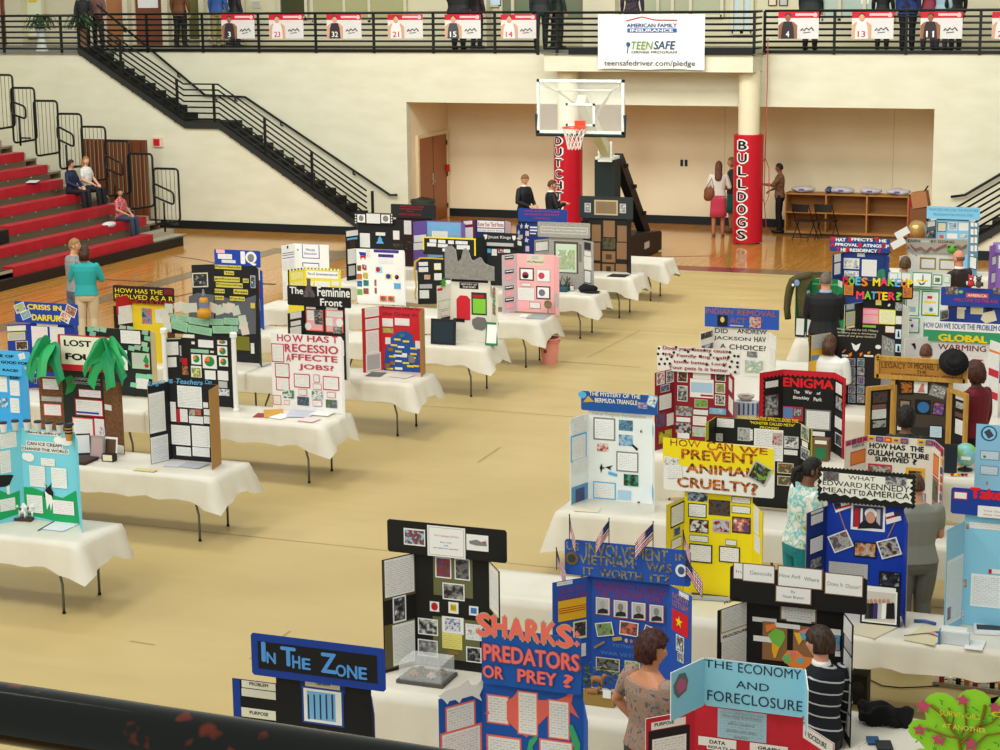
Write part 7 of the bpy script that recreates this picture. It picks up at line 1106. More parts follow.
    for p in body.data.polygons:
        c = p.center
        if (c-(hc-org)).length > .2*k: continue
        for e in eyes:
            d = c-e
            if abs(d.dot(hr)) < .015*k and abs(d.dot(hu)) < .007*k and d.length < .03: p.material_index = 2 if abs(d.dot(hr)) < .007*k else 1
        for e in brows:
            d = c-e
            if abs(d.dot(hr)) < .020*k and abs(d.dot(hu)) < .005*k and d.length < .03: p.material_index = 2
        d = c-mouth
        if abs(d.dot(hr)) < .024*k and abs(d.dot(hu)) < .008*k and d.length < .035: p.material_index = 3
    # clothes
    o_ = .012; g = MB(); low = (.80 if coat else hem)
    rows = [(z, f, rx+o_+.006, ry+o_+.008) for z, f, rx, ry in tor if z >= low and z < 1.44]
    rows = [(low, -.005, (.178 if low < .95 else .158)+o_, (.125 if low < .95 else .112)+o_)]+[q for q in rows if q[0] > low+.03]+([] if bare_neck else [(1.445, -.005, .115, .082), (1.475, -.005, .068, .068)])
    ringloft(g, B, rows)
    for i in (0, 1):
        if sleeve == 'long': limb(g, B, [sh[i], el[i], el[i].lerp(wr_[i], .94)], (.058*thick, .052, .036))
        elif sleeve == 'short': limb(g, B, [sh[i], sh[i].lerp(el[i], .62)], (.059*thick, .056))
        elif sleeve == 'half': limb(g, B, [sh[i], el[i]], (.059*thick, .056))
    top = remesh(g, vox, 'jacket' if coat else 'shirt', [shirt], t, factor=2)
    if collar: g = MB(); ringloft(g, B, [(1.45, -.004, .072, .072), (1.49, .0, .066, .066), (1.505, .002, .060, .062)]); g.build('collar', M(collar), t, smooth=True)
    if bottom == 'trousers':
        g = MB(); ringloft(g, B, [(.80, -.005, .15, .105), (.86, -.008, .168, .122), (.93, -.01, .176, .125), (1.0, 0, .160, .115)])
        for i in (0, 1): limb(g, B, [hips[i], kn[i], an[i].lerp(kn[i], .04)], (.100*thick, .073*thick, .060))
        remesh(g, vox, 'trousers', [pants], t, factor=2)
    else:
        g = MB(); z0 = {'skirt': .46, 'dress': .40}[bottom]; rows = [(z0, .01, .20, .15), (.62, .0, .19, .145), (.80, -.005, .185, .135), (.93, -.01, .182, .13), (1.03, 0, .150, .112)]; ringloft(g, B, rows, up=False if seat is None and not lean else True); g.build('skirt', M(pants) if not isinstance(pants, bpy.types.Material) else pants, t, smooth=True)
    for i in (0, 1):
        g = MB(); a = an[i]; g.tube([a-B.f*.075*k-V((0, 0, .042*k)), a-B.f*.02*k-V((0, 0, .032*k)), a+B.f*.07*k-V((0, 0, .040*k)), a+B.f*.19*k-V((0, 0, .052*k))], [(.040*k, .040*k), (.046*k, .050*k), (.048*k, .044*k), (.036*k, .030*k)], 10); g.box((0, 0, 0), (0, 0, 0)) if 0 else None; g.build('shoe', M(shoe, .4), t, smooth=True)
    # hair
    if style != 'bald' or True:
        g = MB(); amp = {'curly': .10, 'afro': .07}.get(style, .035); sc0 = {'curly': 1.36, 'afro': 1.42, 'short': 1.06, 'bob': 1.12, 'long': 1.10, 'pony': 1.07, 'bald': 1.025, 'mop': 1.23}.get(style, 1.08)
        def hh(x, y, z):
            n_ = noise.noise(V((x*3.1, y*3.1, z*3.1))*(2.2 if style in ('curly', 'afro') else 1.3)); s_ = sc0+amp*n_*1.6
            low_ = {'short': -.35, 'bald': -.35, 'pony': -.4, 'curly': -.55, 'afro': -.6, 'bob': -.95, 'long': -.95, 'mop': -.5}[style]
            fl = {'short': .42, 'mop': .22, 'bald': 2.0, 'curly': .38, 'afro': .3}.get(style, .45)
            face_ = y > .30 and z < fl+.25*abs(x)*-1+.1
            if style == 'bald' and (z > .25 or y > .1): s_ = .93
            elif face_ or z < low_: s_ = .86
            elif y > .05 and z < -.25 and style not in ('bob', 'long', 'mop'): s_ = .9
            X, Y_, Z = hshape(x, y, z) if s_ < 1 else (x, y, z); return HP(X, Y_, Z, s_)
        g.add(*sph(16 if style not in ('curly', 'afro') else 26, hh))
        if style in ('long', 'bob'):
            zl = 1.30 if style == 'long' else 1.52; n = 12; vs = []; rows = [(1.66, .085, .065, -.05), (1.58, .090, .062, -.055), (1.50, .088, .055, -.06)]+([(1.42, .092, .045, -.10), (1.34, .080, .035, -.125), (zl, .05, .02, -.13)] if style == 'long' else [(zl, .07, .04, -.06)])
            for z, rx, ry, f in rows:
                for j in range(n): a = 2*pi*j/n; vs.append(B.U(rx*cos(a)*(1+.06*sin(j*5)), f+ry*sin(a), z) )
            kk = len(rows); g.add(vs, [(i*n+j, i*n+(j+1) % n, (i+1)*n+(j+1) % n, (i+1)*n+j) for i in range(kk-1) for j in range(n)]+[tuple(range(n-1, -1, -1)), tuple(range((kk-1)*n, kk*n))])
        if style == 'pony': g.tube([HP(0, -.9, .1), HP(0, -1.6, -.1), HP(0, -1.75, -.9), HP(0, -1.5, -1.5)], [.03*k, .035*k, .025*k, .008*k], 10)
        hm = noisy('hair_%s_%d_%d_%d' % (style, *hair), tuple(max(0, c-16) for c in hair), tuple(min(255, c+14) for c in hair), 60, .55, .4, stretch=(1, 1, .3)) if style not in ('bald',) else M(hair, .7)
        g.build('hair', hm, t, smooth=True)
    return t, B
def stand(px, py, H, z0=0):                           # where a figure of height H has the top of its head at this pixel
    p = atZ(px, py, z0+H); return V((p.x, p.y, z0))
FL = lambda n, *c: pic_mat(c[0], c[1])
def stripem(name, base, line, period, frac, tilt):
    m, nt, b = bsdf(name, (1, 1, 1), .85); tc = nn(nt, 'ShaderNodeTexCoord'); sp = nn(nt, 'ShaderNodeSeparateXYZ'); mu = nn(nt, 'ShaderNodeMath', operation='MULTIPLY'); fr = nn(nt, 'ShaderNodeMath', operation='FRACT'); lt = nn(nt, 'ShaderNodeMath', operation='LESS_THAN'); mx = nn(nt, 'ShaderNodeMix', data_type='RGBA')
    ad = nn(nt, 'ShaderNodeMath', operation='MULTIPLY_ADD'); L = nt.links.new; L(tc.outputs['Object'], sp.inputs[0]); L(sp.outputs[0], ad.inputs[0]); ad.inputs[1].default_value = tilt; L(sp.outputs[2], ad.inputs[2]); L(ad.outputs[0], mu.inputs[0]); mu.inputs[1].default_value = 1/period; L(mu.outputs[0], fr.inputs[0]); L(fr.outputs[0], lt.inputs[0]); lt.inputs[1].default_value = frac
    L(lt.outputs[0], mx.inputs[0]); mx.inputs[6].default_value = (*lin(base), 1); mx.inputs[7].default_value = (*lin(line), 1); L(mx.outputs[2], b.inputs['Base Color']); return m
# the two visitors nearest the camera
person('dark curly-haired woman in a painterly print blouse, seen from behind beside the Vietnam board', stand(650, 638, 1.62), 56, 1.62, clothm('painterly_print', [(92, 84, 104), (150, 146, 132), (176, 118, 88), (150, 146, 136), (104, 92, 96)], 24), (60, 60, 70), 'short', (204, 140, 104), (66, 30, 24), 'curly', ('hip', 'down'), vox=.006, look=40, bare_neck=True, thick=1.2, width=1.2)
person('brown-haired boy in a black sweater with white stripes, facing the genocide board', stand(822, 632, 1.58), 138, 1.58, stripem('striped_knit', (24, 28, 36), (190, 196, 205), .085, .13, .35), (30, 30, 36), 'long', (226, 164, 140), (56, 38, 28), 'mop', ('reach', 'down'), vox=.006, look=-36, collar='w')
person('dark-haired woman in a white and turquoise floral top and teal trousers, behind the cruelty board', stand(801, 460, 1.66), 40, 1.66, clothm('turquoise_floral', ['w', (226, 226, 216), (90, 190, 190), (226, 226, 216), (150, 180, 80)], 11), (20, 130, 140), 'long', (120, 78, 56), (26, 22, 22), 'pony', ('front', 'front'), lean=8, vox=.007, look=20, thick=1.15, width=1.15)
person('brown-haired person in a grey shirt, back turned, right of the senator board', stand(917, 477, 1.62), 118, 1.62, (132, 134, 126), (98, 100, 98), 'short', (204, 150, 120), (84, 56, 36), 'short', ('front', 'front'), vox=.009, thick=1.15, width=1.25)
person('dark-haired visitor whose head hides the middle of the singer board', stand(906, 411, 1.58), 95, 1.58, (40, 36, 34), 'k', 'long', (120, 84, 64), (24, 18, 14), 'curly', ('front', 'front'))
person('visitor in a maroon shirt with brown afro hair, right of the singer board', stand(977, 366, 1.66), 150, 1.66, (110, 16, 34), (30, 30, 36), 'long', (90, 60, 44), (70, 36, 24), 'afro', ('down', 'down'), width=1.15)
person('brown-haired visitor whose crown shows above the singer board header', stand(926, 346, 1.60), 90, 1.60, (60, 70, 90), 'k', 'long', (190, 140, 110), (90, 56, 40), 'short', ('down', 'down'))
person('brown-haired visitor in a white shirt, back turned, in front of the military academy board', stand(830, 337, 1.60), 82, 1.60, (236, 236, 232), (30, 30, 36), 'long', (206, 156, 124), (84, 54, 38), 'bob', ('front', 'front'), width=1.25, thick=1.2)
person('grey-haired man in a black suit, back turned, facing the green board', stand(826, 274, 1.80), 100, 1.80, (22, 22, 28), (24, 24, 30), 'long', (206, 150, 120), (110, 96, 84), 'short', ('front', 'front'), coat=True, collar=(150, 170, 200), width=1.25, thick=1.1, look=10)
person('long-haired girl in a green top, in profile before the presidency board', stand(884, 251, 1.66), 15, 1.66, (40, 120, 84), 'k', 'long', (210, 160, 130), (74, 44, 30), 'long', ('front', 'front'))
person('short brown-haired visitor standing left of the line-graph board', stand(905, 259, 1.60), 80, 1.60, (90, 90, 90), 'k', 'long', (190, 140, 110), (90, 66, 40), 'mop', ('down', 'down'))
person('balding man in a dark brown coat with white collar, before the line-graph board', stand(960, 252, 1.76), 150, 1.76, (46, 34, 28), (40, 34, 30), 'long', (210, 140, 110), (120, 80, 60), 'bald', ('front', 'front'), coat=True, collar='w', width=1.2, thick=1.1)
# the couple on the wooden floor
person('fair-haired man in a grey checked shirt and jeans with an arm around the teal-topped woman', stand(73, 240, 1.78), 60, 1.78, clothm('grey_check', [(120, 124, 128), (150, 152, 150), (128, 130, 136)], 30), (84, 104, 130), 'short', (206, 160, 120), (150, 118, 70), 'short', ('down', 'hug'), look=35, thick=1.1)
person('woman in a teal top and cream trousers, back turned, beside the bleachers', stand(84, 247, 1.68), 112, 1.68, (36, 160, 160), (196, 182, 150), 'half', (200, 150, 120), (64, 38, 26), 'bob', ('fold', 'fold'), look=-15, thick=1.0, width=1.12)
# seated on the benches
def seated(px, py, i, label, **k):
    xf = -23.1-.66*i; zt = .40+.28*i; p = atX(px, py, xf-.10); base = V((xf-.16, p.y, zt-.48 if 1 else 0)); return person(label, V((xf-.18, p.y, zt-.48)), 0, seat=.48, **k)
seated(124, 222, 1, 'girl in a pink patterned top and jeans sitting alone low on the bleachers', H=1.38, shirt=clothm('pink_pattern', [(206, 70, 90), (230, 130, 130), (60, 40, 60), (210, 80, 100)], 26), pants=(50, 60, 80), sleeve='short', skin=(190, 136, 104), hair=(44, 28, 24), style='bob', arms=('lap', 'lap'), look=50)
seated(75, 197, 3, 'dark-haired girl in a navy top sitting left of her fair-haired friend on the bleachers', H=1.48, shirt=(24, 34, 66), pants=(26, 26, 34), sleeve='long', skin=(206, 156, 126), hair=(44, 28, 24), style='short', arms=('lap', 'lap'), look=-45)
seated(90, 196, 3, 'fair long-haired girl in a white T-shirt sitting on the bleachers', H=1.52, shirt=(216, 216, 210), pants=(28, 28, 34), sleeve='short', skin=(220, 170, 140), hair=(150, 110, 66), style='long', arms=('lap', 'lap'), look=40)
# in the recess
person('boy in a black suit looking down, standing left of the DUTCH column', stand(524, 175, 1.72), -20, 1.72, (24, 26, 32), (22, 24, 28), 'long', (210, 156, 120), (124, 84, 50), 'short', ('front', 'front'), coat=True, collar='w', nod=25, look=10)
person('boy in a black suit, back half turned, in front of the DUTCH column', stand(551, 181, 1.64), 40, 1.64, (24, 26, 32), (22, 24, 28), 'long', (206, 150, 118), (84, 50, 34), 'short', ('hold', 'hold'), coat=True, collar='w', look=20)
def feet(px, py): p = atZ(px, py, 0); return V((p.x, p.y, 0))
person('woman in a white blouse and pink skirt, back turned, left of the BULLDOGS column', feet(718, 236), 100, 1.72, (222, 214, 204), (214, 70, 96), 'half', (176, 112, 84), (96, 56, 36), 'long', ('front', 'front'), bottom='skirt', shoe=(150, 90, 66))
person('woman in dark top and teal skirt half hidden by the pink-skirted woman', feet(727, 233)+V((.05, .25, 0)), 200, 1.74, (40, 36, 40), (20, 110, 100), 'long', (186, 126, 96), (116, 76, 50), 'long', ('front', 'front'), bottom='skirt', shoe=(120, 80, 60))
person('woman in a patterned brown blouse and black trousers right of the BULLDOGS column', feet(779, 233), 190, 1.62, clothm('brown_pattern', [(60, 36, 30), (150, 110, 80), (40, 26, 24)], 26), (22, 20, 24), 'half', (140, 92, 66), (30, 20, 20), 'short', ('reach', 'front'), look=10)
# on the upper balcony
def up_(px, Y, label, **k): p = atY(px, 44, Y); return person(label, V((p.x, Y, ZB)), k.pop('face', 90), **k)
up_(85, 44.6, 'dark-capped visitor behind the potted fern at the stair head', H=1.5, shirt=(40, 36, 40), pants='k', hair=(20, 18, 20), face=-60)
up_(99, 45.1, 'visitor in a dusty brown jacket behind the stair railing', H=1.6, shirt=(120, 84, 76), pants=(60, 40, 36), hair=(90, 60, 50), face=-90)
up_(181, 45.6, 'visitor in a brown coat and black trousers by the greenish balcony doors', H=1.75, shirt=(110, 66, 36), pants=(24, 26, 28), coat=True, face=90)
up_(219, 45.4, 'visitor in a blue shirt on the balcony above the first poster', H=1.75, shirt=(50, 84, 150), pants=(150, 136, 90), face=90)
up_(236, 45.6, 'visitor in a dark top beside the blue-shirted one on the balcony', H=1.7, shirt=(40, 36, 40), pants=(40, 40, 44), face=60)
up_(459, 44.6, 'broad visitor in a glossy black jacket on the balcony above the grey jersey poster', H=1.7, shirt=(30, 32, 30), pants=(30, 30, 34), width=1.7, thick=1.5, coat=True, face=90)
up_(477, 45.2, 'slim visitor in a dark top beside the broad one on the balcony', H=1.65, shirt=(50, 40, 44), pants=(40, 40, 44), face=60)
up_(541, 44.7, 'visitor in black behind the left corner of the jutting balcony', H=1.7, shirt=(36, 40, 40), pants=(28, 32, 32), width=1.3, face=100)
up_(557, 45.2, 'visitor in dark green behind the jutting balcony railing', H=1.72, shirt=(44, 54, 46), pants=(30, 30, 30), face=60)
up_(632, 45.0, 'visitor in a dark patterned top above the sponsor banner', H=1.72, shirt=clothm('dark_pattern', [(24, 24, 30), (50, 50, 70), (90, 60, 50)], 20), pants='k', face=100)
up_(810, 44.7, 'visitor in a black jacket above the number 4 poster', H=1.72, shirt=(26, 32, 32), pants='k', width=1.5, coat=True, face=90)
up_(882, 45.2, 'visitor in black standing above the gap left of the blue jacket', H=1.6, shirt=(24, 26, 28), pants='k', face=90)
up_(907, 44.8, 'visitor in a navy and blue jacket above the number 11 poster', H=1.72, shirt=clothm('navy_jacket', [(24, 30, 60), (40, 60, 120), (24, 26, 40)], 5), pants='k', width=1.3, coat=True, face=90)
up_(928, 45.0, 'visitor in a maroon top on the right balcony', H=1.72, shirt=(130, 44, 60), pants=(60, 50, 60), face=90)
up_(941, 44.9, 'visitor in a pale blue top between the maroon and black ones', H=1.62, shirt=(150, 180, 190), pants=(60, 60, 80), face=60)
up_(955, 44.9, 'visitor in black furthest right on the balcony', H=1.6, shirt=(30, 26, 26), pants='k', face=120)
# ================================================================ things on tables, walls and floor
def TZ(x, y, z=.7465): return atZ(x, y, z)
def slab_at(name, x0, y0, x1, y1, h, c, label, cat, z=.748, depth=None, rot=0, mats=None, group=None):
    """a low box whose footprint covers the pixel span on a surface at height z"""
    a, b = atZ(x0, (y0+y1)/2, z), atZ(x1, (y0+y1)/2, z); ce = atZ((x0+x1)/2, (y0+y1)/2, z); w_ = (b-a).length/2; d = depth/2 if depth else abs(atZ((x0+x1)/2, y0, z).y-atZ((x0+x1)/2, y1, z).y)/2
    g = MB(); c_, s_ = cos(rot), sin(rot); g.obox(ce+V((0, 0, h/2)), V((c_, s_, 0))*w_, V((-s_, c_, 0))*d, V((0, 0, h/2))); o = g.build(name, mats or M(c)); tag(o, label, cat, group); return o
def papers(lst, what, base_label, group=None):
    for i, (x0, y0, x1, y1, c, rot, lb) in enumerate(lst): slab_at(what, x0, y0, x1, y1, .002+.0015*i, c, lb, 'paper', .7475+.001*i, rot=rot)
papers([(255, 413, 266, 417.5, (150, 50, 60), .2, 'dark red leaflet at the left of the papers before the jobs board'), (264, 409, 283, 418, (200, 150, 60), .5, 'yellow and brown brochure before the jobs board'), (273, 414, 289, 419, 'w', -.2, 'white sheet with red corner before the jobs board'), (288, 410, 313, 417.5, (190, 194, 206), .3, 'large pale blue printed booklet before the jobs board'), (300, 418, 318, 422, (226, 200, 200), -.1, 'white and red card in front of the blue booklet'), (314, 410, 334, 416, 'w', 0, 'plain white sheet right of the blue booklet')], 'paper_sheet', '')
papers([(166, 461, 184, 467, (206, 206, 214), .2, 'pale sheet lying inside the ringtones board'), (182, 462, 206, 468, (180, 182, 190), -.1, 'grey printed sheet at the foot of the ringtones board'), (134, 469, 157, 471.5, (206, 190, 130), 0, 'cream note lying left of the ringtones board')], 'paper_sheet', '')
papers([(118, 462, 121, 464, 'w', 0, 'tiny white card by the palm board')][:0], 'paper_sheet', '')
papers([(520, 314, 528, 317, 'w', .2, 'white note lying left before the pink board'), (529, 314, 548, 319, (150, 160, 160), .1, 'grey patterned leaflet before the pink board')], 'paper_sheet', '')
papers([(368, 372, 384, 376.5, (96, 100, 104), .1, 'grey leaflet at the foot of the red map board'), (392, 374, 412, 378, (206, 200, 190), -.2, 'pale sheet right of the grey leaflet by the red map board')], 'paper_sheet', '')
papers([(609, 274, 628, 277, (40, 38, 40), 0, 'black sheet at the foot of the brown kraft-page board')], 'paper_sheet', '')
papers([(855, 620, 890, 637, (214, 204, 176), -.35, 'cream unfolded paper beneath the group photograph'), (912, 627, 944, 644, (206, 196, 160), -.2, 'tan envelope under the small lying flag'), (966, 640, 984, 650, (232, 232, 228), 0, 'white card standing off the laptop corner')], 'paper_sheet', '')
papers([(575, 508, 600, 512, (214, 206, 180), .1, 'cream sheet at the foot of the Bermuda board')], 'paper_sheet', '')
def laptop(cx, cy, face, label, c, scr, w_=.34, lid=105, z=.7475, bezel=None):
    p = atZ(cx, cy, z); a = R(face); f = V((cos(a), sin(a), 0)); r = V((sin(a), -cos(a), 0)); t = thing('laptop', p, label, 'laptop'); h = .235
    g = MB(); g.obox(p+f*h/2+V((0, 0, .009)), r*w_/2, f*h/2, V((0, 0, .009))); b = g.build('keyboard_base', M(c), t); g = MB(); g.obox(p+f*(h*.42)+V((0, 0, .0185)), r*w_*.44, f*h*.26, V((0, 0, .001))); g.build('keys', M((60, 62, 66)), b)
    l = R(lid); u = (f*cos(l)+V((0, 0, 1))*sin(l)); n = (f*sin(l)-V((0, 0, 1))*cos(l)); g = MB(); g.obox(p+u*h/2+V((0, 0, .018)), r*w_/2, u*h/2, n*.005); sc__ = g.build('screen_lid', M(bezel or c), t); g = MB(); q = p+u*h/2+V((0, 0, .018))+n*.0056
    g.quad(q-r*w_*.45-u*h*.43, q+r*w_*.45-u*h*.43, q+r*w_*.45+u*h*.43, q-r*w_*.45+u*h*.43, 0, [(0, 0), (1, 0), (1, 1), (0, 1)]); g.build('display', scr if isinstance(scr, bpy.types.Material) else M(scr, .15), sc__); return t
laptop(712, 592, -82, 'laptop showing a photograph of a smiling girl, between the cruelty and genocide boards', (170, 172, 170), pic_mat('zeEwe', 5), .36, 92, bezel=(120, 120, 124))
laptop(995, 626, -80, 'white laptop with dark screen under the pale blue Take board', (220, 222, 222), (26, 28, 34), .34, 97, bezel='w')
laptop(82, 456, -60, 'white-framed screen standing inside the palm-tree board', (60, 60, 60), (222, 226, 228), .2, 95, bezel='k')
def standing(name, x0, y0, x1, y1, Y, c, label, cat, th=.02, tilt=0, inner=None, el=None, group=None):
    a, b = atY(x0, y1, Y), atY(x1, y0, Y); a.z = .7475 if a.z < 1.15 else a.z; w_, h = b.x-a.x, b.z-a.z; p = V(((a.x+b.x)/2, Y, a.z)); t = thing(name, p, label, cat, group); ca, sa = cos(tilt), sin(tilt); g = MB(); u = V((0, sa, ca)); g.obox(p+u*h/2, V((w_/2, 0, 0)), u*h/2, V((0, -ca, sa))*th/2); o = g.build('case', M(c), t)
    if inner: g = MB(); g.obox(p+u*h/2+V((0, -ca, sa))*(th/2+.001), V((w_*.4, 0, 0)), u*h*.4, V((0, -ca, sa))*.001); g.build('face', inner if isinstance(inner, bpy.types.Material) else M(inner), t)
    return t
standing('monitor', 431, 320, 455, 343, 25.6, (30, 34, 40), 'dark blank screen standing before the left panel of the fort board', 'monitor', .03, .08, (30, 48, 60))
standing('book', 91, 437, 102.5, 459, 18.05, (150, 150, 146), 'grey book with red cover print inside the palm-tree board', 'book', .03, .15, pic_mat('ekrEr', 14))
standing('picture_card', 104, 438, 116, 458, 18.12, 'w', 'white notched card behind the small black box at the palm board', 'card', .008, .15, pic_mat('wgnw', 12))
standing('small_box', 104, 454, 115, 463, 17.98, (30, 30, 32), 'small black box with yellow label by the palm board', 'box', .08, 0, 'c')
slab_at('dark_box', 76, 458, 93, 465, .03, (60, 40, 26), 'low dark brown box lying before the palm board screen', 'box')
standing('framed_portrait', 485, 323, 497, 338, 25.72, (40, 120, 70), 'tilted white notice in a green frame leaning on the fort board', 'frame', .01, .2, 'w')
for x, lb in ((459.5, 'grey can left of the green framed notice'), (469, 'grey can nearest the green framed notice')):
    p = TZ(x, 339); g = MB(); g.lathe(p, [(.038, 0), (.04, .004), (.04, .115), (.034, .122), (.034, .126)], 18); t = thing('drink_can', p, lb, 'can'); g.build('body', M((150, 150, 150), .35, .5), t); g = MB(); g.lathe(p, [(.0405, .05), (.0405, .06)], 18); g.build('band', M((90, 92, 94)), t)
# egg-box model before the cow board
t = thing('model_tray', TZ(19, 518), 'brown tray of small white cow models before the ice-cream board', 'model'); p = TZ(19, 518); g = MB(); g.obox(p+V((0, 0, .012)), (.17, .02, 0), V((-.02, .1, 0)), (0, 0, .012)); g.build('tray', M((70, 56, 36)), t)
for i in range(6):
    q = p+V((-.13+.052*i, .05*(i % 2)-.04, .024)); g = MB(); g.ball(q+V((0, 0, .075)), (.05, .03, .04), 7); g.ball(q+V((.045, -.02, .115)), (.024, .02, .024), 6); [g.tube([q+V((a, b, 0)), q+V((a, b, .06))], .009, 6) for a in (-.03, .03) for b in (-.012, .012)]; o = g.build('cow_model', M('w'), t, smooth=True); g = MB(); g.ball(q+V((-.012, -.018, .088)), (.022, .016, .02), 6); g.build('spot', M((80, 80, 76)), o)
g = MB(); a, b = TZ(38, 531), TZ(54, 522); g.tube([a+V((0, 0, .006)), b+V((0, 0, .006))], .005, 8); tag(g.build('pen', M('k')), 'black pen lying on the white cloth before the cow board', 'pen')
slab_at('paper_sheet', 46, 521, 74, 531, .002, (222, 226, 230), 'white printed sheet right of the pen before the cow board', 'paper')
# round mirror by the pink board
p = TZ(548, 314); t = thing('table_mirror', p, 'small round mirror on a stand before the pink board', 'mirror'); g = MB(); g.lathe(p, [(.05, 0), (.05, .008), (.008, .016), (.006, .09)], 16); g.build('stand', M('e', .3, .6), t); g = MB(); g.ball(p+V((0, 0, .155)), (.066, .008, .07), 10); g.build('mirror_disc', M((150, 130, 96), .2, .6), t, smooth=True)
# cap and box by the grey map board
p = TZ(588, 292); t = thing('knitted_cap', p, 'crumpled black cap on the table end before the grey map board', 'cap'); g = MB(); g.ball(p+V((0, 0, .06)), (.17, .12, .08), 14, 0, lambda v: v+V((0, 0, .03*noise.noise(v*9)))); g.build('crown', M((22, 20, 22), .9), t, smooth=True); g = MB(); g.ball(p+V((.08, -.06, .02)), (.16, .1, .018), 10); g.build('peak', M((18, 18, 20), .8), t, smooth=True)
slab_at('teal_box', 557, 286.5, 572, 292, .06, (40, 84, 96), 'low teal box of trinkets before the grey map board', 'box')
p = TZ(572, 291); t = thing('glass_jar', p, 'small clear jar beside the teal trinket box', 'jar'); g = MB(); g.lathe(p, [(.03, 0), (.034, .01), (.034, .08), (.025, .09)], 14); g.build('body', M((200, 206, 200), .15), t, smooth=True); g = MB(); g.lathe(p, [(.027, .09), (.027, .105)], 14); g.build('lid', M('r'), t)
g = MB(); rnd = random.Random(5); c = V((atY(563, 284, 30.85).x, 30.85, .7475))
for i in range(14): g.tube([c+V((rnd.uniform(-.1, .1), .05, .0)), c+V((rnd.uniform(-.15, .15), .0, rnd.uniform(.1, .26)))], .007, 5)
tag(g.build('twigs', M((70, 80, 50), .9)), 'dark green twigs leaning on the grey map board', 'twigs', kind='stuff')
# bins
def bin_(c, r0_, r1, h, col, label, name, liner=None):
    t = thing(name, c, label, 'bin'); g = MB(); g.lathe(c, [(r0_, 0), (r1, h), (r1+.012, h), (r1+.012, h+.015), (r1-.01, h+.015), (r1-.012, h-.03), (r0_-.008, .02)], 24); g.build('body', M(col, .5), t)
    g = MB(); g.lathe(c, [(r1+.014, h-.05), (r1+.016, h-.02)], 24); g.build('rim', M(tuple(int(q*.9) for q in col)), t)
    if liner: g = MB(); g.ball(c+V((0, 0, h)), (r1*.85, r1*.85, .05), 10, 0, lambda v: v+V((0, 0, .06*noise.noise(v*7)))); g.build('rubbish', M(liner), t, smooth=True)
    return t
b_ = atZ(547, 365, 0); t = bin_(V((b_.x, b_.y+.12, 0)), .12, .16, .40, (232, 150, 140), 'pink waste bin on the floor under the pink board table', 'waste_bin'); g = MB(); g.ball(V((b_.x-.02, b_.y-.02, .22)), (.03, .01, .03), 6); g.build('mark', M((120, 60, 60)), t)
c = atY(423, 205, 42.6); bin_(V((c.x, 42.6, 0)), .24, .29, .78, (62, 72, 66), 'grey-green rubbish barrel filled with dark litter before the brown recess door', 'rubbish_barrel', (44, 40, 36))
# display case with model cars
p = TZ(427, 679); t = thing('display_case', p, 'clear plastic display case on a dark base at the foot of the Tuskegee board', 'display case'); dx, dy = V((.19, -.0, 0)), V((0, .15, 0)); g = MB(); g.obox(p+V((0, 0, .012)), dx, dy, (0, 0, .012)); g.build('base', M((84, 82, 78)), t)
gm, nt, b = bsdf('clear_acrylic', (.95, .97, .97), .04); b.inputs['Alpha'].default_value = .2
g = MB(); q = p+V((0, 0, .024)); X, Yv, Z = V((.17, 0, 0)), V((0, .13, 0)), V((0, 0, .14))
for sx in (-1, 1): g.obox(q+X*sx+Z/2, (.0015, 0, 0), Yv, Z/2); g.obox(q+Yv*sx+Z/2, X, (0, .0015, 0), Z/2)
g.obox(q+Z, X, Yv, (0, 0, .0015)); g.build('cover', gm, t)
for i, (x, y, c) in enumerate(((-.09, -.04, (190, 120, 50)), (-.01, .02, (110, 40, 40)), (.06, -.05, (200, 190, 170)), (.1, .05, (90, 50, 44)), (-.07, .06, (60, 50, 44)))):
    g = MB(); c0 = q+V((x, y, .02)); g.obox(c0, (.034, 0, 0), (0, .016, 0), (0, 0, .012)); g.obox(c0+V((0, 0, .018)), (.018, 0, 0), (0, .014, 0), (0, 0, .010)); m_ = g.build('model_vehicle', M(c, .3), t); g = MB()
    for sx in (-.02, .02): g.tube([c0+V((sx, -.018, -.01)), c0+V((sx, .018, -.01))], .009, 8)
    g.build('wheels', M('k'), m_)
# foliage and wooden animals before the Vietnam board
p = TZ(600, 702); t = thing('jungle_model', p, 'small jungle model of leaves and wooden animals before the Vietnam board', 'model'); g = MB(); g.obox(p+V((0, -.03, .04)), (.13, 0, 0), (0, .05, 0), (0, 0, .04)); g.build('wooden_base', M((150, 120, 60)), t)
g = MB(); rnd = random.Random(8)
for i in range(170):
    c = p+V((rnd.uniform(-.17, .17), rnd.uniform(-.02, .12), rnd.uniform(.02, .26))); d = V((rnd.uniform(-1, 1), rnd.uniform(-1, .3), rnd.uniform(-.3, 1))).normalized(); s_ = d.cross(V((.3, .2, 1))).normalized(); l = rnd.uniform(.03, .06); g.add([c, c+d*l*.5+s_*.014, c+d*l, c+d*l*.5-s_*.014], [(0, 1, 2, 3)], rnd.choice((0, 0, 1)))
g.build('foliage', [M((70, 96, 40)), M((120, 130, 70))], t)
for i, (x, z) in enumerate(((-.04, .10), (.0, .20))):
    g = MB(); c = p+V((x, -.06, z)); g.ball(c, (.055, .022, .024), 8); g.ball(c+V((.055, 0, .03)), (.02, .013, .016), 6); g.tube([c+V((.04, 0, .01)), c+V((.055, 0, .03))], .014, 6); [g.tube([c+V((a, b, 0)), c+V((a*1.1, b, -.055))], .007, 6) for a in (-.035, .035) for b in (-.01, .01)]; g.build('wooden_animal', M((150, 106, 60)), t, smooth=True)
g = MB(); g.obox(p+V((.08, -.085, .10)), (.03, 0, 0), (0, .002, 0), (0, 0, .03)); g.build('tag_card', M('w'), t)
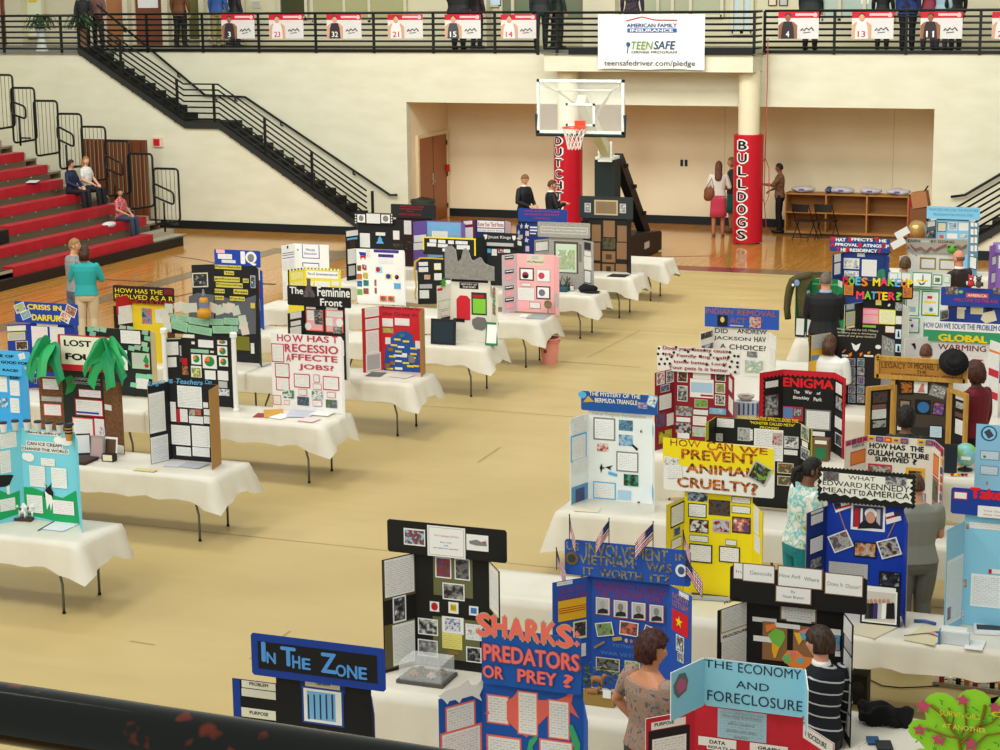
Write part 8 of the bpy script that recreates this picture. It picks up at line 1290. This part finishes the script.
# little flags on the Vietnam board
def flag_mat():
    m, nt, b = bsdf('stars_and_stripes', (1, 1, 1), .7); uv = nn(nt, 'ShaderNodeUVMap'); sp = nn(nt, 'ShaderNodeSeparateXYZ'); L = nt.links.new; L(uv.outputs[0], sp.inputs[0])
    def math_(op, a, b2): n = nn(nt, 'ShaderNodeMath', operation=op); [L(q, n.inputs[i]) if hasattr(q, 'links') else setattr(n.inputs[i], 'default_value', q) for i, q in enumerate((a, b2))]; return n.outputs[0]
    st = math_('LESS_THAN', math_('FRACT', math_('MULTIPLY', sp.outputs[1], 6.5), 0), .5); ca = math_('MULTIPLY', math_('LESS_THAN', sp.outputs[0], .42), math_('GREATER_THAN', sp.outputs[1], .46))
    a = nn(nt, 'ShaderNodeMix', data_type='RGBA'); L(st, a.inputs[0]); a.inputs[6].default_value = (*lin((232, 228, 228)), 1); a.inputs[7].default_value = (*lin((178, 30, 50)), 1); c = nn(nt, 'ShaderNodeMix', data_type='RGBA'); L(ca, c.inputs[0]); L(a.outputs[2], c.inputs[6]); c.inputs[7].default_value = (*lin((56, 62, 104)), 1); L(c.outputs[2], b.inputs['Base Color']); return m
fmat = flag_mat(); YF = 13.03
def flag(px, py, dirx, s_, label, Y=YF, stick=.2, base=None):
    p = atY(px, py, Y) if base is None else base; t = thing('small_flag', p, label, 'flag', 'little flags on the Vietnam board' if base is None else None); top = p+V((0, 0, stick)) if base is None else p+V(dirx)*.3
    ax = (top-p).normalized(); g = MB(); g.tube([p, top], .0035, 6); g.ball(top, .006, 5); g.build('stick', M((60, 56, 50)), t)
    fd = V((dirx, -.25, -.75)).normalized() if base is None else V((.9, -.25, 0)).normalized()
    g = MB(); n = 8; hh = .095*s_; ln = .15*s_; q = lambda u, v: top-ax*(hh*(1-v)+.01)+fd*ln*u+V((0, .010*sin(u*7+v*2), 0))+(V((0, 0, -.02*u*u)) if base is None else V((0, 0, .004*sin(u*6)+.004)))
    for i in range(n):
        for j in range(4):
            u0_, u1_, v0, v1 = i/n, (i+1)/n, j/4, (j+1)/4; g.quad(q(u0_, v0), q(u1_, v0), q(u1_, v1), q(u0_, v1), 0, [(u0_, v0), (u1_, v0), (u1_, v1), (u0_, v1)])
    o = g.build('cloth', fmat, t, smooth=True, fix=False); md = o.modifiers.new('thickness', 'SOLIDIFY'); md.thickness = .0015
for px, py, d, s_, lb, st in ((556.5, 570, .45, 1.15, 'little flag furthest left, low on the side panel of the Vietnam board', .17), (569.5, 541, .3, 1.1, 'little flag at the left end of the Vietnam header', .2), (609, 545, -.5, 1.1, 'little flag second along the top of the Vietnam header', .2), (653, 551, -.7, 1.25, 'little flag third along the top of the Vietnam header', .22), (683, 553, .4, .95, 'little flag in front of the cruelty board, at the right of the Vietnam header', .17), (686, 583, .75, 1.3, 'large-looking flag leaning over the right edge of the Vietnam header', .2)): flag(px, py, d, s_, lb, stick=st)
flag(0, 0, (.8, .6, 0), 1.1, 'little flag lying on the table right of the group photograph', base=TZ(904, 637)+V((0, 0, .012)))
# things on the second row, right
g = MB(); p = TZ(925, 623); g.tube([p+V((-.09, 0, .01)), p+V((0, .01, .014)), p+V((.09, -.02, .01))], .014, 8); tag(g.build('blue_toy', M((70, 100, 170), .4), smooth=True), 'small blue and white object on the table above the lying flag', 'toy')
t = thing('leaflet_box', TZ(953, 645), 'pale blue leaflet box standing before the Take board', 'box'); p = TZ(953, 645); g = MB(); g.obox(p+V((0, .05, .05)), (.12, -.01, 0), (0, .04, 0), (0, 0, .05)); g.build('box', M((206, 214, 218)), t); g = MB(); g.obox(p+V((-.11, .03, .05)), (.006, 0, 0), (0, .05, 0), (0, 0, .051)); g.build('blue_spine', M((60, 120, 170)), t); g = MB(); g.obox(p+V((0, .06, .115)), (.1, 0, 0), (0, .003, 0), (0, 0, .02)); g.build('leaflets', M('w'), t)
# black coat, phone and player on the front row table
p = TZ(882, 722); g = MB(); g.ball(p+V((0, 0, .06)), (.19, .12, .07), 26, 0, lambda v: v+V((.08*noise.noise(v*7+V((3, 0, 0))), .07*noise.noise(v*9), .09*noise.noise(v*11)))); tag(g.build('black_coat', M((14, 14, 16), .95), smooth=True), 'crumpled black coat on the table right of the striped-sweater boy', 'coat')
slab_at('phone', 867, 738, 879, 745, .015, (30, 80, 120), 'blue mobile phone on the front table below the black coat', 'phone', rot=.3); slab_at('music_player', 876, 742, 892, 751, .015, (34, 36, 42), 'dark music player beside the blue phone', 'device', rot=.3)
g = MB(); q = [TZ(866, 742), TZ(858, 747), TZ(864, 752), TZ(872, 749)]; g.tube([a+V((0, 0, .004)) for a in q], .0025, 5); tag(g.build('earphone_cable', M('w')), 'thin white earphone cable beside the blue phone', 'cable')
b0 = atZ(858, 706, 0); t = thing('speaker_box', b0, 'black floor speaker box below the table right of the genocide board', 'speaker'); g = MB(); g.box((b0.x-.07, b0.y, 0), (b0.x+.07, b0.y+.16, .27)); g.build('cabinet', M((24, 22, 22)), t); g = MB(); g.ball((b0.x, b0.y-.002, .17), (.05, .01, .05), 8); g.build('cone', M((44, 42, 42)), t)
def cable(pts, c, label, r=.006): g = MB(); g.tube([atZ(x, y, 0)+V((0, 0, .02)) for x, y in pts], r, 6); tag(g.build('power_cable', M(c), smooth=True), label, 'cable')
cable([(866, 679), (872, 683), (882, 688), (900, 690), (925, 689), (938, 688), (940, 683), (950, 681), (965, 685)], 'k', 'black power cable on the floor right of the speaker box')
cable([(938, 675), (943, 683), (955, 688), (968, 686)], (190, 70, 40), 'orange cable joining the power strips, lower left of the two'); cable([(958, 676), (966, 682), (980, 686), (1000, 684)], (200, 80, 50), 'orange cable joining the power strips, nearer the right edge')
p = atZ(975, 691, 0); t = thing('power_strip', p, 'long power strip crowded with plugs on the floor near the right edge', 'power strip'); g = MB(); g.obox(p+V((0, 0, .025)), (.35, -.02, 0), (.003, .04, 0), (0, 0, .022)); g.build('housing', M((170, 160, 140)), t)
for i in range(9): g = MB(); g.obox(p+V((-.28+.07*i, .0, .07)), (.02, 0, 0), (0, .02, 0), (0, 0, .028)); g.build('plug', M([(150, 50, 40), 'w', 'k', (190, 120, 60)][i % 4]), t)
# globe and monitor
p = TZ(965, 470); p.y += .0; t = thing('globe', p, 'small political globe beside the Gullah board', 'globe'); g = MB(); g.ball(p+V((0, 0, .17)), .125, 14); gb, nt, b = bsdf('globe_map', (1, 1, 1), .35); tc = nn(nt, 'ShaderNodeTexCoord'); no = nn(nt, 'ShaderNodeTexNoise'); no.inputs['Scale'].default_value = 9; cr = nn(nt, 'ShaderNodeValToRGB'); cr.color_ramp.elements[0].position = .5; cr.color_ramp.elements[0].color = (*lin((130, 190, 200)), 1); cr.color_ramp.elements[1].position = .53; cr.color_ramp.elements[1].color = (*lin((130, 190, 110)), 1)
nt.links.new(tc.outputs['Object'], no.inputs[0]); nt.links.new(no.outputs[0], cr.inputs[0]); nt.links.new(cr.outputs[0], b.inputs['Base Color']); g.build('sphere', gb, t, smooth=True); g = MB(); g.lathe(p, [(.08, 0), (.08, .012), (.015, .02), (.015, .05)], 20); g.build('foot', M('d'), t); g = MB(); g.obox(p+V((.02, -.128, .16)), (.05, 0, 0), (0, .002, 0), (0, 0, .018)); g.build('label', M('w'), t)
standing('monitor', 944, 445, 957.5, 470, 20.4, (40, 42, 46), 'black flat monitor left of the globe', 'monitor', .03, .05, (30, 40, 50))
t = thing('toy_cars', TZ(958, 476), 'low row of red and yellow toy pieces in front of the globe', 'toy'); [ (lambda g: (g.ball(TZ(952+3.5*i, 476)+V((0, 0, .015)), (.02, .015, .015), 6), g.build('toy_piece', M(['r', 'y', 'o', 'k'][i % 4]), t)))(MB()) for i in range(5)]
# hat on the pine board
c = BOARDS['singer_p']['H'].at(BOARDS['singer_p']['H'].w-.12, BOARDS['singer_p']['H'].h+.0, .06); t = thing('black_hat', c, 'black brimmed hat hung on the right corner of the pine header', 'hat'); tl = Matrix.Rotation(R(55), 4, 'X') @ Matrix.Rotation(R(12), 4, 'Y')
g = MB(); g.lathe((0, 0, 0), [(.155, 0), (.16, .006), (.095, .014), (.088, .1), (.06, .115), (.03, .105)], 28); g.v = [tuple(c+tl @ V(v)+V((0, 0, .02))) for v in g.v]; g.build('felt', M((18, 18, 20), .8), t, smooth=True); g = MB(); g.lathe((0, 0, 0), [(.0965, .016), (.094, .042)], 28); g.v = [tuple(c+tl @ V(v)+V((0, 0, .02))) for v in g.v]; g.build('band', M((60, 60, 64), .3), t)
# brown box by the Enigma board
p = TZ(820, 461); t = thing('kraft_box', p, 'open brown kraft box with white label before the Enigma board', 'box'); g = MB(); g.box((p.x-.09, p.y, p.z), (p.x+.09, p.y+.12, p.z+.24)); g.build('carton', M((112, 80, 50)), t); g = MB(); g.box((p.x-.06, p.y-.003, p.z+.19), (p.x+.07, p.y, p.z+.23)); g.build('label', M('w'), t); g = MB(); g.box((p.x-.06, p.y-.003, p.z+.02), (p.x+.06, p.y, p.z+.15)); g.build('window', pic_mat('nkgnj', 14), t)
t = standing('striped_box', 735, 402, 758, 416, 20.75, (190, 200, 206), 'pale box with blue stripes between the paw and Enigma boards', 'box', .14)
for i in range(5): a = atY(738+i*4.6, 415, 20.67); g = MB(); g.box((a.x, 20.675, a.z), (a.x+.02, 20.679, a.z+.13)); g.build('blue_stripe', M((60, 90, 150)), t)
p = V((atY(746, 402, 20.8).x, 20.8, atY(746, 401.5, 20.8).z)); t = thing('glass_bowl', p, 'glass bowl of brown pieces on the blue-striped box', 'bowl'); g = MB(); g.lathe(p, [(.04, 0), (.09, .05), (.095, .075), (.09, .075), (.085, .05), (.035, .006)], 20); g.build('bowl', M((190, 186, 176), .15), t, smooth=True); g = MB(); g.ball(p+V((0, 0, .04)), (.075, .075, .03), 8); g.build('contents', M((110, 80, 60)), t)
# army jacket on a hanger stand beside the green board
olive = noisy('olive_wool', (70, 66, 40), (86, 80, 50), 30, .95); Yj = 27.9; P = lambda x, y, dy=0: atY(x, y, Yj+dy)
t = thing('army_jacket', P(800, 300), 'olive army jacket with shoulder patch draped over the left edge of the green board', 'jacket'); g = MB()
pts = [P(812, 275), P(800, 277), P(793, 281), P(790, 288), P(788, 298), P(787, 308), P(788, 319)]; g.tube(pts, [(.07, .05), (.09, .06), (.10, .065), (.095, .06), (.085, .055), (.08, .05), (.07, .045)], 14); sl_ = g.build('sleeve', olive, t, smooth=True)
g = MB(); g.prism([P(830, 272, -.04), P(812, 272.5, -.05), P(798, 277, -.05), P(797, 292, -.05), P(799, 318, -.05), P(806, 320, -.05), P(806, 290, -.05), P(812, 279, -.05), P(830, 276, -.05)], (0, .05, 0)); g.build('body_panel', olive, t); g = MB(); a = P(797, 283, -.12); g.ball(a, (.04, .01, .05), 8); g.build('shoulder_patch', M((120, 150, 190)), sl_); g = MB(); a = P(793, 285, -.12); g.ball(a, (.02, .01, .022), 6); g.build('badge', M('w'), sl_)
standing('framed_portrait', 795, 317, 805, 331, 27.75, 'k', 'black-framed portrait under the army jacket, left of a pair', 'frame', .015, .12, pic_mat('wwEkw', 9)); standing('framed_portrait', 806, 318, 816, 331, 27.78, 'k', 'dark-framed white card under the army jacket, right of a pair', 'frame', .015, .12, (206, 206, 204))
# soft toys on board tops
for i, (x, y, c, lb) in enumerate(((971, 287, (190, 60, 60), 'small red and white stuffed toy on the deep blue board top, left'), (978.5, 288, (90, 80, 84), 'small grey stuffed toy on the deep blue board top, right'))):
    p = atY(x, y, 25.22); t = thing('stuffed_toy', p, lb, 'toy'); g = MB(); g.ball(p+V((0, 0, .05)), (.045, .03, .05), 8); g.ball(p+V((0, -.01, .12)), (.035, .03, .032), 8); [g.ball(p+V((s_*.028, 0, .15)), .013, 5) for s_ in (-1, 1)]; g.build('body', M(c, .9), t, smooth=True); g = MB(); g.ball(p+V((0, -.035, .11)), (.016, .012, .012), 5); [g.ball(p+V((s_*.05, -.01, .05)), (.012, .012, .03), 5) for s_ in (-1, 1)]; g.build('muzzle_and_paws', M('w' if i == 0 else 'd'), t, smooth=True)
p = atY(952, 253, 31.6); t = thing('green_toy', p, 'green frog-like toy on the line-graph board above the balding man', 'toy'); g = MB(); g.ball(p+V((0, 0, .05)), (.08, .05, .06), 8); [g.ball(p+V((s_*.05, -.02, .11)), .03, 6) for s_ in (-1, 1)]; g.build('body', M((90, 160, 50)), t, smooth=True); g = MB(); [g.ball(p+V((s_*.05, -.05, .11)), .013, 5) for s_ in (-1, 1)]; g.build('eyes', M('k'), t)
a, b = atY(904, 239, 31.55), atY(917, 256, 31.55); t = thing('paper_windmill', b, 'white paper windmill on a stick left of the line-graph header', 'windmill'); g = MB(); g.tube([a, b], .012, 6); g.build('stick', M((150, 146, 140)), t)
for dx, dz in ((-.03, .10), (-.09, -.07)): g = MB(); c = a+V((dx, -.02, dz)); g.obox(c, V((.10, 0, .06)), (0, .003, 0), V((-.03, 0, .05))); g.build('vane', M('w'), t)
# shelf unit, folding chairs, box, ball at the recess
YS = 44.6; wood = noisy('shelf_pine', (176, 126, 66), (160, 112, 56), 4, .5, stretch=(1, 1, 5)); a, b = atY(785, 196, YS), atY(909, 199, YS); x0, x1, zt = a.x, b.x, .98
t = thing('cubby_shelf', (x0, YS, 0), 'long open wooden shelf unit against the recess wall', 'shelf'); g = MB(); g.box((x0, YS, zt-.03), (x1, YS+.5, zt)); g.box((x0, YS, .05), (x1, YS+.5, .1)); g.box((x0, YS, .52), (x1, YS+.5, .55)); g.build('shelves', wood, t); g = MB(); g.box((x0, YS+.48, .05), (x1, YS+.5, zt)); g.build('back_board', M((150, 104, 56)), t)
for i in range(4): x = x0+(x1-x0-.03)*i/3; g = MB(); g.box((x, YS-.005, .05), (x+.035, YS+.5, zt)); g.build('divider', wood, t)
g = MB(); g.box((x1, YS-.01, 0), (x1+.16, YS+.5, .96)); g.build('red_end', M((150, 24, 34)), t); g = MB(); g.box((x0, YS, 0), (x1, YS+.5, .05)); g.build('plinth', M((70, 50, 30)), t)
for i, (f, w_, lb) in enumerate(((.13, .11, 'first from the left'), (.34, .03, 'small upright dark one'), (.45, .11, 'middle'), (.68, .10, 'second from the right'), (.9, .11, 'furthest right'))):
    c = V((x0+(x1-x0)*f, YS+.25, zt)); t = thing('paper_bag', c, 'pale plastic bag on top of the wooden shelf unit, '+lb, 'bag', 'bags on the shelf unit'); hw = (x1-x0)*w_/1.1; g = MB(); g.ball(c+V((0, 0, .075)), (hw, .2, .08), 10, 0, lambda v: v+V((0, 0, .03*noise.noise(v*6)))); g.build('bag', M((190, 190, 200) if i != 1 else (70, 80, 110)), t, smooth=True); g = MB(); g.box((c.x-.06, c.y-.2, c.z+.06), (c.x+.06, c.y-.19, c.z+.10)); g.build('print', M((90, 90, 150)), t)
def folding_chair():
    t = thing('folding_chair', (0, 0, 0), 'x', 'chair', 'folding chairs before the shelf unit'); bk_ = M((34, 28, 24), .4); g = MB(); g.box((-.2, -.2, .43), (.2, .2, .455)); g.build('seat', bk_, t); g = MB(); g.add([(-.2+.4*i/6, .25+.02*sin(i*.5), z) for z in (.66, .84) for i in range(7)]+[(-.2+.4*i/6, .27+.02*sin(i*.5), z) for z in (.66, .84) for i in range(7)], [(i, i+1, i+8, i+7) for i in range(6)]+[(i+14, i+21, i+22, i+15) for i in range(6)]+[(7+i, 8+i, 22+i, 21+i) for i in range(6)]); g.build('backrest', bk_, t)
    for s_ in (-1, 1):
        g = MB(); g.tube([(s_*.215, -.28, 0), (s_*.215, .05, .45), (s_*.21, .26, .84)], .012, 8); g.build('leg', bk_, t); g = MB(); g.tube([(s_*.195, .25, 0), (s_*.195, -.12, .43)], .012, 8); g.build('leg', bk_, t)
    g = MB(); g.tube([(-.195, .2, .07), (.195, .2, .07)], .009, 6); g.tube([(-.215, -.22, .08), (.215, -.22, .08)], .009, 6); g.build('cross_bar', bk_, t); return t
fc = folding_chair()
for i, (x, y, rz) in enumerate(((802, 241, 2.9), (824, 241, 3.0))):
    o = fc if i == 0 else copy_tree(fc); p = atZ(x, y, 0); o.location = (p.x, p.y+.25, 0); o.rotation_euler = (0, 0, rz); o['label'] = ['black metal folding chair before the shelf unit, nearer the BULLDOGS column', 'black metal folding chair before the shelf unit, further from the column'][i]
p = V((atY(920, 205, 43.9).x, 43.9, 0)); t = thing('cardboard_stack', p, 'upright brown cardboard carton with open flaps at the recess corner', 'box'); g = MB(); g.box((p.x-.2, 43.8, 0), (p.x+.16, 44.2, .82)); g.build('tall_carton', M((120, 76, 44)), t); g = MB(); g.obox((p.x+.0, 43.95, 1.0), (.17, .0, .03), (0, .18, 0), (-.03, 0, .17)); g.build('upper_carton', M((166, 116, 74)), t); g = MB(); g.tube([(p.x+.05, 43.8, 1.1), (p.x+.18, 43.8, 1.32)], .02, 6); g.build('umbrella_handle', M((60, 20, 24)), t)
p = atY(917, 229, 42.9); g = MB(); g.ball((p.x, 42.9, p.z), .20, 16); o = g.build('gold_ball', M((190, 160, 100), .25, .4), smooth=True); tag(o, 'shiny gold ball floating left of the light blue board', 'balloon'); g = MB(); g.tube([(p.x, 42.9, p.z-.2), (p.x+.03, 42.9, .0)], .004, 5); g.build('string', M('c'), o)
# rope
YRp = YP+.2; A = lambda x, y: atY(x, y, 43.2); g = MB(); g.tube([A(768, 38), A(767.5, 80), A(766, 130), A(765, 158)], .012, 6); g.tube([A(765, 158), A(761, 166), A(761, 195), A(765, 205), A(769, 195), A(769, 168), A(765, 158)], .011, 6); g.tube([A(765, 158), A(764, 200), A(767, 236)], .010, 6); tag(g.build('red_rope', M((190, 90, 76), .8), smooth=True), 'thin red rope hanging from the balcony right of the BULLDOGS column', 'rope')
# ferns on the upper landing
def fern(px, py, label, pot, s_=1.0, Y=43.0):
    p = atY(px, 48, Y); p.z = ZB; t = thing('potted_fern', p, label, 'plant'); top = p+V((0, 0, .62)); g = MB(); g.lathe(p, [(.17, 0), (.13, .05), (.10, .3), (.13, .5), (.16, .55), (.14, .56)], 18); g.build('pedestal_pot', M(pot), t); g = MB(); g.lathe(top-V((0, 0, .08)), [(.10, 0), (.13, .14), (.11, .14)], 16); g.build('basket', M((40, 34, 30)), t); g = MB(); rnd = random.Random(int(px))
    for i in range(46):
        a = rnd.uniform(0, 2*pi); l = rnd.uniform(.25, .5)*s_; h = rnd.uniform(.1, .32); pr_ = top+V((0, 0, .05)); d = V((cos(a), sin(a), 0)); n = 7; sd = d.cross(V((0, 0, 1)))
        pts = [pr_+d*l*k/n+V((0, 0, h*sin(pi*k/n*.9)-.18*(k/n)**2)) for k in range(n+1)]
        for k in range(n): w_ = .028*sin(pi*(k+.6)/(n+.8)); g.add([pts[k]-sd*w_, pts[k+1]-sd*w_*.8, pts[k+1], pts[k]], [(0, 1, 2, 3)], i % 2); g.add([pts[k]+sd*w_, pts[k+1]+sd*w_*.8, pts[k+1], pts[k]], [(3, 2, 1, 0)], i % 2)
    g.build('fronds', [M((40, 74, 30)), M((60, 96, 44))], t)
fern(42, 20, 'potted fern on a white pedestal behind the landing railing, left of a pair', 'w', 1.15); fern(83, 22, 'potted fern at the head of the stairs, before the dark-capped visitor', (120, 90, 70), 1.05)
# bags on people and benches
p = atY(709, 194, 43.4); t = thing('handbag', p, 'large brown shoulder bag carried by the pink-skirted woman', 'bag'); g = MB(); g.ball(p, (.13, .08, .16), 10, 0, lambda v: v+V((.03*noise.noise(v*6), 0, .03*noise.noise(v*5)))); g.build('pouch', M((122, 70, 42)), t, smooth=True); g = MB(); g.tube([p+V((-.08, 0, .12)), p+V((.06, 0, .36)), p+V((.12, 0, .12))], .012, 6); g.build('strap', M((96, 54, 34)), t)
xf = -23.1-.66*1; p = atX(109, 227, xf-.08); t = thing('handbag', p, 'black, white and yellow patterned bag beside the pink-topped girl on the bench', 'bag'); g = MB(); g.ball(p+V((0, 0, .05)), (.12, .24, .07), 10); g.build('pouch', pic_mat('kwky', 9), t, smooth=True); g = MB(); g.ball(p+V((0, -.24, .03)), (.06, .08, .03), 8); g.build('yellow_flap', M('y'), t, smooth=True)
xf = -23.1-.66*4; p = atX(33, 182, xf-.1); t = thing('booklet', p, 'open pale booklet left on an upper red bench', 'booklet'); g = MB(); g.obox(p+V((0, 0, .012)), (.11, .05, 0), V((-.1, .22, 0)), (0, 0, .006)); g.build('pages', M((206, 206, 210)), t); g = MB(); g.obox(p+V((0, 0, .004)), (.12, .055, 0), V((-.105, .23, 0)), (0, 0, .003)); g.build('cover', M('d'), t)
bpy.data.scenes.remove(TS)
